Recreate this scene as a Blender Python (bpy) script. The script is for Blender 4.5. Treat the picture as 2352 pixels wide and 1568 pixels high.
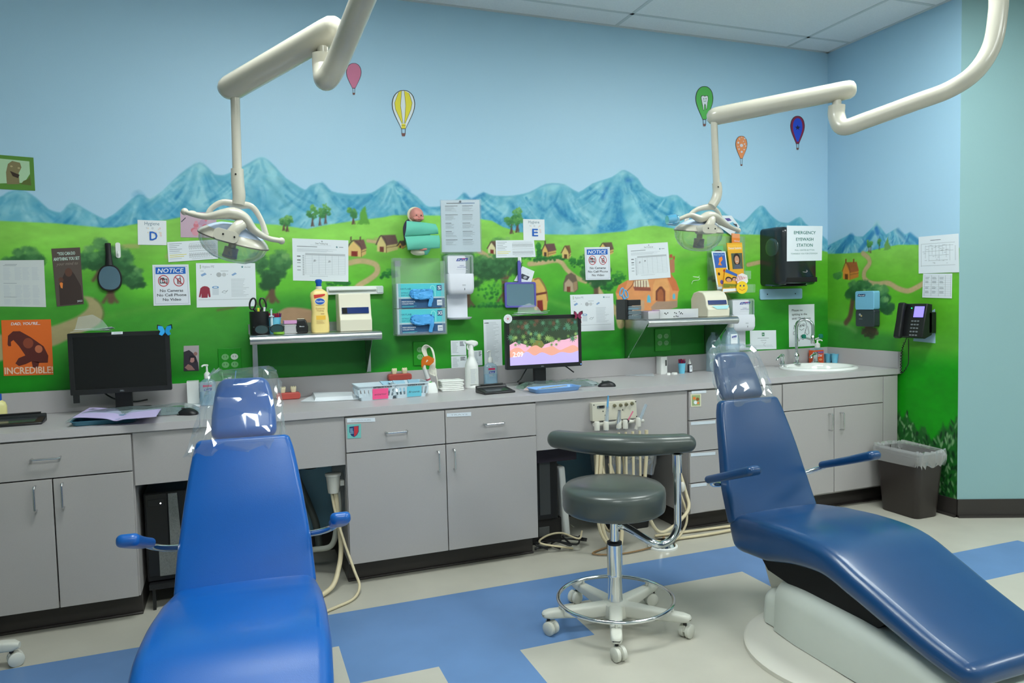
import bpy, bmesh, math, random
import numpy as np
from mathutils import Vector, Matrix
random.seed(7)
PI=math.pi
for o in list(bpy.data.objects): bpy.data.objects.remove(o)
SC=bpy.context.scene
COL=SC.collection
# ---------------------------------------------------------------- camera
IW,IH=2352,1568
FPX=1680.73; YAW,PIT,ROL=.3611,-.0548,-.0238
CP=np.array([1.3639,-3.8747,1.2703])
def _axes():
    cy,sy=math.cos(YAW),math.sin(YAW); cp,sp=math.cos(PIT),math.sin(PIT)
    f=np.array([sy*cp,cy*cp,sp]); r0=np.array([cy,-sy,0]); u0=np.cross(r0,f)
    return r0*math.cos(ROL)+u0*math.sin(ROL), -r0*math.sin(ROL)+u0*math.cos(ROL), f
AR,AU,AF=_axes()
cam=bpy.data.cameras.new('camera'); camo=bpy.data.objects.new('camera',cam); COL.objects.link(camo)
cam.sensor_width=36; cam.lens=36*FPX/IW; cam.clip_start=.05
m=Matrix(((AR[0],AU[0],-AF[0],CP[0]),(AR[1],AU[1],-AF[1],CP[1]),(AR[2],AU[2],-AF[2],CP[2]),(0,0,0,1)))
camo.matrix_world=m; SC.camera=camo
# ---------------------------------------------------------------- world, exposure
SC.view_settings.view_transform='Standard'; SC.view_settings.look='None'
SC.view_settings.gamma=1; SC.view_settings.use_curve_mapping=False
SC.view_settings.exposure=0.47
w=bpy.data.worlds.new('world'); SC.world=w; w.use_nodes=True
w.node_tree.nodes['Background'].inputs[0].default_value=(.75,.85,1,1)
w.node_tree.nodes['Background'].inputs[1].default_value=.05
PANEL_STRENGTH=17.0
PANEL_COLOR=(.93,1.0,.97)
TROFFERS=[(1.08,-1.42),(3.52,-1.42),(1.08,-3.86),(3.52,-3.86),(5.96,-3.86)]   # 1.22 x 0.61 m ceiling lights
# ---------------------------------------------------------------- measured room
XC=5.114; ZC=2.864; YO=-.959; ZT=.81; YF=-.586; ZB=.912
def ray(px,py): return AF+AR*((px-IW/2)/FPX)+AU*(-(py-IH/2)/FPX)
def W(px,py,y=0.):
    d=ray(px,py); t=(y-CP[1])/d[1]; return Vector(CP+d*t)
def XW(px,py,x=XC):
    d=ray(px,py); t=(x-CP[0])/d[0]; return Vector(CP+d*t)
def Fl(px,py,z=0.):
    d=ray(px,py); t=(z-CP[2])/d[2]; return Vector(CP+d*t)
def lin(c):
    c=c/255.; return c/12.92 if c<=.04045 else ((c+.055)/1.055)**2.4
def rgb(c): return (lin(c[0]),lin(c[1]),lin(c[2]),1)
# ---------------------------------------------------------------- materials
MATS={}
def mat(name,c,rough=.5,metal=0.,spec=.5,noise=0.,nscale=40,bump=0.,bscale=200,emit=0.,coat=0.,trans=0.,alpha=1.,ior=1.45):
    if name in MATS: return MATS[name]
    m=bpy.data.materials.new(name); m.use_nodes=True; nt=m.node_tree; b=nt.nodes['Principled BSDF']
    b.inputs['Base Color'].default_value=rgb(c); b.inputs['Roughness'].default_value=rough; b.inputs['Metallic'].default_value=metal
    b.inputs['Specular IOR Level'].default_value=spec; b.inputs['IOR'].default_value=ior
    b.inputs['Coat Weight'].default_value=coat; b.inputs['Coat Roughness'].default_value=.15
    b.inputs['Transmission Weight'].default_value=trans; b.inputs['Alpha'].default_value=alpha
    if emit:
        b.inputs['Emission Color'].default_value=rgb(c); b.inputs['Emission Strength'].default_value=emit
    if noise or bump:
        tc=nt.nodes.new('ShaderNodeTexCoord')
    if noise:
        n=nt.nodes.new('ShaderNodeTexNoise'); n.inputs['Scale'].default_value=nscale; n.inputs['Detail'].default_value=4
        nt.links.new(tc.outputs['Object'],n.inputs['Vector'])
        h=nt.nodes.new('ShaderNodeHueSaturation'); h.inputs['Color'].default_value=rgb(c)
        mr=nt.nodes.new('ShaderNodeMapRange'); mr.inputs['To Min'].default_value=1-noise; mr.inputs['To Max'].default_value=1+noise
        mr.inputs['From Min'].default_value=.25; mr.inputs['From Max'].default_value=.75
        nt.links.new(n.outputs['Fac'],mr.inputs['Value']); nt.links.new(mr.outputs[0],h.inputs['Value']); nt.links.new(h.outputs[0],b.inputs['Base Color'])
    if bump:
        n=nt.nodes.new('ShaderNodeTexNoise'); n.inputs['Scale'].default_value=bscale; n.inputs['Detail'].default_value=3
        nt.links.new(tc.outputs['Object'],n.inputs['Vector'])
        bp=nt.nodes.new('ShaderNodeBump'); bp.inputs['Strength'].default_value=bump; bp.inputs['Distance'].default_value=.002
        nt.links.new(n.outputs['Fac'],bp.inputs['Height']); nt.links.new(bp.outputs[0],b.inputs['Normal'])
    MATS[name]=m; return m
def crinkle(name,haze=.05,gloss=.16,rough=.16):
    m=film(name,haze=haze,gloss=gloss,rough=rough); nt=m.node_tree
    for n in list(nt.nodes):
        if n.type=='MAP_RANGE': n.inputs['To Min'].default_value=gloss; n.inputs['To Max'].default_value=gloss*1.5
    return m
def film(name,c=(255,255,255),haze=.12,gloss=.25,rough=.08):
    """thin clear plastic: mostly transparent, a little milky, with mirror glints"""
    if name in MATS: return MATS[name]
    m=bpy.data.materials.new(name); m.use_nodes=True; nt=m.node_tree; nt.nodes.clear()
    o=nt.nodes.new('ShaderNodeOutputMaterial'); t=nt.nodes.new('ShaderNodeBsdfTransparent'); d=nt.nodes.new('ShaderNodeBsdfDiffuse')
    g=nt.nodes.new('ShaderNodeBsdfGlossy'); g.inputs['Roughness'].default_value=rough; d.inputs[0].default_value=rgb(c); t.inputs[0].default_value=rgb((250,253,255))
    lw=nt.nodes.new('ShaderNodeLayerWeight'); lw.inputs[0].default_value=.35
    mr=nt.nodes.new('ShaderNodeMapRange'); mr.inputs['To Min'].default_value=gloss*.25; mr.inputs['To Max'].default_value=min(1,gloss*2.4)
    m1=nt.nodes.new('ShaderNodeMixShader'); m1.inputs[0].default_value=haze; m2=nt.nodes.new('ShaderNodeMixShader')
    L=nt.links.new; L(t.outputs[0],m1.inputs[1]); L(d.outputs[0],m1.inputs[2]); L(lw.outputs['Facing'],mr.inputs['Value']); L(mr.outputs[0],m2.inputs[0])
    L(m1.outputs[0],m2.inputs[1]); L(g.outputs[0],m2.inputs[2]); L(m2.outputs[0],o.inputs[0])
    MATS[name]=m; return m
WHITE=mat('white_plastic',(232,234,232),.35); PAPER=mat('paper',(226,232,238),.75); INK=mat('ink',(70,74,80),.8); GREYINK=mat('grey_ink',(160,167,174),.8)
PALEINK=mat('pale_ink',(192,199,206),.8); BLACK=mat('black_plastic',(26,27,29),.38); CHROME=mat('chrome',(225,228,230),.12,1.); STEEL=mat('brushed_steel',(190,192,192),.28,1.,noise=.06,nscale=30)
LAM=mat('grey_laminate',(171,167,166),.42,noise=.025,nscale=260,bump=.05,bscale=500); LAMTOP=mat('worktop_laminate',(184,180,182),.36,noise=.02,nscale=300)
IVORY=mat('ivory_enamel',(214,211,200),.28,coat=.3); CREAM=mat('cream_plastic',(226,220,200),.4); KICK=mat('dark_vinyl_base',(52,48,46),.4)
DARK=mat('gap_shade_and_dark_parts',(20,20,20),.8); FILM=film('clear_film',haze=.10,gloss=.22); ACRYL=film('clear_acrylic',haze=.07,gloss=.12,rough=.03)  # DARK: painted shade in cabinet gaps and slots, also dark screws and spots
BLUEINK=mat('blue_ink',(28,98,190),.7); NAVY=mat('navy_print',(30,62,110),.6); RED=mat('red_print',(190,50,60),.6); HOSE=mat('cream_hose',(214,200,166),.45)
# ---------------------------------------------------------------- mesh builder
class MB:
    def __init__(s): s.v=[];s.f=[];s.mi=[];s.mats=[];s.M=Matrix.Identity(4)
    def _m(s,m):
        if m not in s.mats: s.mats.append(m)
        return s.mats.index(m)
    def add(s,vs,fs,m):
        b=len(s.v); s.v+= [s.M@Vector(v) for v in vs]; k=s._m(m)
        for f in fs: s.f.append(tuple(i+b for i in f)); s.mi.append(k)
        return s
    def box(s,x0,x1,y0,y1,z0,z1,m):
        if x0>x1:x0,x1=x1,x0
        if y0>y1:y0,y1=y1,y0
        if z0>z1:z0,z1=z1,z0
        return s.add([(x0,y0,z0),(x1,y0,z0),(x1,y1,z0),(x0,y1,z0),(x0,y0,z1),(x1,y0,z1),(x1,y1,z1),(x0,y1,z1)],
          [(0,3,2,1),(4,5,6,7),(0,1,5,4),(1,2,6,5),(2,3,7,6),(3,0,4,7)],m)
    def rbox(s,x0,x1,y0,y1,z0,z1,r,m,axis='z',seg=4):
        """box with rounded vertical corners (about axis)"""
        if axis=='z': a0,a1,b0,b1,c0,c1=x0,x1,y0,y1,z0,z1; f=lambda a,b,c:(a,b,c)
        elif axis=='y': a0,a1,b0,b1,c0,c1=x0,x1,z0,z1,y0,y1; f=lambda a,b,c:(a,c,b)
        else: a0,a1,b0,b1,c0,c1=y0,y1,z0,z1,x0,x1; f=lambda a,b,c:(c,a,b)
        p=rrect(a0,a1,b0,b1,r,seg); n=len(p); vs=[f(a,b,c0) for a,b in p]+[f(a,b,c1) for a,b in p]
        fs=[(i,(i+1)%n,n+(i+1)%n,n+i) for i in range(n)]+[tuple(range(n))[::-1],tuple(range(n,2*n))]
        return s.add(vs,fs,m)
    def prism(s,pts,d,m):
        """pts: list of 3D points (planar polygon), extruded by vector d"""
        n=len(pts); pts=[Vector(p) for p in pts]; d=Vector(d)
        return s.add(pts+[p+d for p in pts],[(i,(i+1)%n,n+(i+1)%n,n+i) for i in range(n)]+[tuple(range(n))[::-1],tuple(range(n,2*n))],m)
    def tube(s,pts,r,m,seg=10,smooth=0,flat=1.,caps=True):
        pts=[Vector(p) for p in pts]
        if smooth: pts=crom(pts,smooth)
        n=len(pts); R=r if hasattr(r,'__len__') else [r]*n
        if len(R)!=n: R=[float(np.interp(i/(n-1),np.linspace(0,1,len(R)),R)) for i in range(n)]
        t0=(pts[1]-pts[0]).normalized(); up=Vector((0,0,1)) if abs(t0.z)<.9 else Vector((0,1,0))
        u=t0.cross(up).normalized(); vs=[];fs=[]
        for i in range(n):
            t=(pts[min(i+1,n-1)]-pts[max(i-1,0)]).normalized(); u=(u-t*u.dot(t)).normalized(); v=t.cross(u)
            for k in range(seg):
                a=2*PI*k/seg; vs.append(pts[i]+u*(math.cos(a)*R[i])+v*(math.sin(a)*R[i]*flat))
        for i in range(n-1):
            for k in range(seg):
                k2=(k+1)%seg; fs.append((i*seg+k,i*seg+k2,(i+1)*seg+k2,(i+1)*seg+k))
        if caps: fs.append(tuple(range(seg))[::-1]); fs.append(tuple((n-1)*seg+k for k in range(seg)))
        return s.add(vs,fs,m)
    def lathe(s,prof,m,o=(0,0,0),seg=24,sx=1.,sy=1.,ax='z',caps=True):
        vs=[];fs=[];n=len(prof)
        for r,z in prof:
            for k in range(seg):
                a=2*PI*k/seg; p=(math.cos(a)*r*sx,math.sin(a)*r*sy,z)
                if ax=='y': p=(p[0],z,p[1])
                if ax=='x': p=(z,p[0],p[1])
                vs.append((p[0]+o[0],p[1]+o[1],p[2]+o[2]))
        for i in range(n-1):
            for k in range(seg):
                k2=(k+1)%seg; fs.append((i*seg+k,i*seg+k2,(i+1)*seg+k2,(i+1)*seg+k))
        if caps and prof[0][0]>1e-5: fs.append(tuple(range(seg))[::-1])
        if caps and prof[-1][0]>1e-5: fs.append(tuple((n-1)*seg+k for k in range(seg)))
        return s.add(vs,fs,m)
    def ball(s,o,rx,ry,rz,m,seg=16,rings=10):
        return s.lathe([(math.sin(PI*i/rings)*1.,-math.cos(PI*i/rings)*rz) for i in range(rings+1)],m,o,seg,rx,ry)
    def torus(s,o,R,r,m,ax='z',seg=40,rs=8,a0=0,a1=2*PI):
        n=seg; full=abs(a1-a0-2*PI)<1e-6; pts=[]
        for i in range(n+1):
            a=a0+(a1-a0)*i/n; c,q=math.cos(a)*R,math.sin(a)*R
            pts.append((o[0]+c,o[1]+q,o[2]) if ax=='z' else (o[0]+c,o[1],o[2]+q) if ax=='y' else (o[0],o[1]+c,o[2]+q))
        return s.tube(pts,r,m,rs,caps=not full)
    def loft(s,rings,m,close=True,caps=True):
        n=len(rings[0]); vs=[p for r in rings for p in r]; fs=[]
        for i in range(len(rings)-1):
            for k in range(n if close else n-1):
                k2=(k+1)%n; fs.append((i*n+k,i*n+k2,(i+1)*n+k2,(i+1)*n+k))
        if caps: fs.append(tuple(range(n))[::-1]); fs.append(tuple((len(rings)-1)*n+k for k in range(n)))
        return s.add(vs,fs,m)
    def pad(s,C,N,Wd,T,m,er=.03,rc=None,crown=0.,steps=6,jit=0.,seg=5):
        """upholstered pad swept along C; N up normals, Wd widths, T thicknesses (lists per key point)"""
        k=len(C); C2=crom([Vector(c) for c in C],steps); n=len(C2); u=np.linspace(0,k-1,n); xs=np.arange(k)
        Nn=[Vector([float(np.interp(t,xs,[q[j] for q in N])) for j in range(3)]).normalized() for t in u]
        Ww=[np.interp(t,xs,Wd) for t in u]; Tt=[np.interp(t,xs,T) for t in u]
        # dense ends for rounding
        d=[0.]
        for i in range(1,n): d.append(d[-1]+(C2[i]-C2[i-1]).length)
        L=d[-1]; end=[er*(1-math.cos(a)) for a in np.linspace(0.12,PI/2,6)]
        S=sorted(set([round(e,5) for e in end]+[round(L-e,5) for e in end]+[round(x,5) for x in d if er<x<L-er]))
        rings=[]
        def at(arr,x): 
            i=int(np.searchsorted(d,x)); i=max(1,min(n-1,i)); f=(x-d[i-1])/(d[i]-d[i-1]+1e-9); return arr[i-1]*(1-f)+arr[i]*f
        for x in S:
            c=at(C2,x); nn=at(Nn,x).normalized(); i=max(1,min(n-1,int(np.searchsorted(d,x)))); t=(C2[i]-C2[i-1]).normalized()
            side=t.cross(nn).normalized(); nn=side.cross(t).normalized(); wdt=at(Ww,x); th=at(Tt,x)
            e=min(x,L-x); f=math.sqrt(max(0,1-(1-e/er)**2)) if e<er else 1.
            w2=wdt/2-er*(1-f)*.9; t2=th/2*(.15+.85*f); r=min(rc or th/2,t2*.98,w2*.98)
            ring=[]
            for a,b in rrect(-w2,w2,-t2,t2,r,seg,mid=6):
                cr=crown*(1-(a/w2)**2)*f*(1 if b>0 else 0)
                ring.append(c+side*a+nn*(b+cr)+Vector([random.uniform(-jit,jit) for _ in range(3)]))
            rings.append(ring)
        return s.loft(rings,m)
    def build(s,name,parent=None,bevel=0.,sub=0,ang=38,flat=False,origin=None,bseg=2):
        me=bpy.data.meshes.new(name)
        if parent is not None: org=WL[parent.name]
        else:
            if origin is None:
                a=np.array([tuple(v) for v in s.v]); origin=((a[:,0].min()+a[:,0].max())/2,(a[:,1].min()+a[:,1].max())/2,a[:,2].min())
            org=Vector(origin)
        me.from_pydata([tuple(v-org) for v in s.v],[],s.f); 
        for mm in s.mats: me.materials.append(mm)
        me.polygons.foreach_set('material_index',s.mi)
        me.update()
        bm=bmesh.new(); bm.from_mesh(me); bmesh.ops.recalc_face_normals(bm,faces=bm.faces); bm.to_mesh(me); bm.free()
        if not flat:
            me.polygons.foreach_set('use_smooth',[True]*len(me.polygons))
            try: me.set_sharp_from_angle(angle=math.radians(ang))
            except Exception: pass
        o=bpy.data.objects.new(name,me); COL.objects.link(o)
        if parent is not None: o.parent=parent; WL[o.name]=org
        else: o.location=org; WL[o.name]=org
        if bevel:
            b=o.modifiers.new('bevel','BEVEL'); b.width=bevel; b.segments=bseg; b.limit_method='ANGLE'; b.angle_limit=math.radians(40); b.harden_normals=False
        if sub:
            q=o.modifiers.new('sub','SUBSURF'); q.levels=sub; q.render_levels=sub
        return o
WL={}
def rrect(x0,x1,y0,y1,r,seg=4,mid=0):
    p=[]
    for cx,cy,a in ((x1-r,y1-r,0),(x0+r,y1-r,PI/2),(x0+r,y0+r,PI),(x1-r,y0+r,1.5*PI)):
        for i in range(seg+1):
            t=a+PI/2*i/seg; p.append((cx+r*math.cos(t),cy+r*math.sin(t)))
        if mid:
            nx={0:(x0+r,y1),PI/2:(x0,y0+r),PI:(x1-r,y0),1.5*PI:(x1,y1-r)}[a]
            if a in (0,PI):
                lx,ly=p[-1]
                for i in range(1,mid): p.append((lx+(nx[0]-lx)*i/mid,ly))
    return p
def crom(P,n=6):
    P=[Vector(p) for p in P]
    if len(P)<3:
        return [P[0].lerp(P[-1],i/n) for i in range(n+1)]
    Q=[P[0]*2-P[1]]+P+[P[-1]*2-P[-2]]; out=[]
    for i in range(1,len(Q)-2):
        for k in range(n):
            t=k/n; a,b,c,d=Q[i-1],Q[i],Q[i+1],Q[i+2]
            out.append(.5*((2*b)+(c-a)*t+(2*a-5*b+4*c-d)*t*t+(3*b-a-3*c+d)*t**3))
    out.append(P[-1].copy()); return out
def tag(o,label=None,cat=None,group=None,kind=None):
    if label: o['label']=label
    if cat: o['category']=cat
    if group: o['group']=group
    if kind: o['kind']=kind
    return o
def thing(name,label,cat,loc,group=None):
    o=bpy.data.objects.new(name,None); COL.objects.link(o); o.location=loc; o.empty_display_size=.05; WL[o.name]=Vector(loc)
    return tag(o,label,cat,group)
def copy_tree(o,parent=None):
    c=o.copy(); COL.objects.link(c); WL[c.name]=WL[o.name].copy()
    if parent: c.parent=parent
    for ch in list(o.children): copy_tree(ch,c)
    return c
def Mt(loc=(0,0,0),rz=0,rx=0,ry=0,s=1):
    return Matrix.Translation(loc)@Matrix.Rotation(rz,4,'Z')@Matrix.Rotation(ry,4,'Y')@Matrix.Rotation(rx,4,'X')@Matrix.Scale(s,4)
# ---------------------------------------------------------------- lettering
_TC={}
def glyphs(txt,bold=0.,shear=0.):
    key=(txt,bold,shear)
    if key in _TC: return _TC[key]
    c=bpy.data.curves.new('t','FONT'); c.body=txt; c.size=1; c.resolution_u=2; c.align_x='LEFT'; c.offset=bold; c.shear=shear; c.fill_mode='FRONT'
    o=bpy.data.objects.new('t',c); COL.objects.link(o); me=bpy.data.meshes.new_from_object(o.evaluated_get(bpy.context.evaluated_depsgraph_get()))
    vs=[(v.co.x,v.co.y) for v in me.vertices]; fs=[tuple(p.vertices) for p in me.polygons]
    bpy.data.objects.remove(o); bpy.data.curves.remove(c); bpy.data.meshes.remove(me)
    x0=min([v[0] for v in vs] or [0]); x1=max([v[0] for v in vs] or [1]); vs=[(v[0]-x0,v[1]) for v in vs]
    _TC[key]=(vs,fs,x1-x0); return _TC[key]
class Sheet:
    """a flat printed sheet: q = TL,TR,BR,BL corner points in the room; print coords u right, v down, 0..1 x 0..1 (or in units W x H)"""
    def __init__(s,q,Wd=1.,Hd=1.,th=.0006,m=None,lift=.0012,body=True):
        s.q=[Vector(p) for p in q]; s.W=Wd;s.H=Hd; s.b=MB()
        n=(s.q[1]-s.q[0]).cross(s.q[3]-s.q[0]).normalized(); 
        if n.dot(Vector(CP)-s.q[0])<0: n=-n
        s.n=n; s.lift=lift; s.layer=lift+th; m=m or PAPER; s.step=.0003
        if body:
            a=[p+n*lift for p in s.q]; s.b.prism(a,n*th,m)
    def P(s,u,v,l=0):
        u/=s.W; v/=s.H; a,b,c,d=s.q; return a*(1-u)*(1-v)+b*u*(1-v)+c*u*v+d*(1-u)*v+s.n*(s.layer+s.step*l)
    def rect(s,u0,v0,u1,v1,m,l=1): s.b.add([s.P(u0,v0,l),s.P(u1,v0,l),s.P(u1,v1,l),s.P(u0,v1,l)],[(0,1,2,3)],m); return s
    def poly(s,pts,m,l=1): s.b.add([s.P(u,v,l) for u,v in pts],[tuple(range(len(pts)))],m); return s
    def circ(s,u,v,r,m,l=1,asp=1.,r2=None,n=28):
        f=lambda rr,t:(u+rr*math.cos(t),v+rr*asp*math.sin(t))
        if r2 is None: return s.poly([f(r,2*PI*i/n) for i in range(n)],m,l)
        for i in range(n):
            a,b=2*PI*i/n,2*PI*(i+1)/n; s.poly([f(r,a),f(r,b),f(r2,b),f(r2,a)],m,l)
        return s
    def line(s,pts,wd,m,l=1):
        for (a,b),(c,d) in zip(pts[:-1],pts[1:]):
            dx,dy=c-a,d-b; L=math.hypot(dx,dy) or 1; nx,ny=-dy/L*wd/2,dx/L*wd/2
            s.poly([(a+nx,b+ny),(c+nx,d+ny),(c-nx,d-ny),(a-nx,b-ny)],m,l)
        return s
    def text(s,t,u,v,size,m,l=1,align='c',bold=0.,shear=0.,width=None):
        vs,fs,w=glyphs(t,0.,shear); k=size; kx=size if not width else width/w
        off={'l':0,'c':-w*kx/2,'r':-w*kx}[align]
        if fs:
            for q,(du,dv) in enumerate([(0,0)] if not bold else [(-1,0),(1,0),(0,.8),(0,-.8)]): s.b.add([s.P(u+off+x*kx+du*bold*k*.75,v-y*k+dv*bold*k*.6,l+q*.12) for x,y in vs],fs,m)
        return s
    def greek(s,u0,v0,u1,v1,rows,m=None,l=1,fill=.45,ragged=.35,seed=0):
        r=random.Random(seed); m=m or GREYINK; dv=(v1-v0)/rows
        for i in range(rows):
            e=u1-(u1-u0)*ragged*r.random(); s.rect(u0,v0+i*dv,e,v0+i*dv+dv*fill,m,l)
        return s
    def done(s,name,label=None,cat=None,group=None,parent=None,kind=None):
        o=s.b.build(name,parent,flat=True); 
        return tag(o,label,cat,group,kind)
def wq(*px,y=0.): return [W(a,b,y) for a,b in px]
def xq(*px,x=XC): return [XW(a,b,x) for a,b in px]
# ================================================================ MURAL PAINT (colour attribute on the wall mesh)
def vnoise(U,V,s,seed=0,oct=3):
    rng=np.random.RandomState(seed); G=rng.rand(64,64); out=np.zeros_like(U); a=1.;tot=0
    for o in range(oct):
        x=U*s; y=V*s; xi=np.floor(x).astype(int); yi=np.floor(y).astype(int); fx=x-xi; fy=y-yi; fx=fx*fx*(3-2*fx); fy=fy*fy*(3-2*fy)
        g=lambda i,j:G[(yi+j)%64,(xi+i)%64]
        out+=a*((g(0,0)*(1-fx)+g(1,0)*fx)*(1-fy)+(g(0,1)*(1-fx)+g(1,1)*fx)*fy); tot+=a; a*=.5; s*=2.1
    return out/tot
class Canvas:
    def __init__(s,u0,u1,v0,v1,res,mp):
        s.nu=int(round((u1-u0)/res))+1; s.nv=int(round((v1-v0)/res))+1; s.u=np.linspace(u0,u1,s.nu); s.v=np.linspace(v0,v1,s.nv)
        s.U,s.V=np.meshgrid(s.u,s.v); s.C=np.zeros((s.nv,s.nu,3)); s.mp=mp; s.u0,s.v0=u0,v0; s.du=(u1-u0)/(s.nu-1); s.dv=(v1-v0)/(s.nv-1)
    def conv(s,pts): return np.array([s.mp(*p) for p in pts])
    def win(s,P,pad):
        i0=int(max(0,(P[:,0].min()-pad-s.u0)/s.du)); i1=int(min(s.nu,(P[:,0].max()+pad-s.u0)/s.du+2)); j0=int(max(0,(P[:,1].min()-pad-s.v0)/s.dv)); j1=int(min(s.nv,(P[:,1].max()+pad-s.v0)/s.dv+2))
        return (slice(j0,max(j0,j1)),slice(i0,max(i0,i1)))
    def blend(s,wn,A,col):
        if A.size==0: return
        c=col(s.U[wn],s.V[wn]) if callable(col) else np.array(col,float)
        s.C[wn]=s.C[wn]*(1-A[...,None])+c*A[...,None]
    def dist(s,P,wn,closed):
        U,V=s.U[wn],s.V[wn]; D=np.full(U.shape,9.); n=len(P)
        for i in range(n if closed else n-1):
            a=P[i];b=P[(i+1)%n];d=b-a;L=(d@d)+1e-12; t=np.clip(((U-a[0])*d[0]+(V-a[1])*d[1])/L,0,1)
            D=np.minimum(D,np.hypot(U-a[0]-t*d[0],V-a[1]-t*d[1]))
        return D
    def poly(s,pts,col,soft=.004,alpha=1.,smooth=0,wob=0.,nz=0.,closed=True):
        if smooth: pts=[(p[0],p[1]) for p in crom([(a,b,0) for a,b in pts],smooth)]
        P=s.conv(pts); wn=s.win(P,soft*2+wob)
        U,V=s.U[wn],s.V[wn]
        if U.size==0: return
        if wob: 
            w1=(vnoise(U,V,40,3)-.5)*2*wob; w2=(vnoise(U,V,40,4)-.5)*2*wob; 
            sv=(s.U,s.V); s.U=s.U.copy();s.V=s.V.copy(); s.U[wn]=U+w1;s.V[wn]=V+w2
        U2,V2=s.U[wn],s.V[wn]; ins=np.zeros(U.shape,bool); n=len(P)
        for i in range(n):
            a=P[i];b=P[(i+1)%n]
            if a[1]==b[1]: continue
            c=((a[1]>V2)!=(b[1]>V2))&(U2<(b[0]-a[0])*(V2-a[1])/(b[1]-a[1])+a[0]); ins^=c
        D=s.dist(P,wn,True); D=np.where(ins,D,-D); A=np.clip(.5+D/(soft*2),0,1)*alpha
        if wob: s.U,s.V=sv
        if nz: A=A*(1-nz+nz*np.clip((vnoise(U,V,60,11)-.3)*2.5,0,1))
        s.blend(wn,A,col)
    def stroke(s,pts,wd,col,soft=.003,alpha=1.,smooth=4,taper=False,nz=0.):
        if smooth and len(pts)>2: pts=[(p[0],p[1]) for p in crom([(a,b,0) for a,b in pts],smooth)]
        P=s.conv(pts); wn=s.win(P,wd+soft*2)
        if s.U[wn].size==0: return
        D=s.dist(P,wn,False); A=np.clip(.5+(wd/2-D)/(soft*2),0,1)*alpha
        if nz: A=A*(1-nz+nz*np.clip((vnoise(s.U[wn],s.V[wn],70,5)-.25)*2.2,0,1))
        s.blend(wn,A,col)
    def foliage(s,cx,cy,rx,ry,cols,n=60,seed=0,dab=.018,soft=.008):
        r=random.Random(seed); c0=s.mp(cx,cy); e=s.mp(cx+rx,cy); f=s.mp(cx,cy-ry); RX=abs(e[0]-c0[0]); RY=abs(f[1]-c0[1])
        cl=[(r.random()*2*PI,math.sqrt(r.random())*.8,r.uniform(.25,.5)) for _ in range(7)]; n=int(n*3.2); dab=dab*.5; soft=soft*.45
        for i in range(n):
            A_,Q_,S_=cl[i%7]; a=r.random()*2*PI; q=math.sqrt(r.random())*S_; u=c0[0]+(math.cos(A_)*Q_+math.cos(a)*q)*RX; v=c0[1]+(math.sin(A_)*Q_+math.sin(a)*q)*RY
            k=min(len(cols)-1,int((1-(v-c0[1]+RY)/(2*RY))*len(cols)*.8+r.random()*len(cols)*.4)); col=cols[max(0,k)]
            P=np.array([[u,v],[u+.001,v]]); wn=s.win(P,dab*1.6)
            if s.U[wn].size==0: continue
            D=np.hypot((s.U[wn]-u),(s.V[wn]-v)*1.2)+ (vnoise(s.U[wn],s.V[wn],90,seed+i)-.5)*dab*1.2
            s.blend(wn,np.clip(.5+(dab*(.5+.6*r.random())-D)/(soft*2),0,1)*.75,col)
    def tree(s,x,y,h,w,cols,seed=0,trunk=(96,72,62),dab=.016):
        """x,y = foot pixel; h,w pixel height and crown width"""
        s.stroke([(x-1,y),(x,y-h*.35),(x+1,y-h*.6)],.010*w/30,trunk,.003); s.stroke([(x-w*.12,y+1),(x,y-h*.18),(x+w*.12,y+1)],.006*w/30,trunk,.003)
        s.foliage(x,y-h*.66,w*.5,h*.36,cols,n=int(40),seed=seed,dab=dab*w/30,soft=.006)
SKY=(170,207,230)
mw=lambda a,b:(lambda p:(p[0],p[2]))(W(a,b))
cv=Canvas(-.60,XC,.80,2.15,.004,mw)
cv.C[:]=SKY
def hz(U,V,c1,c2,v1,v2):
    t=np.clip((V-v1)/(v2-v1),0,1)[...,None]; return np.array(c1,float)*(1-t)+np.array(c2,float)*t
# hazy pale band above the ridges is the same sky paint
ridge=[(-260,505),(-140,480),(-60,470),(0,455),(20,443),(50,438),(80,455),(110,482),(140,490),(165,468),(200,485),(240,505),(268,490),(318,449),(345,460),(375,440),(400,415),(430,390),(458,375),(478,388),(492,402),(515,404),(548,390),(575,375),(600,363),(622,375),(655,410),(700,438),(714,428),(740,422),(761,441),(804,448),(853,445),(875,432),(904,416),(926,432),(940,442),(957,453),(977,473),(989,477),(1010,476),(1045,462),(1067,445),(1083,459),(1110,444),(1133,451),(1178,451),(1216,443),(1255,424),(1295,425),(1329,443),(1362,423),(1406,408),(1429,393),(1443,396),(1464,411),(1478,431),(1506,450),(1525,454),(1555,450),(1586,474),(1625,480),(1647,474),(1666,492),(1690,505),(1708,511),(1735,484),(1751,474),(1768,493),(1789,510),(1811,513),(1836,500),(1850,515),(1889,543),(1912,566)]
grass=[(-260,520),(0,507),(89,511),(130,513),(239,523),(268,522),(314,514),(384,505),(418,498),(500,503),(594,514),(635,516),(706,526),(747,517),(820,506),(880,499),(904,494),(938,494),(1008,495),(1060,498),(1103,503),(1130,507),(1155,521),(1193,533),(1253,538),(1299,539),(1362,538),(1435,531),(1476,520),(1504,518),(1549,525),(1620,533),(1696,538),(1745,539),(1820,560),(1920,583)]
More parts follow.
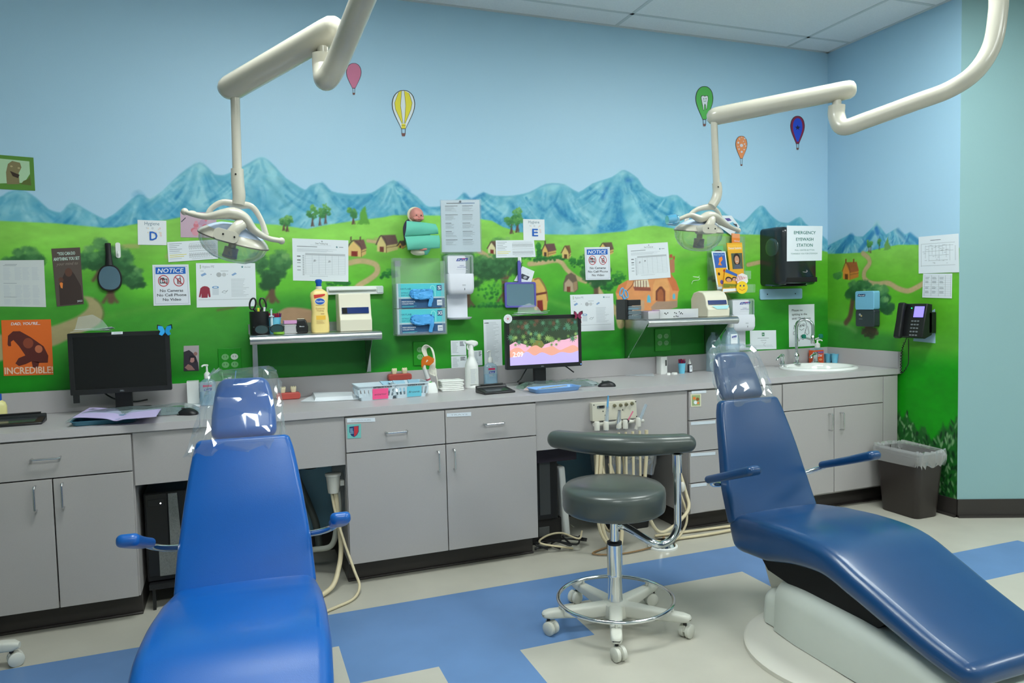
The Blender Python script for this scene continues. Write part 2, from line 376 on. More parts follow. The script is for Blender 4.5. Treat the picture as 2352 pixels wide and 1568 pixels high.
def mtn(U,V):
    n=vnoise(U*1.3+V*.5,V*1.5-U*.9,6,21,3); n2=vnoise(U-V*.6,V*.9+U*.5,11,8,2)
    t=np.clip((n-.32)/.36,0,1)[...,None]; q=np.clip((n2-.55)/.2,0,1)[...,None]
    h=np.clip((V-1.50)/.35,0,1)[...,None]
    c=np.array((92,168,194.))*(1-t)+np.array((142,202,214.))*t
    c=c*(1-.3*q)+np.array((40,140,184.))*.3*q
    return c*(.6+.4*h)+np.array((72,160,198.))*(.4*(1-h))
cv.poly(ridge+[(1912,620),(-260,620)],mtn,.006)
for a,b,wd in (((1429,395),(1455,500),.02),):
    pass
LT=(160,212,222); DK=(18,118,172); MID=(60,148,182)
cv.stroke([p for p in ridge],.010,(96,172,196),.004,.7,smooth=3)
def slopes(C,rdg,peaks,n,seed,x0,x1,k=1.,al=.5,cols=None):
    r=random.Random(seed); rx=[p[0] for p in rdg]; ry=[p[1] for p in rdg]; cols=cols or [(168,216,224),(150,206,218),(120,190,208),(64,154,188),(34,130,176),(20,116,168)]
    for i in range(n):
        x=r.uniform(x0,x1); y=float(np.interp(x,rx,ry))+4+r.random()**1.4*70*k; pk=min(peaks,key=lambda q:abs(q-x)); sg=1 if x>pk else -1; st=min(1.5,.25+abs(x-pk)/45.)
        L=r.uniform(10,48)*k; bend=r.uniform(-.25,.35); pts=[(x,y),(x+sg*L*.4*st,y+L*.5),(x+sg*L*(st*.9+bend),y+L)]
        c=r.choice(cols); C.stroke(pts,r.uniform(.005,.022)*k,c,.004,al*r.uniform(.5,1.1),smooth=3,nz=.5)
PK=[50,195,318,458,600,738,904,1067,1178,1255,1295,1429,1555,1647,1751,1836]
slopes(cv,ridge,PK,620,5,-80,1900)
for pts,wd,col,al in [
 ([(1425,400),(1405,440),(1380,490),(1350,528)],.05,LT,.55),([(1432,400),(1440,430),(1470,470),(1500,510)],.035,LT,.4),([(1440,410),(1458,440),(1490,480),(1520,512)],.02,DK,.6),
 ([(1420,440),(1418,480),(1412,520)],.06,DK,.6),([(1408,446),(1395,480),(1380,510)],.022,DK,.65),([(1385,455),(1392,432)],.022,(20,100,180),.6),([(1470,470),(1482,488)],.03,DK,.6),([(1440,414),(1452,412)],.022,(20,100,185),.7),
 ([(1275,470),(1300,495),(1330,515)],.02,DK,.7),([(1300,430),(1310,460),(1340,490)],.05,LT,.35),([(1380,525),(1430,520),(1425,500)],.05,(14,118,180),.7),
 ([(1549,455),(1553,480),(1570,505)],.03,LT,.5),([(1545,470),(1540,500)],.04,DK,.5),([(1575,470),(1600,510)],.03,DK,.4),([(1490,505),(1505,502)],.02,DK,.6),
 ([(600,370),(592,410),(560,450),(545,490)],.06,LT,.35),([(605,372),(640,420),(690,460)],.045,LT,.25),([(610,410),(640,445),(660,470)],.02,(40,120,150),.5),([(640,410),(665,435)],.016,(40,120,150),.5),([(575,430),(530,470),(520,510)],.05,DK,.35),([(455,385),(440,440),(460,470)],.06,LT,.5),([(480,440),(500,470),(470,490)],.045,DK,.4),([(590,430),(605,470),(640,500)],.03,DK,.35),
 ([(735,428),(755,470),(790,500)],.035,LT,.4),([(740,424),(760,445),(790,480)],.012,DK,.6),([(716,440),(735,470),(760,500)],.018,DK,.4),([(900,420),(880,460),(850,490)],.05,LT,.45),([(915,425),(935,440)],.03,DK,.55),([(925,450),(955,470),(990,492)],.02,DK,.55),([(945,450),(975,478),(1010,480)],.012,DK,.7),([(780,495),(830,470),(860,452)],.018,DK,.35),
 ([(1067,447),(1083,459),(1110,446)],.014,(30,110,170),.8),([(1110,448),(1135,465)],.012,DK,.6),([(1170,465),(1200,495),(1230,515)],.03,DK,.5),([(1178,455),(1210,490),(1250,525)],.03,LT,.5),([(1265,455),(1290,490),(1320,515)],.022,DK,.55),([(1130,500),(1155,503)],.05,DK,.5),([(1235,470),(1250,485)],.025,DK,.6),
 ([(50,442),(55,480),(80,500)],.05,LT,.45),([(0,470),(40,452)],.02,DK,.4),([(85,470),(130,505),(170,512)],.02,DK,.4),([(165,470),(180,495),(215,515)],.05,LT,.35),([(318,452),(330,480),(320,510)],.05,DK,.35),([(255,515),(300,480),(320,455)],.03,LT,.3),([(350,490),(400,480),(410,500)],.04,DK,.3),([(400,430),(380,470),(350,500)],.05,LT,.3),
 ([(1750,480),(1740,510),(1720,530)],.03,LT,.5),([(1753,480),(1770,505),(1780,530)],.02,DK,.6),([(1745,505),(1750,535)],.04,DK,.4),([(1836,505),(1850,540)],.03,LT,.4),([(1470,455),(1500,500)],.02,MID,.5),([(1362,430),(1330,470)],.02,MID,.4)]:
    cv.stroke(pts,wd,col,.012,al*.9,nz=.55)
# ---- grass
def gr(U,V):
    n=vnoise(U,V*2.2,5,31,4)[...,None]; n2=vnoise(U*.7+V*.5,V*3,3,32,2)[...,None]
    s1=np.clip((1.62-V)/.22,0,1)[...,None]; s2=np.clip((1.38-V)/.25,0,1)[...,None]; s3=np.clip((1.12-V)/.2,0,1)[...,None]
    c=np.array((138,205,84.)); c=c*(1-s1)+np.array((98,184,52.))*s1; c=c*(1-s2)+np.array((58,150,44.))*s2; c=c*(1-s3)+np.array((22,148,24.))*s3
    return c*(.86+.28*n)*(1-.18*np.clip((n2-.5)*4,0,1)*s2)
cv.poly(grass+[(1912,1010),(-260,1100)],gr,.004)
# rolling hills: darker and lighter swells, then painted shade under both shelves
for pts,col,al,sf in [
 ([(-250,640),(60,610),(200,640),(330,690),(450,720),(600,700),(700,690),(850,715),(850,800),(-250,860)],(52,138,46),.45,.06),
 ([(560,710),(640,690),(760,672),(900,690),(960,760),(960,820),(560,830)],(44,140,50),.5,.05),
 ([(60,800),(250,735),(420,705),(520,745),(520,800),(350,840)],(70,160,56),.45,.05),
 ([(1190,640),(1260,600),(1330,615),(1330,680),(1200,700)],(66,165,40),.5,.03),
 ([(1240,690),(1300,655),(1380,660),(1420,720),(1400,760),(1240,720)],(48,140,48),.45,.03),
 ([(1560,610),(1700,600),(1912,600),(1912,680),(1560,680)],(92,186,40),.6,.03),
 ([(1560,700),(1700,685),(1912,700),(1912,830),(1560,850)],(40,140,34),.55,.03),
 ([(1000,700),(1080,690),(1150,760),(1100,840),(940,840),(960,740)],(40,140,30),.45,.04),
 ([(-250,720),(0,800),(120,880),(-250,920)],(20,140,20),.5,.05),
 ([(580,790),(870,780),(860,850),(590,870)],(22,104,36),.75,.02),  # shade under the left shelf, painted into the wall colour
 ([(1430,745),(1690,735),(1660,820),(1430,830)],(26,116,34),.7,.02)]:  # shade under the right shelf, painted in the same way
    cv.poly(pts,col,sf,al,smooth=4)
for pts,wd,col,al in [([(0,700),(120,690),(220,665)],.03,(92,180,70),.5),([(60,760),(180,745),(300,715),(400,700)],.02,(110,170,70),.4),([(400,740),(480,700),(560,690)],.02,(96,168,66),.5),([(900,560),(980,620),(1000,640)],.03,(120,200,60),.4),([(1560,600),(1620,590)],.02,(70,165,40),.5),([(1260,690),(1310,705)],.015,(110,180,70),.6),([(1500,565),(1560,575),(1620,570)],.03,(100,190,50),.4),([(1890,690),(1850,720),(1790,700)],.02,(60,150,60),.5)]:
    cv.stroke(pts,wd,col,.02,al)
# ---- tan paths
PATH=(196,168,128); PD=(178,150,116)
def path(C,pts,wd,al=1.): C.stroke(pts,wd*1.15,(120,150,70),.006,.5*al); C.stroke(pts,wd,PATH,.004,al,nz=.15)
cv.poly([(190,680),(205,681),(218,686),(231,698),(238,718),(233,738),(215,752),(180,768),(147,784),(124,794),(60,812),(-60,840),(-60,780),(0,768),(60,762),(119,749),(150,738),(176,727),(196,713),(203,702),(200,692)],(172,156,116),.006,.95,smooth=3)
cv.stroke([(218,686),(231,698),(238,718),(233,738)],.008,(92,110,60),.004,.7)
path(cv,[(255,574),(285,566),(316,565)],.02,.5)
path(cv,[(384,590),(400,575),(415,560)],.02,.4)
path(cv,[(800,604),(830,599),(862,607),(866,625),(850,640),(828,653),(815,664)],.028)
path(cv,[(845,553),(870,556)],.018); path(cv,[(862,548),(900,552)],.012,.5)
cv.poly([(640,716),(660,706),(700,708),(740,720),(740,745),(640,745)],(176,142,112),.006,1,smooth=3)
path(cv,[(1100,576),(1125,592),(1145,604)],.026); path(cv,[(1216,606),(1245,603),(1275,598),(1290,603),(1303,620),(1325,638),(1345,646)],.026)
path(cv,[(1358,648),(1372,660),(1382,678)],.03); path(cv,[(1405,706),(1420,720),(1426,745)],.05,.9)
path(cv,[(1718,608),(1745,602)],.026); path(cv,[(1650,660),(1680,700)],.05,.6)
cv.stroke([(1640,700),(1700,700)],.05,(150,150,100),.01,.6)
# ---- trees of the mural
TG=[(128,176,104),(88,146,82),(62,118,68),(44,96,54),(36,84,46)]; TL=[(120,176,88),(80,146,74),(54,122,66)]
for x,y,h,w,sd in [(660,530,34,24,1),(652,528,30,22,2),(718,518,44,24,3),(735,516,40,20,4),(748,512,42,20,5),(812,513,42,26,6),(1175,535,44,30,9),(1188,532,52,30,10),(1190,528,30,20,11)]:
    cv.tree(x,y,h,w,TL,sd)
cv.poly([(836,472),(828,490),(822,515),(850,515),(843,492)],(92,160,60),.004,1,wob=.01)
for x,y,h,w,sd in [(255,690,118,110,20),(625,690,110,88,24),(1075,700,140,90,30),(1160,690,130,110,33),(1370,690,100,60,36),(232,640,80,60,22)]:
    cv.stroke([(x,y),(x-2,y-h*.5)],.03,(104,80,62),.006); cv.stroke([(x-18,y+4),(x-3,y-14),(x+14,y+3)],.012,(104,80,62),.006); cv.stroke([(x-2,y-h*.3),(x-h*.14,y-h*.55)],.014,(104,80,62),.006); cv.stroke([(x-2,y-h*.3),(x+h*.13,y-h*.55)],.014,(104,80,62),.006)
    cv.foliage(x,y-h*.68,w*.5,h*.4,TG,n=95,seed=sd,dab=.035,soft=.016)
cv.foliage(310,640,22,26,TG,30,41,.025,.012); cv.foliage(55,600,60,30,TG,70,42,.03,.015); cv.foliage(200,600,30,30,TG,40,43,.03,.012)
cv.stroke([(500,712),(540,704),(560,690),(600,700)],.01,(110,84,60),.006,.7)
for x,y,rx,ry,sd in [(895,630,22,14,50),(1240,592,50,8,51),(1290,592,20,8,52),(1400,655,22,10,53),(1325,600,16,20,54),(1350,610,12,26,55),(780,650,26,8,56),(880,560,10,6,57),(1395,690,12,20,58),(1420,640,16,14,59),(1130,700,60,6,60),(1640,640,14,8,61),(1236,575,8,18,62),(1160,668,70,24,63),(1830,640,10,7,64)]:
    cv.foliage(x,y,rx,ry,[(70,150,60),(34,120,44),(24,96,40)],34,sd,.014,.009)
# ---- cottages of the mural
def cottage(C,x0,x1,yb,yt,roof,wallc,door=(120,48,36),front=.4,chim=0,rnd=True,beams=False):
    xm=x0+(x1-x0)*front; ye=yt+(yb-yt)*.50
    C.poly([(x0,yb),(x0,ye),(x0+(xm-x0)*.45,yt+2),(xm,ye+3),(xm,yb+3)],wallc,.003); C.poly([(xm,yb+3),(xm,ye),(x1,ye-2),(x1,yb-4)],[c*.92 for c in wallc],.003)
    C.poly([(x0+(xm-x0)*.45,yt),(x1-(x1-x0)*.12,yt-1),(x1+1,ye+1),(xm+1,ye+5),(xm-2,ye),(x0+(xm-x0)*.5,yt+5)],roof,.003)
    C.stroke([(x0-2,ye+3),(x0+(xm-x0)*.2,yt+7),(x0+(xm-x0)*.45,yt+1),(xm-(xm-x0)*.15,yt+9),(xm,ye+4)],.006,[c*.85 for c in roof],.002,smooth=2)
    dw=(xm-x0)*.22; dc=(x0+xm)/2; C.poly([(dc-dw,yb+1),(dc-dw,yb-(yb-ye)*.6),(dc+dw,yb-(yb-ye)*.55),(dc+dw,yb+2)],door,.002)
    C.stroke([(xm,yb+3),(xm,ye+3)],.003,(110,80,50),.002); C.stroke([(xm,ye+10),(x1,ye+6)],.003,(110,80,50),.002)
    for i in range(chim): C.poly([(x0+(x1-x0)*(.15+.5*i),yt+2),(x0+(x1-x0)*(.15+.5*i),yt-7),(x0+(x1-x0)*(.15+.5*i)+3,yt-8),(x0+(x1-x0)*(.15+.5*i)+3,yt+2)],[c*.8 for c in roof],.002)
RF=(112,78,72); WC=(222,186,116)
cottage(cv,798,841,587,551,RF,WC,(130,40,30),.75,2); cottage(cv,866,914,577,540,(108,82,76),(216,198,132),(120,60,48),.45); cottage(cv,914,932,568,553,(70,64,54),(200,150,74),(60,50,40),.6)
cottage(cv,1121,1140,581,554,(110,84,70),(214,208,160),(112,40,30),.95); cottage(cv,1246,1277,587,560,(104,72,72),(220,178,100),(70,50,40),.42,1); cottage(cv,1291,1311,592,564,(120,90,60),(218,190,116),(90,60,30),.8); cottage(cv,1376,1409,585,557,(104,84,70),(222,186,110),(130,40,30),.6)
cv.poly([(1294,668),(1294,650),(1300,632),(1312,626),(1322,632),(1327,648),(1328,664),(1320,671)],(104,92,76),.003,1,smooth=0); cv.poly([(1296,669),(1297,650),(1306,640),(1316,650),(1318,670)],(178,156,130),.003); cv.poly([(1318,670),(1317,648),(1326,645),(1326,664)],(160,130,100),.003); cv.poly([(1302,670),(1302,658),(1310,658),(1310,671)],(120,64,44),.002);
cv.poly([(1222,640),(1237,638),(1252,662),(1258,690),(1256,712),(1228,712),(1222,690)],(222,176,98),.003); cv.stroke([(1228,642),(1240,640),(1254,664),(1258,690)],.008,(150,106,72),.002); cv.poly([(1234,712),(1234,690),(1246,689),(1248,714)],(130,40,40),.002); cv.stroke([(1232,676),(1254,672)],.012,(110,50,40),.002)
# large storybook cottage behind the right shelf
B1=(222,150,96)
cv.poly([(1414,672),(1421,655),(1442,643),(1470,640),(1500,636),(1540,628),(1552,645),(1560,665),(1558,672),(1554,704),(1500,720),(1424,715)],B1,.003)
for c,pts in [((210,128,76),[(1414,672),(1421,655),(1442,643),(1437,660),(1427,676)]),((206,116,70),[(1532,636),(1541,628),(1553,645),(1561,668),(1545,667),(1538,650)]),((228,216,188),[(1455,645),(1488,641),(1492,659),(1456,660)]),((150,82,66),[(1454,658),(1494,660),(1495,668),(1458,667)]),((120,66,50),[(1506,690),(1506,668),(1513,658),(1521,658),(1528,668),(1528,692)]),((168,98,62),[(1510,692),(1510,672),(1515,664),(1520,664),(1524,672),(1524,692)]),((96,180,208),[(1486,694),(1487,680),(1490,676),(1494,682),(1495,695)]),((96,180,208),[(1545,686),(1545,677),(1548,673),(1551,677),(1551,687)]),((168,140,120),[(1495,705),(1508,692),(1530,692),(1556,690),(1556,705),(1500,722)]),((196,160,128),[(1428,700),(1445,688),(1480,690),(1480,712),(1430,712)]),((180,120,90),[(1538,628),(1538,596),(1549,594),(1550,625)]),((178,84,60),[(1537,592),(1538,584),(1544,584),(1545,592)]),((178,84,60),[(1546,595),(1546,588),(1550,588),(1550,596)]),((228,164,104),[(1500,655),(1505,642),(1532,640),(1538,660),(1538,690),(1530,690),(1530,668),(1518,655),(1506,668),(1504,690),(1498,690)])]:
    cv.poly(pts,c,.002)
for x in (1459,1465,1471,1478,1484): cv.stroke([(x,645),(x+.5,659)],.005,(120,70,56),.002)
cv.stroke([(1440,668),(1452,655),(1456,645)],.006,(150,90,60),.002)
for x,y in ((1500,600),(1445,650)): pass
# finish main canvas: paint strokes texture
def finish(c,seed=77):
    n=vnoise(c.U*1.,c.V*1.6,28,seed,3)[...,None]; k=(np.abs(c.C-np.array(SKY)).sum(-1,keepdims=True)>6); c.C=np.clip(np.where(k,c.C*(.965+.07*n),c.C),0,255)
# ---- short wall mural (x = XC)
mx=lambda a,b:(lambda p:(p[1],p[2]))(XW(a,b))
cs=Canvas(YO,0.,0.,1.75,.0045,mx); cs.C[:]=SKY
rid2=[(1895,566),(1903,563),(1925,552),(1952,538),(1968,543),(1982,543),(1998,528),(2014,511),(2024,524),(2035,538),(2046,532),(2058,525),(2070,532),(2078,538),(2090,534),(2112,551),(2150,572),(2230,590)]
cs.poly(rid2+[(2230,620),(1895,620)],lambda U,V:mtn(U*2+3,V),.004)
slopes(cs,rid2,[1952,2014,2058,2090],160,9,1900,2150,.55,.7,[(170,214,224),(140,198,214),(70,150,190),(30,116,172),(24,96,168)])
for pts,wd,col,al in [([(2014,515),(2010,550),(1990,575)],.05,(170,212,220),.5),([(2013,525),(2016,535)],.03,(20,100,180),.7),([(2005,535),(1975,575)],.03,(30,110,170),.6),([(1955,545),(1925,580)],.05,(26,110,165),.6),([(2058,530),(2075,550)],.03,(170,210,220),.6),([(2062,528),(2090,560)],.02,(40,110,170),.5),([(2090,540),(2110,558)],.03,(40,120,180),.6)]: cs.stroke(pts,wd,col,.008,al)
g2=[(1895,583),(1940,582),(1979,580),(2019,571),(2062,562),(2110,562),(2165,565),(2230,572)]
def gr2(U,V):
    n=vnoise(U,V*1.6,6,51,4)[...,None]; s1=np.clip((1.5-V)/.25,0,1)[...,None]; s2=np.clip((1.2-V)/.2,0,1)[...,None]; s3=np.clip((.95-V)/.12,0,1)[...,None]
    c=np.array((132,200,78.)); c=c*(1-s1)+np.array((96,184,40.))*s1; c=c*(1-s2)+np.array((84,172,44.))*s2; c=c*(1-s3)+np.array((14,150,14.))*s3
    return c*(.9+.2*n)
cs.poly(g2+[(2230,1230),(1895,1230)],gr2,.003)
cs.poly([(1895,735),(1940,740),(2000,760),(2060,770),(2060,830),(1895,820)],(46,132,48),.03,.8); cs.poly([(1895,590),(1935,600),(1950,680),(1930,740),(1895,740)],(90,170,50),.03,.5)
path(cs,[(1982,582),(1994,592),(1997,605),(1986,622),(1985,637),(1996,648),(2015,652),(2040,650),(2062,662),(2085,668),(2105,660),(2122,650)],.03)
cs.stroke([(1905,738),(1940,745),(1965,760)],.03,(130,180,100),.012,.5)
cottage(cs,1936,1972,640,602,(168,96,56),(222,140,60),(110,60,30),.45,2)
for x,y,h,w,sd in ((1996,578,28,12,70),(2000,580,26,12,71),(2020,572,24,9,72)): cs.tree(x,y,h,w,TL,sd,dab=.02)
cs.poly([(2038,545),(2032,558),(2030,574),(2046,572),(2042,556)],(110,160,80),.004,1,wob=.01)
for x,y,h,w,sd in ((1957,738,100,60,75),(2005,750,90,60,76)):
    cs.stroke([(x-14,y+3),(x-4,y-14),(x+3,y-h*.6)],.035,(96,72,54),.008); cs.foliage(x+4,y-h*.78,w*.55,h*.26,TG,70,sd,.04,.018)
cs.foliage(2035,700,18,22,TG,40,77,.035,.014); cs.foliage(1925,633,12,8,TL,20,78,.03,.01); cs.foliage(2000,765,20,14,[(80,70,50),(60,60,40)],20,79,.03,.014)
# dark leafy undergrowth by the bin
top=[(2053,930),(2060,950),(2066,944),(2074,962),(2082,948),(2090,966),(2100,975),(2108,990),(2116,978),(2124,986),(2132,1000),(2142,1012),(2150,1002),(2158,990),(2166,972),(2174,986),(2182,968),(2190,978),(2197,955),(2205,960)]
cs.poly(top+[(2215,1240),(2040,1240)],(30,84,40),.010,.9,wob=.012,nz=.2)
r=random.Random(5); tx=[p[0] for p in top]; ty=[p[1] for p in top]
for i in range(420):
    x=r.uniform(2050,2204); y=float(np.interp(x,tx,ty))-6+r.random()**.8*190; c0=mx(x,y); a=r.uniform(-.7,.7)+PI/2; u,v=c0
    P=np.array([[u,v],[u,v]]); wn=cs.win(P,.035); 
    if cs.U[wn].size==0: continue
    X=(cs.U[wn]-u)*math.cos(a)+(cs.V[wn]-v)*math.sin(a); Y=-(cs.U[wn]-u)*math.sin(a)+(cs.V[wn]-v)*math.cos(a)
    cs.blend(wn,np.clip(.5+(1-np.hypot(X/r.uniform(.014,.024),Y/.006))*1.6,0,1)*.85,[(14,50,26),(20,64,30),(100,148,96),(134,174,126),(48,104,52)][i%5])
finish(cv); finish(cs,78)
def wallmesh(name,c,plane,extra,colr=SKY,label=None):
    """painted wall: fine grid carrying the mural + large plain quads; colours are the paint plus painted-in shelf shade"""
    nu,nv=c.nu,c.nv; G=np.zeros((nv*nu,3))
    if plane=='y': G[:,0]=c.U.ravel(); G[:,2]=c.V.ravel()
    else: G[:,0]=XC; G[:,1]=c.U.ravel(); G[:,2]=c.V.ravel()
    idx=np.arange(nv*nu).reshape(nv,nu); Q=np.stack([idx[:-1,:-1],idx[:-1,1:],idx[1:,1:],idx[1:,:-1]],-1).reshape(-1,4)
    if plane=='x': Q=Q[:,::-1]
    ev=[];ef=[];ec=[]
    for q,cc in extra:
        b=nv*nu+len(ev); ev+=q; ef.append([b,b+1,b+2,b+3]); ec+=[cc]*4
    V=np.vstack([G,np.array(ev)]) ; F=np.vstack([Q,np.array(ef)])
    me=bpy.data.meshes.new(name); me.vertices.add(len(V)); me.vertices.foreach_set('co',V.astype('f').ravel())
    me.loops.add(F.size); me.loops.foreach_set('vertex_index',F.astype('i').ravel()); me.polygons.add(len(F)); me.polygons.foreach_set('loop_start',(np.arange(len(F))*4).astype('i'))
    me.update(calc_edges=True)
    cc=np.vstack([c.C.reshape(-1,3),np.array(ec,float)])/255.; cc=np.where(cc<=.04045,cc/12.92,((cc+.055)/1.055)**2.4)
    at=me.color_attributes.new('paint','FLOAT_COLOR','POINT'); at.data.foreach_set('color',np.hstack([cc,np.ones((len(cc),1))]).astype('f').ravel())
    m=bpy.data.materials.new(name+'_paint'); m.use_nodes=True; nt=m.node_tree; b=nt.nodes['Principled BSDF']; b.inputs['Roughness'].default_value=.45; b.inputs['Specular IOR Level'].default_value=.35
    a=nt.nodes.new('ShaderNodeVertexColor'); a.layer_name='paint'; nt.links.new(a.outputs[0],b.inputs[0])
    n=nt.nodes.new('ShaderNodeTexNoise'); n.inputs['Scale'].default_value=220; tc=nt.nodes.new('ShaderNodeTexCoord'); nt.links.new(tc.outputs['Object'],n.inputs[0]); bp=nt.nodes.new('ShaderNodeBump'); bp.inputs['Strength'].default_value=.12; bp.inputs['Distance'].default_value=.002; nt.links.new(n.outputs[0],bp.inputs['Height']); nt.links.new(bp.outputs[0],b.inputs['Normal'])
    me.materials.append(m); o=bpy.data.objects.new(name,me); COL.objects.link(o); return tag(o,kind='structure')
XL=-3.0; YB=-7.0; XR=8.2
BLUEW=(132,178,200)
u0,u1,v0,v1=-.60,XC,.80,2.15
wallmesh('wall_back',cv,'y',[([(u0,0,v1),(u1,0,v1),(u1,0,ZC),(u0,0,ZC)],SKY),([(u0,0,0),(u1,0,0),(u1,0,v0),(u0,0,v0)],BLUEW),([(XL,0,0),(u0,0,0),(u0,0,1.5),(XL,0,1.5)],(80,165,50)),([(XL,0,1.5),(u0,0,1.5),(u0,0,ZC),(XL,0,ZC)],SKY)])
wallmesh('wall_right',cs,'x',[([(XC,0,1.75),(XC,YO,1.75),(XC,YO,ZC),(XC,0,ZC)],SKY)])
TEAL=mat('teal_wall_paint',(140,176,180),.45,spec=.35,bump=.12,bscale=220); PALEW=mat('pale_wall_paint',(206,216,214),.6)
def wallseg(name,a,b,m,z1=ZC,th=.08,flip=1):
    a=Vector((a[0],a[1],0)); b=Vector((b[0],b[1],0)); d=(b-a).normalized(); n=Vector((-d.y,d.x,0))*th*flip
    M_=MB(); M_.prism([a,b,b+n,a+n],(0,0,z1),m); return tag(M_.build(name,flat=True),kind='structure')
TE=(XC+3.0*.915,YO-3.0*.403)
wallseg('wall_angled',(XC,YO),TE,TEAL)
wallseg('wall_far_right',TE,(TE[0],YB),PALEW)
wallseg('wall_left',(XL,YB),(XL,0),PALEW)
wallseg('wall_behind',(TE[0],YB),(XL,YB),PALEW)
# ---------------------------------------------------------------- floor: one-foot vinyl tiles, blue tiles laid in a stepped pattern
FT=.3048
TB=mat('floor_tile_grey',(186,183,171),.38,spec=.45,noise=.06,nscale=5,bump=.04,bscale=60); TBL=mat('floor_tile_blue',(98,134,182),.38,spec=.45,noise=.07,nscale=5,bump=.04,bscale=60)
fb=MB(); gy=lambda j,x:(-2.76-.975*j)*FT+(.26*FT if x>13.6*FT else 0)
xs=[(i+.5)*FT for i in range(-11,27)]
def blue(i,j):  # i: tile column starting at (i+.5) ft, j row downwards
    if j==0: return i<=11 or False
    if j==1: return 5<=i<=7 or 11<=i<=12
    if j==2: return i==6 or 12<=i<=15 or i in (-3,-2)
    if j==3: return i in (6,) or i<-1
    return i in (6,7)
for k in range(len(xs)-1):
    i=k-11; x0,x1=xs[k],xs[k+1]; off=.26*FT if x0>13.4*FT else 0
    fb.box(x0,x1,off-2.76*FT,.02,-.02,0,TB)
    for j in range(0,20):
        y1=-(2.76+.98*j)*FT+off; y0=y1-.98*FT
        fb.box(x0,x1,y0,y1,-.02,0,TBL if blue(i,j) else TB)
tag(fb.build('floor',flat=True),kind='structure')
# ---------------------------------------------------------------- ceiling: 2 x 4 ft lay-in panels on a T-bar grid, lights let into it
CT=mat('ceiling_tile',(228,230,232),.9,noise=.04,nscale=120,bump=.5,bscale=260); TBAR=mat('ceiling_grid_white',(198,203,204),.5)
cb=MB(); cxs=[-.14-1.22*k for k in range(3)][::-1]+[1.08,2.30,3.52,4.767-.0,5.99,7.21,8.43]; cxs[0]=XL
cys=[0,-.20]+[-.20-.61*k for k in range(1,12)]; 
def lit(x,y): return any(abs(x-a)<.3 and abs(y-(b-.61))<.3 for a,b in TROFFERS)
for a,b in zip(cxs[:-1],cxs[1:]):
    for y1,y0 in zip(cys[:-1],cys[1:]):
        if lit(a,y0): continue
        cb.box(a+.004,b-.004,y0+.004,y1-.004,ZC,ZC+.02,CT)
for x in cxs[1:-1]: cb.box(x-.011,x+.011,YB,-.0,ZC-.0015,ZC+.004,TBAR)
for y in cys[1:]: cb.box(XL,8.43,y-.011,y+.011,ZC-.0015,ZC+.004,TBAR)
cb.box(XL,XC,-.022,0,ZC-.003,ZC+.004,TBAR); cb.box(XC-.022,XC,YO,0,ZC-.003,ZC+.004,TBAR); cb.box(XL-.1,8.5,YB-.1,.1,ZC+.021,ZC+.03,CT)
tag(cb.build('ceiling',flat=True),kind='structure')
def panel_mat():
    m=bpy.data.materials.new('lit_diffuser'); m.use_nodes=True; nt=m.node_tree; nt.nodes.clear(); e=nt.nodes.new('ShaderNodeEmission'); e.inputs[0].default_value=PANEL_COLOR+(1,); e.inputs[1].default_value=PANEL_STRENGTH
    o=nt.nodes.new('ShaderNodeOutputMaterial'); nt.links.new(e.outputs[0],o.inputs[0]); return m
PM=panel_mat()
for k,(x,y) in enumerate(TROFFERS):
    where=['above the left dental chair','above the right dental chair','at the left end of the row behind the camera','in the middle of the row behind the camera','at the right end of the row behind the camera'][k]
    t=thing('ceiling_light','white recessed fluorescent ceiling panel '+where,'ceiling light',(x+.61,y-.305,ZC),'recessed fluorescent ceiling panels')
    b=MB(); x0,x1,y0,y1=x+.012,x+1.208,y-.598,y-.012
    for q in ((x0,x1,y0,y0+.025),(x0,x1,y1-.025,y1),(x0,x0+.025,y0+.025,y1-.025),(x1-.025,x1,y0+.025,y1-.025)): b.box(*q,ZC-.004,ZC+.019,TBAR)
    b.build('frame',t); b=MB(); b.box(x0+.025,x1-.025,y0+.025,y1-.025,ZC+.006,ZC+.012,PM); b.build('diffuser',t)
# baseboards
def base(name,a,b,h=.1016):
    a=Vector((*a,0)); b=Vector((*b,0)); d=(b-a).normalized(); n=Vector((d.y,-d.x,0)); M_=MB()
    M_.prism([a,b,b+n*.008,a+n*.008],(0,0,h),KICK); M_.prism([a,b,b+n*.022,a+n*.022],(0,0,.012),KICK); return tag(M_.build(name),kind='structure')
def wallb(name,a,b): return base(name,a,b)
base('baseboard_right',(XC,0),(XC,YO)); base('baseboard_angled',(XC,YO),TE); base('baseboard_back',(XL,0),(XC,0))
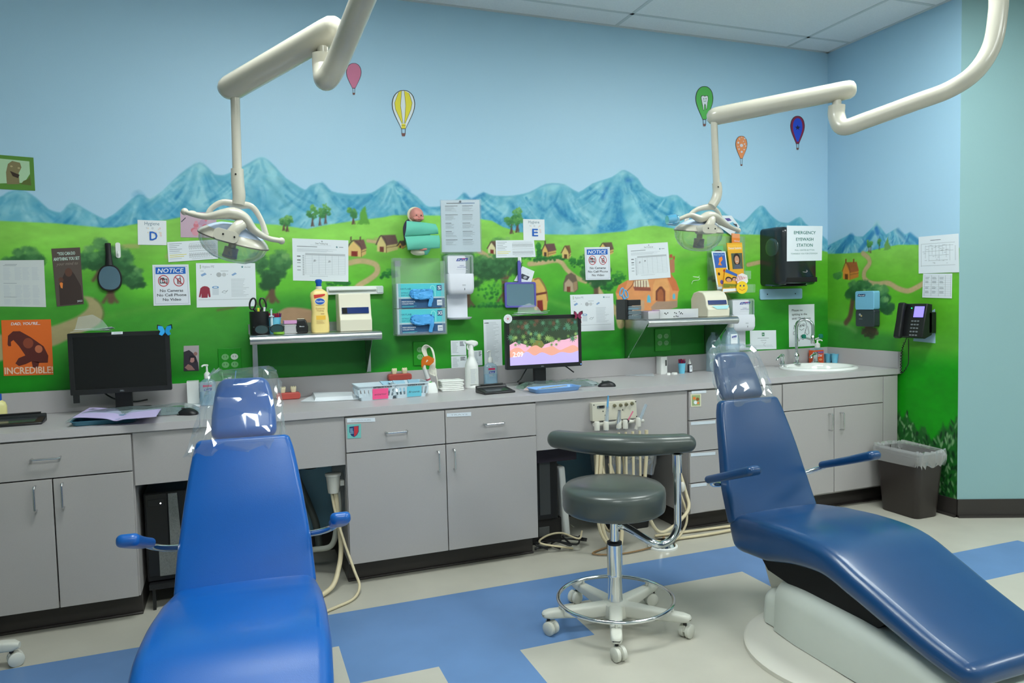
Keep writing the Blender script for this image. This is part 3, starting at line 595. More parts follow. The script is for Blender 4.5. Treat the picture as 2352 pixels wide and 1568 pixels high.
# ================================================================ CABINETS, WORKTOP, SHELVES
GAP=.003
def handle(parent,c,axis,L=.096):
    b=MB(); h=L/2; y=YF-.0
    if axis=='x': pts=[(c[0]-h,y,c[1]),(c[0]-h,y-.024,c[1]),(c[0]-h+.006,y-.03,c[1]),(c[0]+h-.006,y-.03,c[1]),(c[0]+h,y-.024,c[1]),(c[0]+h,y,c[1])]
    else: pts=[(c[0],y,c[1]-h),(c[0],y-.024,c[1]-h),(c[0],y-.03,c[1]-h+.006),(c[0],y-.03,c[1]+h-.006),(c[0],y-.024,c[1]+h),(c[0],y,c[1]+h)]
    b.tube(pts,.0042,mat('satin_chrome',(214,216,216),.24,1.),8); return b.build('handle',parent)
def cabinet(name,label,x0,x1,fronts,zb=.10,ztop=.776,cat='cabinet',group=None,top=True):
    t=thing(name,label,cat,((x0+x1)/2,YF/2,0),group)
    b=MB(); T=.018; yf=YF+.022
    b.box(x0,x0+T,yf,-.02,zb,ztop,LAM); b.box(x1-T,x1,yf,-.02,zb,ztop,LAM); b.box(x0+T,x1-T,yf,-.02,zb,zb+T,LAM); b.box(x0+T,x1-T,-.04,-.02,zb+T,ztop,LAM); (b.box(x0+T,x1-T,yf,-.04,ztop-T,ztop,LAM) if top else b.box(x0+T,x1-T,yf,yf+.03,ztop-T,ztop,LAM)); b.box(x0+T,x1-T,yf+.012,yf+.02,zb+T,ztop-T,DARK)
    b.build('carcass',t)
    b=MB(); b.box(x0+.0,x1-.0,YF+.085,-.03,0,zb-.001,KICK); b.box(x0,x1,YF+.073,YF+.085,0,.010,KICK); b.build('kick_base',t,bevel=.003)
    for (k,a0,a1,z0,z1,hd,hx,hz,hax) in fronts:
        b=MB(); b.box(a0+GAP/2,a1-GAP/2,YF,YF+.019,z0+GAP/2,z1-GAP/2,LAM); f=b.build(k,t,bevel=.0012)
        if hd: handle(f,(hx,hz),hax)
    return t
cabinet('base_cabinet','grey laminate base cabinet at the left end, one wide drawer over two doors',.36,.955,[('drawer',.375,.952,.622,.772,1,.655,.705,'x'),('door',.375,.669,.103,.620,1,.612,.55,'z'),('door',.671,.952,.103,.620,1,.705,.552,'z')],group=None)
cabinet('base_cabinet','grey laminate base cabinet between the two knee spaces, two drawers over two doors',1.802,2.724,[('drawer',1.803,2.262,.612,.770,1,2.03,.692,'x'),('drawer',2.263,2.722,.612,.770,1,2.50,.692,'x'),('door',1.803,2.262,.103,.610,1,2.222,.535,'z'),('door',2.263,2.722,.103,.610,1,2.298,.538,'z')])
cabinet('drawer_cabinet','grey laminate four-drawer cabinet behind the right dental chair',3.602,4.222,[('drawer',3.604,4.22,.612,.768,0,0,0,'x'),('drawer',3.604,4.22,.443,.610,0,0,0,'x'),('drawer',3.604,4.22,.274,.441,0,0,0,'x'),('drawer',3.604,4.22,.108,.272,0,0,0,'x')])
cabinet('sink_cabinet','grey laminate cabinet under the sink, blank panel over two doors',4.223,XC-.004,[('front_panel',4.224,4.970,.614,.770,0,0,0,'x'),('door',4.224,4.594,.112,.612,1,4.555,.53,'z'),('door',4.595,4.970,.112,.612,1,4.64,.53,'z'),('filler_strip',4.972,XC-.03,.112,.770,0,0,0,'x')],top=False)
for q,(a,b_,z0,lab) in enumerate([(.955,1.802,.558,'grey laminate apron panel under the worktop behind the left dental chair'),(2.724,3.602,.532,'grey laminate apron panel under the worktop behind the stool')]):
    b=MB(); b.box(a+.001,b_-.001,YF+.012,YF+.03,z0,.776,LAM); tag(b.build('apron_panel',bevel=.001),lab,'panel')
# left-hand run beyond the frame edge
# worktop, one continuous piece with upstands
b=MB(); HC=(4.75,-.30); hr=.214
el=lambda a:(HC[0]+hr*math.cos(a),HC[1]+hr*.86*math.sin(a),.778)
L_=[(-1.2,YF,.778),(HC[0],YF,.778)]+[el(a) for a in np.linspace(-PI/2,-1.5*PI,29)]+[(HC[0],-.001,.778),(-1.2,-.001,.778)]
R_=[(HC[0],-.001,.778)]+[el(a) for a in np.linspace(PI/2,-PI/2,29)]+[(HC[0],YF,.778),(XC-.001,YF,.778),(XC-.001,-.001,.778)]
b.prism(L_,(0,0,ZT-.778),LAMTOP); b.prism(R_,(0,0,ZT-.778),LAMTOP)
tag(b.build('worktop',flat=True),'long grey laminate worktop with an oval sink cut-out, running along the mural wall','worktop')
b=MB(); b.box(-1.2,XC-.0215,-.020,-.001,ZT+.0003,ZB,LAMTOP); tag(b.build('backsplash',bevel=.0015),'low grey laminate backsplash strip along the long mural wall behind the worktop','backsplash')
b=MB(); b.box(XC-.021,XC-.001,YF+.004,-.001,ZT+.0003,ZB,LAMTOP); b.box(XC-.021,XC-.001,YF-.004,YF-.0005,ZT-.03,ZB,LAMTOP); tag(b.build('backsplash',bevel=.0015),'short grey laminate backsplash strip on the short wall right of the sink','backsplash')
# drawer labels and stickers stay parts of their cabinet? they are loose paper strips stuck on the fronts
def strip(px,label,txt=None,name='label_strip',y=YF-.0005,grp=None,m=None):
    s=Sheet(wq(*px,y=y),10,1.4,.0004,m or mat('label_paper',(214,222,230),.6),.0006)
    if txt: s.text(txt,5,.98,.75,GREYINK,width=7)
    return s.done(name,label,'label',grp)
strip([(797,961),(861,959),(862,968),(797,970)],'white paper label on the top left drawer of the middle cabinet','GLOVES/SCALERS')
strip([(1026,949),(1082,946),(1082,955),(1026,957)],'pale paper label between the two drawers of the middle cabinet, reading TRAYS','TRAYS')
strip([(1588,898),(1622,896),(1622,902),(1588,904)],'thin white label at the top of the four-drawer cabinet','')
for k,(yy,lb) in enumerate([(972,'second'),(1044,'third'),(1115,'bottom')]):
    strip([(1587,yy-3),(1643-(k==2)*20,yy-7),(1643-(k==2)*20,yy),(1587,yy+4)],'pale label strip along the top of the %s drawer of the four-drawer cabinet'%lb)
s=Sheet(wq((797,975),(829,973),(829,1005),(798,1007),y=YF-.0005),10,10,.0004,mat('sticker_teal',(112,186,180),.5),.0006)
s.poly([(1.6,1.6),(8.4,1.2),(8.4,5.5),(7,8),(5,9.2),(3,8.2),(1.6,5.5)],NAVY,1); s.poly([(5,1.6),(8,1.5),(8,5.3),(6.6,7.8),(5,8.8)],RED,2); s.greek(2,3,4.8,7,4,mat('pale_blue',(150,200,220),.6),2)
s.done('sticker','square teal sticker with navy and red shield on the left drawer front','sticker')
s=Sheet(wq((1586,905),(1610,904),(1610,933),(1587,934),y=YF-.0005),10,12,.0004,mat('sticker_cream',(220,216,190),.5),.0006)
s.rect(1,1,9,11,mat('sticker_green',(150,170,120),.6)).circ(3.4,4,1.5,mat('orange_print',(226,130,60),.6),2).circ(6.6,5,1.6,mat('brown_print',(140,90,50),.6),2).circ(4.5,8,1.7,PAPER,2).circ(7,8.6,1.2,mat('orange_print',(0,0,0)),2)
s.done('sticker','small cream sticker with orange and brown blobs on the top drawer behind the right chair','sticker')
# ---------------------------------------------------------------- stainless wall shelves
def shelf(x0,x1,z,dep,lab,tri=False):
    t=thing('wall_shelf',lab,'shelf',((x0+x1)/2,0,z),'stainless steel wall shelves')
    b=MB(); th=.002; 
    prof=[(-.001,z+.045),(-.004,z+.045),(-.004,z),(-dep+.022,z),(-dep+.010,z-.004),(-dep+.002,z-.013),(-dep,z-.024),(-dep+.003,z-.034),(-dep+.010,z-.042),(-dep+.018,z-.044),(-dep+.018,z-.040),(-dep+.010,z-.036),(-dep+.006,z-.024),(-dep+.012,z-.010),(-dep+.022,z-.003),(-.001,z-.003)]
    b.prism([(x0,y,zz) for y,zz in prof],(x1-x0,0,0),STEEL); b.build('tray',t)
    xa,xb=(x0+.012,x1-.035)
    for xx in (xa,xb):
        b=MB()
        if tri: b.prism([(xx,-.002,z-.004),(xx,-dep+.03,z-.004),(xx,-dep+.03,z-.02),(xx,-.03,z-.235),(xx,-.002,z-.235)],(.002,0,0),STEEL); b.box(xx,xx+.028,-.004,-.001,z-.235,z-.004,STEEL); b.box(xx,xx+.024,-dep+.03,-.03,z-.006,z-.004,STEEL)
        else:
            b.box(xx,xx+.026,-.004,-.001,z-.225,z-.004,STEEL); b.prism([(xx,-.004,z-.004),(xx,-dep+.06,z-.004),(xx,-dep+.06,z-.02),(xx,-.022,z-.225),(xx,-.004,z-.225)],(.002,0,0),STEEL); b.box(xx,xx+.026,-dep+.06,-.004,z-.006,z-.004,STEEL)
        b.build('bracket',t)
    return t
SH1=1.142; SH2=1.150
shelf(1.425,2.035,SH1,.30,'stainless wall shelf on the left with lotion bottle and pen cup on it')
shelf(3.54,4.155,SH2,.30,'stainless wall shelf on the right with clear trays on it',True)
# ---------------------------------------------------------------- sink and taps
sx,sy=4.75,-.30
t=thing('sink','oval white drop-in sink set in the worktop near the corner','sink',(sx,sy,ZT))
PORC=mat('white_porcelain',(238,240,238),.12,coat=.5)
b=MB(); b.lathe([(.245,.0005),(.245,.006),(.238,.013),(.222,.016),(.208,.012),(.200,-.006),(.188,-.06),(.165,-.11),(.12,-.135),(.03,-.145),(.0,-.146),(.0,-.152),(.03,-.151),(.13,-.142),(.175,-.113),(.196,-.06),(.208,.0),(.222,.0005)],PORC,(sx,sy,ZT),56,1.0,.86,caps=False); b.build('basin',t,ang=70)
b=MB(); b.lathe([(.02,.0),(.02,.003),(.014,.004),(0,.003)],CHROME,(sx,sy,ZT-.145),20); b.build('drain',t)
def tap(name,lab,x,y,sgn):
    t=thing(name,lab,'tap',(x,y,ZT+.014),'chrome lever tap handles')
    b=MB(); b.lathe([(.026,0),(.026,.004),(.018,.008),(.014,.03),(.017,.045),(.017,.062),(.012,.068),(0,.07)],CHROME,(x,y,ZT+.014),20); b.build('tap_body',t)
    b=MB(); b.tube([(x,y,ZT+.068),(x-.02,y-.012*1,ZT+.07),(x-.06,y-.03,ZT+.062),(x-.07,y-.034,ZT+.05)],[.012,.010,.008,.009],CHROME,10,4,.7); b.build('lever',t)
tap('tap_handle','chrome lever tap handle at the left of the sink rim',4.62,-.125,1); tap('tap_handle','chrome lever tap handle in front of the orange soap at the sink',4.90,-.115,1)
t=thing('faucet','tall chrome gooseneck faucet with green eyewash caps over the sink','faucet',(4.745,-.115,ZT+.014))
fx,fy=4.745,-.115; Z0=ZT+.014
b=MB(); b.lathe([(.028,0),(.028,.005),(.018,.010),(.014,.03),(.017,.04),(.017,.055),(.010,.07)],CHROME,(fx,fy,Z0),20)
arc=[(fx,fy,Z0+.06),(fx,fy,Z0+.17),(fx,fy,Z0+.225)]+[(fx+.034-.034*math.cos(a),fy-.035+.035*math.cos(a),Z0+.235+.050*math.sin(a)) for a in np.linspace(.2,PI,9)]+[(fx+.068,fy-.07,Z0+.18)]
b.tube(arc,.0095,CHROME,12,3); b.build('spout',t)
b=MB(); b.lathe([(.010,-.05),(.013,-.045),(.013,0),(.010,.004)],CHROME,(fx+.068,fy-.07,Z0+.18),14); b.tube([(fx+.020,fy-.05,Z0+.17),(fx+.068,fy-.07,Z0+.155),(fx+.11,fy-.09,Z0+.17)],.006,CHROME,8); b.build('eyewash_head',t)
EG=mat('green_cap',(20,120,100),.4)
for dx,dy in ((.016,-.048),(.112,-.092)):
    b=MB(); b.lathe([(.012,0),(.014,.004),(.014,.022),(.008,.026),(0,.027)],EG,(fx+dx,fy+dy,Z0+.165),14); b.build('cap',t)
# ================================================================ UNDER THE WORKTOP
def px_x(px,py,y): return W(px,py,y)
# computer tower, left knee space
t=thing('computer_tower','black desktop computer tower with silver front strip under the worktop on the left','computer',(1.05,-.25,.115))
b=MB(); b.box(.972,1.137,-.47,-.06,.115,.50,BLACK); b.build('case',t,bevel=.006)
b=MB(); b.box(.980,1.062,-.478,-.4705,.14,.492,mat('black_glossy',(22,22,24),.3)); b.box(.987,1.052,-.481,-.478,.44,.47,BLACK); b.build('front_bezel',t,bevel=.003)
b=MB(); b.prism([(1.067,-.472,.49),(1.102,-.472,.49),(1.117,-.472,.14),(1.022,-.472,.14),(1.022,-.472,.25),(1.067,-.472,.25)],(0,-.010,0),mat('silver_mesh',(128,130,128),.45,.5,noise=.25,nscale=300)); b.build('silver_panel',t)
b=MB(); b.ball((1.037,-.4805,.452),.003,.002,.003,mat('led_white',(255,255,255),emit=4)); b.build('power_light',t)
b=MB(); b.box(1.089,1.112,-.4835,-.4825,.155,.185,mat('light_blue_sticker',(120,180,220),.5)); b.build('sticker',t)
b=MB(); b.box(.98,1.25,-.5,-.03,.09,.113,BLACK)
for x in (.99,1.23):
    b.box(x,x+.012,-.49,-.47,0,.09,BLACK); b.box(x,x+.012,-.06,-.04,0,.09,BLACK)
tag(b.build('computer_stand'),'low black stand under the left computer tower','stand')
b=MB(); b.tube([(1.30,-.04,.10),(1.30,-.06,.45),(1.28,-.05,.53)],.006,BLACK); tag(b.build('power_cable'),'black cable rising behind the left computer tower','cable')
b=MB(); b.pad([(1.165,-.35,.115),(1.19,-.36,.24),(1.17,-.34,.40)],[(0,-1,0)]*3,[.06,.09,.05],[.03,.05,.03],FILM,.02,jit=.008); tag(b.build('plastic_bag',ang=20),'crumpled clear plastic bag beside the left computer tower','bag')
# conduit, black loop and suction hose holder right part of the left knee space
b=MB(); b.tube([(1.58,-.03,.56),(1.62,-.05,.42),(1.68,-.05,.25),(1.71,-.06,.15),(1.72,-.07,.03)],.018,mat('dull_grey_pipe',(96,104,100),.5),12,4); tag(b.build('drain_pipe'),'dull grey drain pipe curving down the wall behind the left chair','pipe')
b=MB(); b.tube([(1.585,-.06,.555),(1.60,-.07,.49),(1.67,-.08,.455),(1.735,-.08,.47),(1.75,-.07,.555)],.008,BLACK,10,5); tag(b.build('black_tube'),'black tube looping below the apron panel beside the hose holder','tube')
t=thing('hose_holder','cream cup-shaped hose holder clipped to the side of the middle cabinet','holder',(1.752,-.50,.43))
b=MB(); b.lathe([(.024,0),(.027,.02),(.032,.075),(.036,.078),(.036,.088),(.030,.090),(.0,.088)],IVORY,(1.752,-.50,.42),24); b.build('cup',t); b=MB(); b.box(1.78,1.80,-.515,-.485,.45,.475,IVORY); b.build('bracket',t,bevel=.003)
for k,(pts,r,lab) in enumerate([
  ([(1.760,-.50,.425),(1.768,-.50,.30),(1.775,-.51,.17),(1.755,-.56,.09),(1.71,-.62,.025),(1.60,-.70,.012),(1.50,-.75,.012)],.011,'thick cream hose hanging from the hose holder down to the floor'),
  ([(1.742,-.50,.425),(1.755,-.51,.33),(1.785,-.56,.20),(1.815,-.62,.09),(1.83,-.66,.03),(1.79,-.74,.010),(1.70,-.80,.008),(1.60,-.86,.008)],.006,'thin cream hose looping from the hose holder out across the floor'),
  ([(1.770,-.49,.425),(1.776,-.47,.34),(1.765,-.45,.24),(1.74,-.42,.15),(1.66,-.35,.12)],.013,'ribbed grey hose behind the thin hoses under the hose holder')]):
    b=MB(); b.tube(pts,r,HOSE if k<2 else mat('ribbed_grey',(176,178,168),.5),12,8); tag(b.build('hose'),lab,'hose')
# ---- second knee space: tower, white unit, bag-lined bin, cables
t=thing('computer_tower','dark desktop computer tower at the left of the knee space behind the stool','computer',(2.83,-.3,0))
b=MB(); b.box(2.755,2.905,-.42,-.06,.13,.50,BLACK); b.build('case',t,bevel=.006); b=MB(); b.box(2.80,2.86,-.425,-.42,.16,.44,mat('dark_grey_panel',(70,72,74),.4)); b.build('front_bezel',t)
b=MB(); b.box(2.74,2.99,-.46,-.04,.505,.525,BLACK); b.box(2.74,3.0,-.455,-.44,.44,.525,mat('dark_purple',(40,32,48),.5)); tag(b.build('keyboard_tray',bevel=.003),'dark tray above the computer tower under the worktop','tray')
b=MB(); b.box(2.94,2.975,-.42,-.20,.03,.40,WHITE); o=b.build('router_case',bevel=.008); tag(o,'slim white upright case standing beside the tower behind the stool','case'); o.rotation_euler=(0,-.07,0)
b=MB(); b.box(2.76,2.93,-.40,-.10,.0,.128,mat('dark_box',(38,36,36),.6)); b.box(2.80,2.86,-.404,-.40,.04,.09,mat('grey_plate',(90,92,92),.5)); tag(b.build('battery_box',bevel=.004),'dark battery box on the floor under the second tower','box')
r=random.Random(3)
for k in range(4):
    pts=[(2.74+.06*k,-.50-.02*k,.012)]+[(2.76+.06*i+r.uniform(-.03,.03),-.50+r.uniform(-.09,.07),.012+.01*k+r.uniform(0,.02)) for i in range(5)]
    b=MB(); b.tube(pts,.005,BLACK if k<3 else HOSE,8,6); tag(b.build('floor_cable'),['black cable coiled on the floor, front one of the tangle beside the middle cabinet','black cable coiled on the floor, second of the tangle beside the middle cabinet','black cable coiled on the floor, rear one of the tangle beside the middle cabinet','tan cable in the tangle on the floor beside the middle cabinet'][k],'cable')
b=MB(); b.tube([(3.03,-.03,.50),(3.00,-.08,.36),(2.985,-.14,.22),(3.0,-.2,.08),(3.05,-.3,.03)],.005,mat('grey_cord',(150,150,140),.5),8,6); tag(b.build('grey_cord'),'grey cord hanging down the wall behind the stool','cord')
t=thing('waste_bin','black waste bin lined with a clear bag under the worktop behind the stool','bin',(3.36,-.30,0))
b=MB(); b.loft([[(3.36+x*sc,-.30+y*sc,z) for x,y in rrect(-.14,.14,-.11,.11,.03)] for z,sc in ((.0,.82),(.40,1.0))]+[[(3.36+x*sc,-.30+y*sc,z) for x,y in rrect(-.14,.14,-.11,.11,.03)] for z,sc in ((.40,.95),(.03,.78))],BLACK); b.build('bin_body',t)
b=MB(); rr=random.Random(9); b.loft([[(3.36+x*sc*(1+rr.uniform(-.05,.05)),-.30+y*sc*(1+rr.uniform(-.05,.05)),z+rr.uniform(-.012,.012)) for x,y in rrect(-.14,.14,-.11,.11,.03,6,8)] for z,sc in ((.30,1.03),(.36,1.08),(.42,1.10),(.465,1.0),(.45,.86),(.40,.9))],film('bag_film',haze=.28,gloss=.3),caps=False); b.build('bin_liner',t,ang=25)
b=MB(); b.pad([(3.30,-.42,.40),(3.36,-.44,.425),(3.45,-.42,.40)],[(0,0,1)]*3,[.05,.07,.05],[.04,.05,.04],film('bag_film',haze=.28),.02,jit=.008); tag(b.build('plastic_bag',ang=20),'crumpled clear plastic bag stuffed over the bin behind the stool','bag')
# delivery unit on the apron panel
t=thing('delivery_unit','cream metal dental delivery panel with handpiece holders on the apron behind the stool','dental unit',(3.16,YF,.66))
ya=YF+.011; q=wq((1360,926),(1461,919),(1464,960),(1361,968),y=ya-.03)
b=MB(); b.prism(q,(0,.029,0),mat('cream_metal',(206,202,186),.45)); b.build('control_plate',t,bevel=.002)
for px,py in ((1411,931),(1425,930),(1438,928),(1451,926)):
    p=W(px,py,ya-.03); b=MB(); b.lathe([(.009,0),(.009,-.006),(.006,-.014),(0,-.015)],mat('brass_knob',(150,146,120),.3,.8),(p.x,p.y,p.z),12,ax='y'); b.build('knob',t)
for px,py in ((1364,930),(1460,922),(1462,956),(1385,944),(1396,944),(1390,953),(1430,941)):
    p=W(px,py,ya-.03); b=MB(); b.lathe([(.003,0),(.003,-.002),(0,-.0025)],BLACK,(p.x,p.y,p.z),8,ax='y'); b.build('screw',t)
p=W(1380,934,ya-.03); b=MB(); b.rbox(p.x-.022,p.x+.022,p.y-.003,p.y,p.z-.007,p.z+.007,.005,STEEL,'y'); b.rbox(p.x-.012,p.x+.014,p.y-.004,p.y-.003,p.z-.004,p.z+.004,.003,DARK,'y'); b.build('socket',t)
p0=W(1363,975,YF-.05); p1=W(1478,966,YF-.05); 
b=MB(); b.tube([p0,p1],.009,IVORY,12); b.tube([(p0.x+.03,YF+.0,p0.z),(p0.x+.03,YF-.05,p0.z)],.008,IVORY); b.tube([(p1.x-.06,YF+.0,p1.z),(p1.x-.06,YF-.05,p1.z)],.008,IVORY); b.build('holder_rail',t)
for k,(px,py) in enumerate([(1371,975),(1392,974),(1421,970),(1436,971),(1466,966)]):
    p=W(px,py,YF-.07); b=MB(); b.lathe([(.014,-.028),(.014,.012),(.011,.016)],IVORY,(p.x,p.y,p.z),14); b.box(p.x-.006,p.x+.006,p.y,p.y+.03,p.z-.012,p.z+.004,IVORY); b.build('handpiece_holder',t)
CLR=film('clear_tube',(200,220,235),haze=.35,gloss=.25)
def handp(lab,px,py,tx,ty,parts):
    a=W(px,py,YF-.07); c=W(tx,ty,YF-.085); t=thing('handpiece',lab,'handpiece',tuple(a),'dental handpieces in the holders')
    for nm,f0,f1,r,m in parts:
        b=MB(); b.tube([a.lerp(c,f0),a.lerp(c,(f0+f1)/2),a.lerp(c,f1)],r,m,12); b.build(nm,t)
LB=mat('light_blue_plastic',(96,170,222),.35); PK=mat('pink_plastic',(226,120,150),.4)
handp('syringe handpiece with a light blue tip in the delivery unit holder',1393,975,1397,908,[('body',-.2,.62,[.011,.010,.007],CLR),('tip',.55,1.,[.005,.005,.003],LB)])
handp('chrome rounded handpiece in the middle of the delivery unit holder',1420,972,1423,942,[('body',-.4,1.,[.012,.012,.008],CHROME),])
handp('pink saliva-ejector tip with a black valve in the delivery unit holder',1437,975,1454,944,[('valve',-.3,.35,.008,BLACK),('tip',.3,1.,.0035,PK)])
handp('clear suction tip leaning out at the right of the delivery unit',1466,972,1484,928,[('body',-.3,.2,.011,IVORY),('tip',.1,1.,[.010,.009,.008],CLR)])
# hoses under the unit
for k,(x0,x1,ylo,r) in enumerate([(3.02,2.98,.06,.008),(3.04,3.03,.05,.010),(3.09,3.16,.09,.006),(3.14,3.20,.12,.007),(3.18,3.22,.14,.006),(3.22,3.24,.13,.007),(3.26,3.27,.12,.006),(3.30,3.42,.10,.009)]):
    z0=.60; b=MB()
    big=k in (0,1,7)
    pts=[(x0,YF-.07,z0),(x0-.005,YF-.075,.48),(x0-.02,YF-.08,.30),(x0+.0,YF-.09,ylo+.05),(x0+.07,YF-.10,ylo-.03),(x1+.12,YF-.07,ylo+.05),(x1+.14,YF-.02,.25),(x1+.12,YF+.05,.42)] if big else [(x0,YF-.07,z0),(x0-.002,YF-.075,.48),(x0-.006,YF-.08,.30),(x0,YF-.07,ylo+.05),(x0+.01,YF-.02,ylo),(x0+.02,YF+.07,ylo+.04),(x0+.02,YF+.12,.25),(x0+.02,YF+.14,.45)]
    b.tube(pts,r,HOSE,10,7); tag(b.build('hose'),'cream hose looping down from the delivery unit behind the stool','hose','cream hoses under the delivery unit')
b=MB(); b.tube([W(1553,1050,YF-.03),W(1560,1120,YF-.03),W(1578,1185,YF-.04),W(1565,1225,YF-.06),W(1540,1243,YF-.10),W(1500,1240,YF-.14),W(1470,1225,YF-.1)],.006,HOSE,10,8); tag(b.build('hose'),'single cream hose curving beside the stool tube to the floor','hose')
for k,(pts,lab) in enumerate([([(3.35,-.64,.01),(3.7,-.66,.012),(4.0,-.64,.012),(4.3,-.7,.012)],'cream cable on the floor running from the foot control behind the right chair, front one'),([(3.40,-.56,.01),(3.65,-.58,.012),(3.95,-.60,.012),(4.3,-.62,.012)],'cream cable on the floor running from the foot control behind the right chair, rear one'),([(3.42,-.62,.02),(3.30,-.70,.01),(3.10,-.72,.008),(2.98,-.66,.008),(3.1,-.60,.008)],'thin brown cable looping on the floor under the hoses')]):
    b=MB(); b.tube(pts,.007 if k<2 else .004,HOSE if k<2 else mat('brown_cable',(150,118,80),.5),10,7); tag(b.build('floor_cable'),lab,'cable')
t=thing('foot_control','round chrome dental foot control with a white rim on the floor behind the stool','foot control',(3.36,-.70,0)); 
b=MB(); b.lathe([(.075,0),(.075,.008),(.068,.012),(.0,.013)],WHITE,(3.36,-.70,0),32); b.build('rim',t); b=MB(); b.lathe([(.066,.012),(.060,.026),(.03,.034),(0,.036)],CHROME,(3.36,-.70,0),32); b.build('disc',t)
b=MB(); p=W(1567,1118,YF-.04); b.ball(p,.018,.012,.028,IVORY); b.box(p.x-.008,p.x+.008,p.y,p.y+.05,p.z-.008,p.z+.008,IVORY); tag(b.build('hose_clip',bevel=.002),'cream oval hose clip on the edge of the four-drawer cabinet','clip')
# ---------------------------------------------------------------- waste basket by the wall
wx,wy=4.955,-.782
t=thing('wastebasket','dark brown wastebasket with clear liner on the floor by the end of the worktop','wastebasket',(wx,wy,0))
DB=mat('dark_brown_plastic',(50,44,42),.4); R0=lambda sx_,sy_,z,r=.03:[(wx+x,wy+y,z) for x,y in rrect(-sx_,sx_,-sy_,sy_,r,5,5)]
b=MB(); b.loft([R0(.080,.118,0),R0(.084,.122,.006),R0(.103,.148,.35),R0(.108,.155,.352),R0(.108,.155,.368),R0(.101,.148,.368),R0(.096,.143,.34),R0(.078,.122,.01)],DB); b.build('basket',t)
b=MB(); rr=random.Random(12); J=lambda sx_,sy_,z,jz:[(min(x+rr.uniform(-.004,.004),XC-.003),y+rr.uniform(-.005,.005),zz+rr.uniform(-jz,jz)) for x,y,zz in [(wx+a,wy+c_,z) for a,c_ in rrect(-sx_,sx_,-sy_,sy_,.03,7,10)]]
b.loft([J(.110,.158,.300,.014),J(.114,.162,.325,.006),J(.114,.162,.36,.003),J(.109,.158,.386,.006),J(.098,.147,.38,.004),J(.093,.138,.32,.002)],film('liner_film',haze=.22,gloss=.28),caps=False); b.build('liner',t,ang=22)
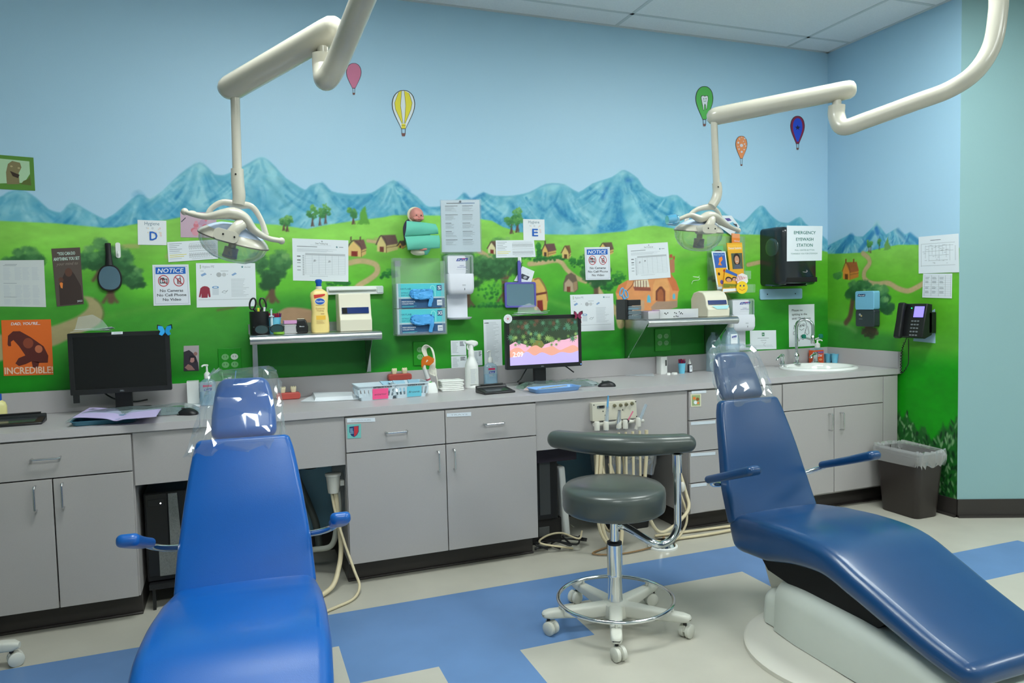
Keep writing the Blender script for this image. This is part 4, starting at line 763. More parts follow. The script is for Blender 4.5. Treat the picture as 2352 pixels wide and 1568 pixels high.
# ================================================================ DENTAL CHAIRS
def leather(name,c):
    m=mat(name,c,.34,spec=.55,coat=.35,noise=.05,nscale=6,bump=.12,bscale=420); return m
def dental_chair(lab,baglab,org,rz,lm,arml,seed):
    M=Mt(org,rz); t=thing('dental_chair',lab,'dental chair',org); 
    def mb(): b=MB(); b.M=M; return b
    # pedestal
    b=mb(); b.lathe([(.385,0),(.385,.014),(.375,.022),(.20,.028),(0,.028)],IVORY,(0,-.08,0),64); b.build('base_plate',t)
    PB=mat('chair_pump_cover',(206,212,204),.38,noise=.03,nscale=8)
    b=mb(); rg=[]
    shell=lambda hw,zt,r,y:[(-hw-.006,y,.030),(-hw,y,zt-r)]+[(-hw+r-r*math.cos(a),y,zt-r+r*math.sin(a)) for a in np.linspace(.2,PI/2,6)]+[(hw-r+r*math.sin(a),y,zt-r+r*math.cos(a)) for a in np.linspace(0,PI/2-.2,6)]+[(hw,y,zt-r),(hw+.006,y,.030)]
    for y,hw,zt in ((.13,.13,.15),(.145,.165,.19),(.12,.19,.214),(.0,.204,.218),(-.25,.206,.215),(-.45,.20,.205),(-.60,.185,.175),(-.68,.155,.145),(-.70,.12,.12)):
        rg.append(shell(hw,zt,min(.06,hw*.4),y))
    b.loft(rg,PB); b.build('pump_cover',t,ang=60)
    b=mb(); b.loft([shell(hw,zt,.045,y) for y,hw,zt in ((.10,.172,.155),(.19,.170,.155),(.225,.15,.14),(.245,.12,.11))],PB); b.build('rear_cover',t,ang=60)
    b=mb(); b.loft([[(x,y,z) for x,y in rrect(-.13*k,.13*k,.02-.0,.27*1,.04,4)] for z,k in ((.13,.8),(.21,1.),(.235,1.02))],IVORY); b.build('column',t)
    b=mb(); b.prism([(-.155,.26,.285),(-.155,.20,.225),(-.155,-.02,.195),(-.155,-.30,.20),(-.155,-.36,.255),(-.155,-.20,.335),(-.155,.0,.34),(-.155,.10,.29)],(.31,0,0),mat('void_shade_black',(18,17,18),.7)); b.build('void_shade_block',t)  # added black block stands for the shade of the void under the seat
    # seat and leg rest in one cushion
    prof=[(.378,.315,.10,.40,.12),(.30,.338,.0,.43,.145),(.16,.356,0,.455,.150),(.0,.380,0,.47,.120),(-.15,.382,0,.475,.100),(-.27,.344,0,.47,.088),(-.40,.296,0,.455,.080),(-.52,.254,0,.445,.074),(-.62,.226,0,.43,.068),(-.67,.212,0,.41,.064)]
    C=[(0,p[0],p[1]) for p in prof]; N=[]
    for i in range(len(C)):
        a=Vector(C[max(0,i-1)]); c=Vector(C[min(len(C)-1,i+1)]); d=(c-a).normalized(); n=Vector((0,-d.z,d.y)); n=n if n.z>0 else -n; N.append(tuple(n))
    b=mb(); b.pad(C,N,[p[3] for p in prof],[p[4] for p in prof],lm,er=.040,rc=.038,crown=.006,steps=7); b.build('seat',t,ang=80)
    b=mb(); e=[]
    C2=[(0,.345,.37),(0,.40,.50),(0,.445,.64),(0,.49,.77),(0,.51,.835)]; 
    nb=[(0,-.95,.30)]*5
    b.pad(C2,nb,[.428,.408,.368,.325,.290],[.055,.060,.058,.052,.046],lm,er=.014,rc=.018,crown=.007,steps=7); b.build('backrest',t,ang=80)
    # headrest on its stem
    b=mb(); b.pad([(0,.540,.828),(0,.572,.90),(0,.602,.965),(0,.622,1.024)],[(0,-.92,.38)]*4,[.212,.208,.190,.160],[.045,.055,.055,.045],lm,er=.028,rc=.024,crown=.006,steps=7); h=b.build('headrest',t,ang=80)
    b=mb(); b.box(-.02,.02,.545,.553,.70,.90,CHROME); b.build('headrest_stem',t,bevel=.002)
    for s in (-1,1):
        b=mb(); b.tube([(s*.17,.45,.50),(s*.235,.425,.512),(s*.27,.395,.53),(s*.285,.36,.55)],.0105,CHROME,12,5); ar=b.build('arm_rod',t)
        b=mb(); b.pad([(s*.285,.39,.545),(s*.29,.25,.592),(s*.285,.10,.645)],[(0,.33,.94)]*3,[.05,.056,.06],[.030,.032,.036],lm,er=.02,rc=.014,steps=7); a=b.build('armrest',t,ang=80)
    # loose clear bag pulled over the headrest: flat crumpled facets
    rr=random.Random(seed); b=MB(); b.M=M; rings=[]; K=30
    zs=[.785,.80,.825,.85,.88,.91,.94,.97,1.0,1.025,1.045,1.058]
    for i,z in enumerate(zs):
        hw=[.150,.142,.134,.132,.130,.128,.126,.124,.122,.118,.110,.095][i]; hd=[.030,.036,.044,.046,.048,.048,.048,.046,.044,.036,.024,.008][i]
        y0=.520+(z-.84)*.42; sk=(-.035 if seed==3 else .0)*max(0,(1.0-z))/.2; ring=[]
        for k in range(K):
            a=2*PI*(k+.5*(i%2))/K; cx=math.copysign(abs(math.cos(a))**.6,math.cos(a)); cy=math.copysign(abs(math.sin(a))**.75,math.sin(a)); w_=.0095
            x=cx*hw+(sk if cx<0 else 0)*abs(cx)
            ring.append((x+rr.uniform(-w_,w_),y0+cy*hd+rr.uniform(-w_,w_)*(.7 if cy<0 else 1.2),z+rr.uniform(-.009,.009)))
        rings.append(ring)
    vs=[p for r_ in rings for p in r_]; fs=[]
    for i in range(len(rings)-1):
        for k in range(K):
            k2=(k+1)%K; a_,b_,c_,d_=i*K+k,i*K+k2,(i+1)*K+k2,(i+1)*K+k
            if i%2==0: fs+=[(a_,b_,d_),(b_,c_,d_)]
            else: fs+=[(a_,b_,c_),(a_,c_,d_)]
    fs.append(tuple((len(rings)-1)*K+k for k in range(K)))
    b.add(vs,fs,crinkle('headrest_bag_film',.05,.12,.06))
    o=b.build('headrest_bag',None,ang=14,origin=tuple(M@Vector((0,.56,.80)))); tag(o,baglab,'plastic bag','clear bags over the headrests')
    return t
dental_chair('bright blue upholstered dental chair on the left, its back to the worktop','crumpled clear plastic bag over the headrest of the left dental chair',(1.34,-1.779,0),math.radians(-4),leather('bright_blue_leather',(6,90,174)),0,3)
dental_chair('dark navy blue upholstered dental chair on the right with a worn footrest','crumpled clear plastic bag over the headrest of the right dental chair',(3.38,-1.85,0),0,leather('navy_blue_leather',(10,62,110)),0,4)
# ================================================================ ASSISTANT STOOL
def caster(parent,x,y,ang,b_mat=IVORY,zt=.062):
    d=Vector((math.cos(ang),math.sin(ang),0)); n=Vector((-d.y,d.x,0)); b=MB(); c=Vector((x,y,.026))+d*.012
    for s in (-1,1):
        b.M=Matrix.Translation(c+n*s*.013)@Matrix(((n.x,d.x,0,0),(n.y,d.y,0,0),(0,0,1,0),(0,0,0,1)))
        b.lathe([(0,-.009),(.022,-.009),(.026,-.006),(.026,.006),(.022,.009),(0,.009)],b_mat,(0,0,0),20,ax='x')
    b.M=Matrix.Identity(4); b.tube([(x,y,.035),(x,y,zt)],.007,BLACK,8); b.M=Matrix.Translation(c)@Matrix(((d.x,n.x,0,0),(d.y,n.y,0,0),(0,0,1,0),(0,0,0,1))); b.box(-.022,.012,-.005,.005,.0,.024,b_mat)
    return b.build('caster',parent)
cx,cy=2.70,-1.405
t=thing('stool','grey padded dental stool with chrome foot ring and curved torso support','stool',(cx,cy,0))
SG=leather('grey_green_vinyl',(68,75,72)); LEG=mat('cream_stool_base',(208,208,198),.42)
b=MB(); b.lathe([(0,z+.072) if i==0 else (r_,z+.072) for i,(r_,z) in enumerate([(0,.385),(.13,.385),(.184,.387),(.194,.394),(.197,.405),(.198,.455),(.195,.472),(.184,.484),(.13,.492),(.05,.493),(0,.493)])],SG,(cx,cy,0),64); b.build('seat',t,ang=80)
b=MB(); b.lathe([(.165,.455),(.165,.458),(.0,.458)],BLACK,(cx,cy,0),40); b.box(cx-.05,cx+.09,cy-.03,cy+.03,.437,.456,BLACK); b.build('seat_plate',t)
b=MB(); b.lathe([(.016,.30),(.016,.445)],CHROME,(cx,cy,0),20); b.build('piston',t)
b=MB(); b.lathe([(.031,.09),(.0275,.13),(.0265,.195),(.030,.2),(.031,.205),(.0295,.21),(.0295,.325),(.026,.328)],CHROME,(cx,cy,0),32); b.build('column',t); b=MB(); b.lathe([(.029,.324),(.029,.334),(.018,.338)],BLACK,(cx,cy,0),24); b.build('collar',t)
b=MB(); b.lathe([(.0,.045),(.050,.045),(.056,.06),(.052,.095),(.035,.104),(0,.104)],LEG,(cx,cy,0),32); b.build('hub',t)
for k in range(5):
    a=math.radians(170+72*k); d=Vector((math.cos(a),math.sin(a),0)); n=Vector((-d.y,d.x,0)); c0=Vector((cx,cy,0)); b=MB(); rings=[]
    for rr_,hw,z0,z1 in ((.03,.026,.050,.100),(.10,.025,.050,.098),(.20,.021,.058,.094),(.262,.021,.062,.092),(.285,.017,.064,.088),(.292,.011,.068,.082)):
        rings.append([c0+d*rr_+n*x+Vector((0,0,z)) for x,z in rrect(-hw,hw,z0,z1,.009,3)])
    b.loft(rings,LEG); lg=b.build('leg',t,ang=50)
    caster(lg,cx+d.x*.268,cy+d.y*.268,a+[2.2,.6,1.2,2.6,1.8][k],LEG)
b=MB(); b.torus((cx,cy,.112),.222,.0075,CHROME,seg=72,rs=10); b.build('foot_ring',t)
for k in range(5):
    a=math.radians(170+72*k); b=MB(); b.tube([(cx+math.cos(a)*.222,cy+math.sin(a)*.222,.108),(cx+math.cos(a)*.220,cy+math.sin(a)*.220,.088)],.006,LEG,8); b.build('ring_clip',t)
# torso support: curved padded arm on a bent chrome tube
e0=Fl(1264,1006,.69); e1=Fl(1594,1016,.69); md=Fl(1425,1022,.69)
pts=[e0,e0.lerp(md,.5)+(md-e0.lerp(e1,.5))*.22,md,e1.lerp(md,.5)+(md-e0.lerp(e1,.5))*.22,e1]
b=MB(); b.pad([tuple(p) for p in pts],[(0,0,1)]*5,[.085,.10,.105,.10,.09],[.066,.076,.080,.074,.066],SG,er=.036,rc=.030,crown=.003,steps=8); b.build('torso_support',t,ang=80)
top=Fl(1555,1040,.675); lx,ly=top.x,top.y
b=MB(); b.tube([(lx,ly,.672),(lx,ly,.56),(lx,ly,.44),(lx-.004,ly+.0,.385),(lx-.03,ly-.002,.345),(lx-.075,ly-.004,.33),(lx-.12,ly-.004,.345),(cx+.05,cy,.385),(cx,cy,.395)],.0145,CHROME,14,6); b.build('support_tube',t)
b=MB(); b.lathe([(.018,.60),(.018,.668),(.024,.672)],CHROME,(lx,ly,0),20); b.build('tube_sleeve',t)
# second stool: one caster foot reaches in at the left edge
t=thing('stool','cream wheeled stool base reaching in at the lower left edge','stool',(.302,-.785,0))
b=MB(); a0=Vector((.25,-.66,.0)); 
for k in range(5):
    a=math.radians(-8+72*k); d=Vector((math.cos(a),math.sin(a),0)); n=Vector((-d.y,d.x,0)); c0=Vector((.302,-.785,0)); b=MB(); rings=[]
    for rr_,hw,z0,z1 in ((.0,.026,.055,.098),(.20,.021,.058,.096),(.27,.020,.060,.094),(.29,.011,.066,.086)): rings.append([c0+d*rr_+n*x+Vector((0,0,z)) for x,z in rrect(-hw,hw,z0,z1,.009,3)])
    b.loft(rings,LEG); lg=b.build('leg',t,ang=50); caster(lg,c0.x+d.x*.262,c0.y+d.y*.262,a+.5,LEG,.06)
b=MB(); b.lathe([(.03,.10),(.03,.36)],CHROME,(.302,-.785,0),24); b.build('column',t)
b=MB(); b.lathe([(0,.36),(.165,.37),(.185,.39),(.185,.43),(.16,.455),(0,.46)],SG,(.302,-.785,0),40); b.build('seat',t)
# ================================================================ OPERATING LIGHTS
LIV=mat('lamp_enamel',(196,192,178),.25,coat=.4); LGL=mat('lamp_reflector',(206,222,250),.22,.0,coat=.8); SHD=film('lamp_shield',(235,238,210),haze=.16,gloss=.22,rough=.05)
def lamp(lab,y,post,sleeve,yoke,handle,O,tilt,rx,beam,y2,arm,blue=False,upto=None,sd=.07):
    A=W(*post[0],y); t=thing('operating_light',lab,'dental light',tuple(W(*O,y)))
    P=lambda l,yy=y,dy=0.:[W(a,b,yy)+Vector((0,dy,0)) for a,b in l]
    b=MB(); b.tube(P(post),.0145,LIV,20); b.build('drop_tube',t)
    b=MB(); b.tube(P(sleeve),[.0195,.0205,.0205,.019],LIV,20,5); b.lathe([(0,0),(.003,0),(.003,.002)],DARK,tuple(W(*sleeve[0],y)+Vector((-.006,-.0205,-.02))),10,ax='y'); b.build('swivel_sleeve',t)
    b=MB(); b.tube(P(yoke,dy=.005),[.010,.0085,.010,.014,.010,.0085,.010],LIV,12,5,.7); b.build('yoke',t)
    b=MB(); hp=P(handle,dy=-.035); n=len(hp); hp=[p+Vector((0,-.03*math.sin(PI*i/(n-1)),0)) for i,p in enumerate(hp)]
    b.tube(hp,[.009,.011,.014,.021,.027,.024,.017,.012,.011],LIV,18,6,.75); 
    for e in (hp[0],hp[-1]): b.ball(tuple(e),.0115,.0115,.0115,LIV)
    q=hp[0].lerp(hp[1],.8)+Vector((0,.03,.006)); b.ball(tuple(q),.016,.012,.008,LIV); b.build('handle_bar',t)
    if blue:
        b=MB(); b.tube([hp[0]+Vector((-.02,0,0)),hp[0].lerp(hp[1],.5),hp[1]],[.02,.026,.016],film('blue_sleeve',(90,190,235),haze=.62,gloss=.3),14,4); b.build('barrier_sleeve',t)
    M=Matrix.Translation(W(*O,y))@Matrix.Rotation(tilt,4,'Y')@Matrix.Rotation(rx,4,'X')
    b=MB(); b.M=M; b.lathe([(.112,0),(.107,.010),(.098,.018),(.086,.027)],LIV,(0,0,0),56,1,.8,caps=False); b.build('lamp_housing',t,ang=60)
    b=MB(); b.M=M; b.lathe([(.088,.026),(.072,.037),(.05,.047),(.02,.053),(0,.054)],LGL,(0,0,0),56,1,.8,caps=False); b.build('reflector',t,ang=60)
    b=MB(); b.M=M; b.lathe([(.110,0),(.104,-sd*.35),(.086,-sd*.68),(.058,-sd*.92),(.03,-sd*.99),(0,-sd)],SHD,(0,0,0),56,1,.8,caps=False); b.build('clear_shield',t,ang=60)
    b=MB(); b.M=M; b.lathe([(.108,-.002),(.113,-.002),(.113,.002),(.108,.002)],mat('rim_grey',(120,116,108),.4),(0,0,0),56,1,.8,caps=False); b.build('rim',t)
    b=MB(); b.M=M; b.lathe([(0,-sd*.84),(.022,-sd*.84),(.024,-sd*.80),(.022,-sd*.62),(.022,-sd*.36),(.012,-sd*.34),(.012,-.008)],mat('bulb_housing',(104,100,96),.4),(0,-.01,0),24); b.build('bulb_housing',t)
    b=MB(); b.M=Matrix.Translation(W(*O,y))@Matrix.Rotation(tilt,4,'Y'); b.rbox(-.060,.014,-.112,-.055,-.020,.016,.014,LIV,'y'); 
    for xx in (-.032,.002): b.lathe([(0,-.1135),(.003,-.1135),(.003,-.111)],DARK,(xx,0,.0),10,ax='y')
    b.tube([(-.008,-.08,.008),(.0,-.085,.03),(.01,-.07,.048)],[.020,.018,.02],LIV,14,4); b.build('centre_bracket',t,bevel=.003)
    # balanced arm
    a=W(*beam[0],y); c=W(*beam[1],y2); d=(c-a).normalized(); b=MB(); r=.046
    cap=[(0,.25),(.012,.62),(.028,.86),(.05,1.)]; L=(c-a).length
    b.tube([a-d*.045,a-d*.035,a-d*.02,a,a+d*L*.5,c,c+d*.03,c+d*.045,c+d*.052],[r*.35,r*.72,r*.92,r,r,r,r*.97,r*.8,r*.5],LIV,28,0,.82); b.build('balanced_arm',t,ang=60)
    b=MB(); q=c-d*.02; b.tube([q,q-Vector((0,0,.075))],.018,LIV,18); b.build('pivot',t)
    b=MB(); ap=[q-Vector((0,0,.055)),q-Vector((0,0,.10))]+[W(px,py,yy) for px,py,yy in arm]
    if upto: 
        e=ap[-1]; ap+= upto(e,ap[-2])
    b.tube(ap,.033,LIV,24,8); b.build('support_arm',t,ang=60)
    e=ap[-1]; b=MB(); b.lathe([(.034,-.10),(.036,-.03),(.09,-.02),(.09,-.002)],LIV,(e.x,e.y,ZC),32); b.build('ceiling_mount',t)
    return t
lamp('cream operating light over the left dental chair, its arm leaving the picture top',-1.3,[(540,215),(545,400)],[(545,388),(546,420),(549,448),(547,470)],[(476,498),(486,478),(512,464),(546,470),(578,474),(600,505),(611,540)],[(426,489),(445,496),(478,502),(508,498),(535,496),(560,506),(582,532),(612,549),(645,555)],(537,551),math.radians(16),math.radians(13),
  [(535,200),(752,75)],-1.6,[(748,182,-1.63),(765,160,-1.66),(790,105,-1.72),(833,0,-1.88)],upto=lambda e,p:[e+(e-p)*.8,e+(e-p)*1.3+Vector((0,0,.06)),Vector(((e+(e-p)*1.4).x,(e+(e-p)*1.4).y,ZC-.05)),Vector(((e+(e-p)*1.4).x,(e+(e-p)*1.4).y,ZC-.003))])
lamp('cream operating light over the right dental chair with a blue film sleeve on one handle',-1.2,[(1640,280),(1646,430)],[(1646,420),(1648,440),(1644,458),(1634,474)],[(1574,520),(1582,498),(1602,481),(1630,475),(1645,480),(1656,497),(1655,517)],[(1531,508),(1545,506),(1568,498),(1588,506),(1606,500),(1622,503),(1642,515),(1662,524),(1684,531)],(1605,531),math.radians(2),math.radians(9),
  [(1648,266),(1934,209)],-1.5,[(1938,292,-1.52),(1990,276,-1.58),(2100,236,-1.70),(2180,206,-1.78),(2240,165,-1.85),(2278,105,-1.88),(2292,30,-1.89)],blue=True,sd=.085,upto=lambda e,p:[Vector((e.x+.003,e.y,e.z+.1)),Vector((e.x+.003,e.y,ZC-.1)),Vector((e.x+.003,e.y,ZC-.003))])
# ================================================================ THINGS ON THE WALL
def sheet(px,Wd,Hd,m=None,lift=.0012,x=None,th=.0006):
    return Sheet(xq(*px) if x else wq(*px),Wd,Hd,th,m or PAPER,lift)
LOGO=mat('logo_green',(70,130,140),.7)
def star(s,u,v,r,m,l=1,asp=1.): 
    return s.poly([(u+(r if i%2==0 else r*.42)*math.sin(PI*i/5),v-(r if i%2==0 else r*.42)*math.cos(PI*i/5)*asp) for i in range(10)],m,l)
# NOTICE signs
def notice(px,lab):
    s=sheet(px,86,96,mat('sign_white',(222,227,236),.45),th=.0012); LG=mat('sign_outline',(168,176,188),.5)
    for a in ((4,4,82,4.8),(4,91.5,82,92.3),(4,4,4.8,92),(81.2,4,82,92)): s.rect(*a,LG,1)
    s.rect(7,6,78,22,BLUEINK,2); s.text('NOTICE',42.5,19,14.5,PAPER,3,bold=.03,shear=.2,width=62)
    for u in (25,61):
        s.circ(u,38,13,RED,2,1.05,r2=11.2)
        if u==25:
            for a in ((16,33,34,35),(16,42,34,44),(16,33,18,44),(32,33,34,44)): s.rect(*a,INK,2)
            s.rect(20,30.5,27,33,INK,2); s.circ(25,38.5,4.2,INK,2,1.,r2=2.8)
        else:
            s.rect(57,33,66,46,mat('brown_red_ink',(120,60,66),.7),2); s.rect(63.5,28,65.3,33,INK,2); s.rect(59,35,64,38,PAPER,3)
            for k in range(3): s.rect(59,40+k*2,64,40.8+k*2,PAPER,3)
        s.line([(u-9,29),(u+9,47)],1.8,RED,4)
    for k,tx in enumerate(('No Cameras','No Cell Phone','No Video')): s.text(tx,43,64+k*10.5,9,INK,2,bold=.025,width=(54,68,42)[k])
    return s.done('notice_sign',lab,'sign','notice signs on the mural wall')
notice([(350,608),(433,607),(438,700),(353,702)],'blue and white NOTICE sign above the left monitor, beside the hand mirror side')
notice([(1342,568),(1400,567),(1402,642),(1345,643)],'smaller blue and white NOTICE sign between the mural cottages on the right')
# Hygiene D / E
BLOB=[mat('faint_orange',(228,214,200),.7),mat('faint_grey',(208,212,218),.7),mat('faint_pink',(226,208,208),.7)]
def hyg(px,L,lab):
    s=sheet(px,66,56,mat('card_white',(228,232,236),.6),th=.0015); s.text('Hygiene',33,11,11,mat('grey_blue_ink',(96,124,140),.7),1,width=34)
    rr=random.Random(4)
    for k in range(16): s.circ(14+rr.random()*42,16+rr.random()*22,1+rr.random()*2.2,BLOB[k%3],1+k*.1,n=8)
    s.text(L,36,45,28,BLUEINK,6,bold=.03,width=17); return s.done('room_card',lab,'sign','hygiene room letter cards')
hyg([(316,505),(382,507),(383,563),(317,562)],'D','white card reading Hygiene D on the mural'); hyg([(1201,503),(1250,504),(1251,552),(1202,551)],'E','white card reading Hygiene E on the mural')
# dental numbering charts
def chart(px,lab,lift):
    s=sheet(px,120,44,lift=lift); YL=mat('highlighter',(226,214,70),.7)
    for k in range(9): s.rect(4,4+k*4.1,(34 if k<5 else 44)-6*(k%3),5.2+k*4.1,(YL if k in (6,7) else GREYINK if k<5 else PALEINK),1)
    rr=random.Random(8); G=mat('chart_grey',(128,132,138),.8)
    for i in range(15):
        u=52+i*4.3; 
        for v0,v1 in ((8,19),(27,38)): 
            s.line([(u,v0),(u-1.2,v0+3),(u-1.2,v1-3),(u,v1),(u+1.4,v1-3),(u+1.4,v0+3),(u,v0)],.5,G,1)
        s.rect(u-1.8,12.5,u+2,13.2,G,1); s.rect(u-1.8,31,u+2,31.7,G,1)
    s.rect(50,22.5,116,23.1,G,1); s.rect(52,5,112,5.6,GREYINK,1); s.rect(56,40,108,40.6,GREYINK,1)
    return s.done('tooth_chart',lab,'paper','tooth numbering charts')
chart([(384,556),(500,550),(501,594),(387,602)],'tooth numbering chart taped below the Hygiene D card',.0030)
chart([(1138,552),(1226,551),(1230,590),(1139,592)],'tooth numbering chart taped below the Hygiene E card',.0030)
# hygiene protective wear sheets
def ppe(px,lab):
    s=sheet(px,138,102); s.rect(9,4,10.5,13,mat('lime_bar',(130,170,90),.7)); s.text('Hygiene PPE',14,11,8,GREYINK,1,'l',shear=.2,width=28)
    star(s,107,9,3.6,LOGO); s.text('dental',112,11,6,GREYINK,1,'l')
    s.rect(10,18,17,19,GREYINK); s.rect(56,18,74,19,GREYINK)
    B=mat('mask_blue',(132,164,206),.7); s.poly([(10,27),(20,22),(24,26),(13,31)],B); s.poly([(81,27),(90,22),(94,25),(84,30)],B); s.circ(34,26,.8,INK); s.circ(52,27,6,mat('grey_sketch',(176,180,184),.8),1,.9); s.circ(64,27,5,mat('grey_sketch2',(196,200,204),.8),1,.9); s.circ(72,26,.8,GREYINK)
    s.greek(80,37,122,80,13,PALEINK,1,.35,.35,5)
    MR=mat('maroon_gown',(150,52,70),.75); s.poly([(9,58),(14,54),(19,53),(25,54),(30,58),(32,78),(28,79),(26,70),(25,80),(11,80),(11,70),(9,79),(5,78)],MR)
    s.rect(36,56,51,74,mat('bin_pale',(206,214,222),.7)); s.circ(43.5,56,7.6,mat('bin_blue',(60,130,190),.7),2,.35); s.circ(43.5,56,5,PAPER,3,.3); s.line([(58,68),(63,64),(68,66),(72,63)],1.2,GREYINK); s.line([(58,68),(66,70),(72,63)],.8,GREYINK)
    s.rect(4,84.2,128,84.9,GREYINK); return s.done('instruction_sheet',lab,'paper','protective wear instruction sheets')
ppe([(450,604),(586,604),(589,703),(452,706)],'landscape sheet with maroon gown and blue bin pictures left of the left shelf'); ppe([(1309,677),(1408,674),(1411,758),(1313,762)],'landscape sheet with blue bin picture partly hidden by the right monitor')
# data logs with grid
def log(px,lab,title,marks,pink=False):
    s=sheet(px,128,98,lift=.002); s.circ(67,5,1.8,GREYINK); s.text(title,66,11.5,5,INK,1,width=28); s.rect(40,14,88,14.6,PALEINK); star(s,101,17,3,LOGO); s.greek(106,16,120,20,1,GREYINK)
    s.greek(10,17,60,21,1,GREYINK,1,.5,.1); s.greek(10,23,116,31,4,PALEINK,1,.4,.6,3)
    G=mat('grid_line',(176,184,192),.8); s.rect(29,33,120,38,mat('grid_head',(190,196,202),.8))
    for i in range(7): u=29+i*15.2; s.rect(u-.25,33,u+.25,82,G)
    for j in range(12): v=38+j*4; s.rect(22,v-.2,120,v+.2,G); s.rect(22,v+1,26,v+2.6,GREYINK)
    for v in (40,49,55,64,72): s.rect(10,v,18,v+2,INK if v<50 else GREYINK)
    for u,v,tx in marks: s.text(tx,u,v,5.5,INK,2,bold=.02)
    s.rect(38,86,80,86.6,GREYINK); return s.done('log_sheet',lab,'paper','tracking log sheets')
log([(671,547),(800,552),(800,647),(673,644)],'tracking log sheet taped above the lotion bottle','Date Tracking Log',[(50,52,'JD'),(84,53,'JD')]); log([(1440,562),(1533,556),(1540,637),(1444,644)],'slightly tilted tracking log sheet over the roof of the large cottage','Date Tracking Log',[(36,52,'JD'),(52,49,'JB')])
s=sheet([(1012,460),(1101,459),(1104,578),(1015,579)],85,112); 
s.rect(12,6,74,7.6,INK); s.rect(40,5.8,74,7.8,mat('blue_line',(96,130,180),.8),2)
rr=random.Random(2)
for cxx in (9,46):
    for k,v in enumerate((12,31,49,67,85)):
        s.rect(cxx,v,cxx+12+rr.random()*16,v+1.1,INK)
        s.greek(cxx,v+2.8,cxx+(24 if cxx==9 else 28),v+13,5,GREYINK,1,.35,.5,k+int(cxx))
s.done('list_sheet','two-column printed list in a glossy plastic sleeve right of the swaddled doll','paper')
sl=Sheet(wq((1010,458),(1104,457),(1107,582),(1012,583)),1,1,.0004,film('sleeve_film',haze=.05,gloss=.25,rough=.2),.004); sl.done('plastic_sleeve','clear plastic sleeve over the two-column printed list','sleeve')
b=MB(); p=W(1057,463,-.006); b.lathe([(.005,.0),(.006,-.003),(.003,-.006),(0,-.007)],mat('grey_pin',(110,116,122),.4),tuple(p),12,ax='y'); tag(b.build('push_pin'),'grey push pin at the top of the plastic-sleeved list','pin')
s=sheet([(1110,734),(1151,733),(1154,841),(1113,844)],42,108); s.rect(2,7,12,8.4,INK); s.greek(6,6,36,100,34,PALEINK,1,.35,.5,9); s.done('narrow_list','long narrow printed list hanging left of the right monitor','paper')
for px,lab,sd in (([(1035,782),(1070,781),(1071,815),(1036,816)],'small printed card beside the spray bottle, upper of two',1),([(1036,818),(1072,816),(1073,845),(1037,847)],'small printed card beside the spray bottle, lower of two',2),([(1088,805),(1107,804),(1108,838),(1089,840)],'small grey printed card right of the spray bottle neck',3)):
    s=sheet(px,36,34); s.greek(3,4,18,30,9,PALEINK,1,.5,.4,sd); s.greek(21,3,33,14,4,INK,1,.5,.4,sd+5); s.done('small_card',lab,'paper')
s=sheet([(1199,611),(1227,623),(1219,650),(1180,645)],30,34,lift=.004); s.poly([(7,15),(24,18),(22,28),(5,26)],mat('dark_photo',(60,66,80),.6)); s.text('x',18,12,4,GREYINK); s.circ(16,22,3.5,mat('pale_face',(170,176,186),.7),2); s.done('tilted_card','tilted white card with a dark picture behind the purple mirror handle','paper')
s=sheet([(1811,700),(1870,698),(1871,794),(1812,797)],58,96); 
for k,tx in enumerate(('Please no','spitting in the','sink! Thank you')): s.text(tx,7,15+k*9.3,7,INK,1,'l',bold=.02,width=(24,34,42)[k])
s.line([(15,42),(19,37),(26,38),(33,36),(38,40),(40,50),(37,60),(34,70),(33,80),(29,80),(27,70),(25,78),(22,84),(20,76),(18,62),(14,52),(15,42)],.9,INK); s.circ(25,48,4,INK,1,1.,r2=3.2); s.circ(33,47,3.4,INK,1,1.,r2=2.6); s.circ(25.6,48.4,1.5,INK); s.circ(32.5,47.5,1.4,INK); s.line([(23,55),(28,59),(34,55)],.9,INK)
s.line([(14,60),(10,62),(10,68),(16,68),(17,62),(14,52),(12,46),(11,56)],.8,INK); s.line([(38,58),(36,64),(41,70),(45,66),(44,60),(42,50)],.8,INK)
s.done('spitting_notice','white sheet asking for no spitting in the sink with a drawn tooth giving thumbs up','paper')
s=sheet([(1722,759),(1782,758),(1783,801),(1723,803)],60,43); s.b.mats; s.rect(27,5,33,13,mat('crest_green',(30,120,76),.7)); s.line([(28.5,11),(28.5,7),(31.5,11),(31.5,7)],.6,PAPER,2); s.rect(17,17,43,18,GREYINK); s.rect(24,22,37,23,GREYINK); s.greek(6,33,54,39,4,PALEINK,1,.3,.1); s.line([(26,26),(32,29),(36,27),(30,33),(35,36)],.5,GREYINK); s.done('certificate','small white certificate with green crest above the upstand near the sink','paper')
# right wall papers
s=sheet([(2111,544),(2203,536),(2204,625),(2111,628)],92,88,x=1,lift=.003); G=mat('plan_grey',(150,156,160),.8); s.rect(28,10,52,11,INK)
for a in ((6,18,84,18.6),(6,70,84,70.6),(6,18,6.6,72),(84,26,84.6,60),(16,24,80,24.6),(16,36,80,36.6),(24,46,70,46.6),(24,58,66,58.6)): s.rect(*a,G)
for u in (16,24,32,40,48,56,64,72): s.rect(u,22,u+.5,60-(u%3)*8,G)
rr=random.Random(6)
for k in range(26): u,v=8+rr.random()*70,22+rr.random()*44; s.rect(u,v,u+3+rr.random()*3,v+.7,G)
s.done('floor_plan','printed floor plan sheet at the top of the short wall by the outer corner','paper')
s=sheet([(2121,628),(2188,628),(2187,685),(2119,683)],67,56,x=1,lift=.002)
for u in (4,20,37,52,64): s.rect(u,4,u+.5,52,G)
for k in range(10): s.rect(2,5+k*5,64,5.5+k*5,mat('pale_grid',(196,200,204),.8))
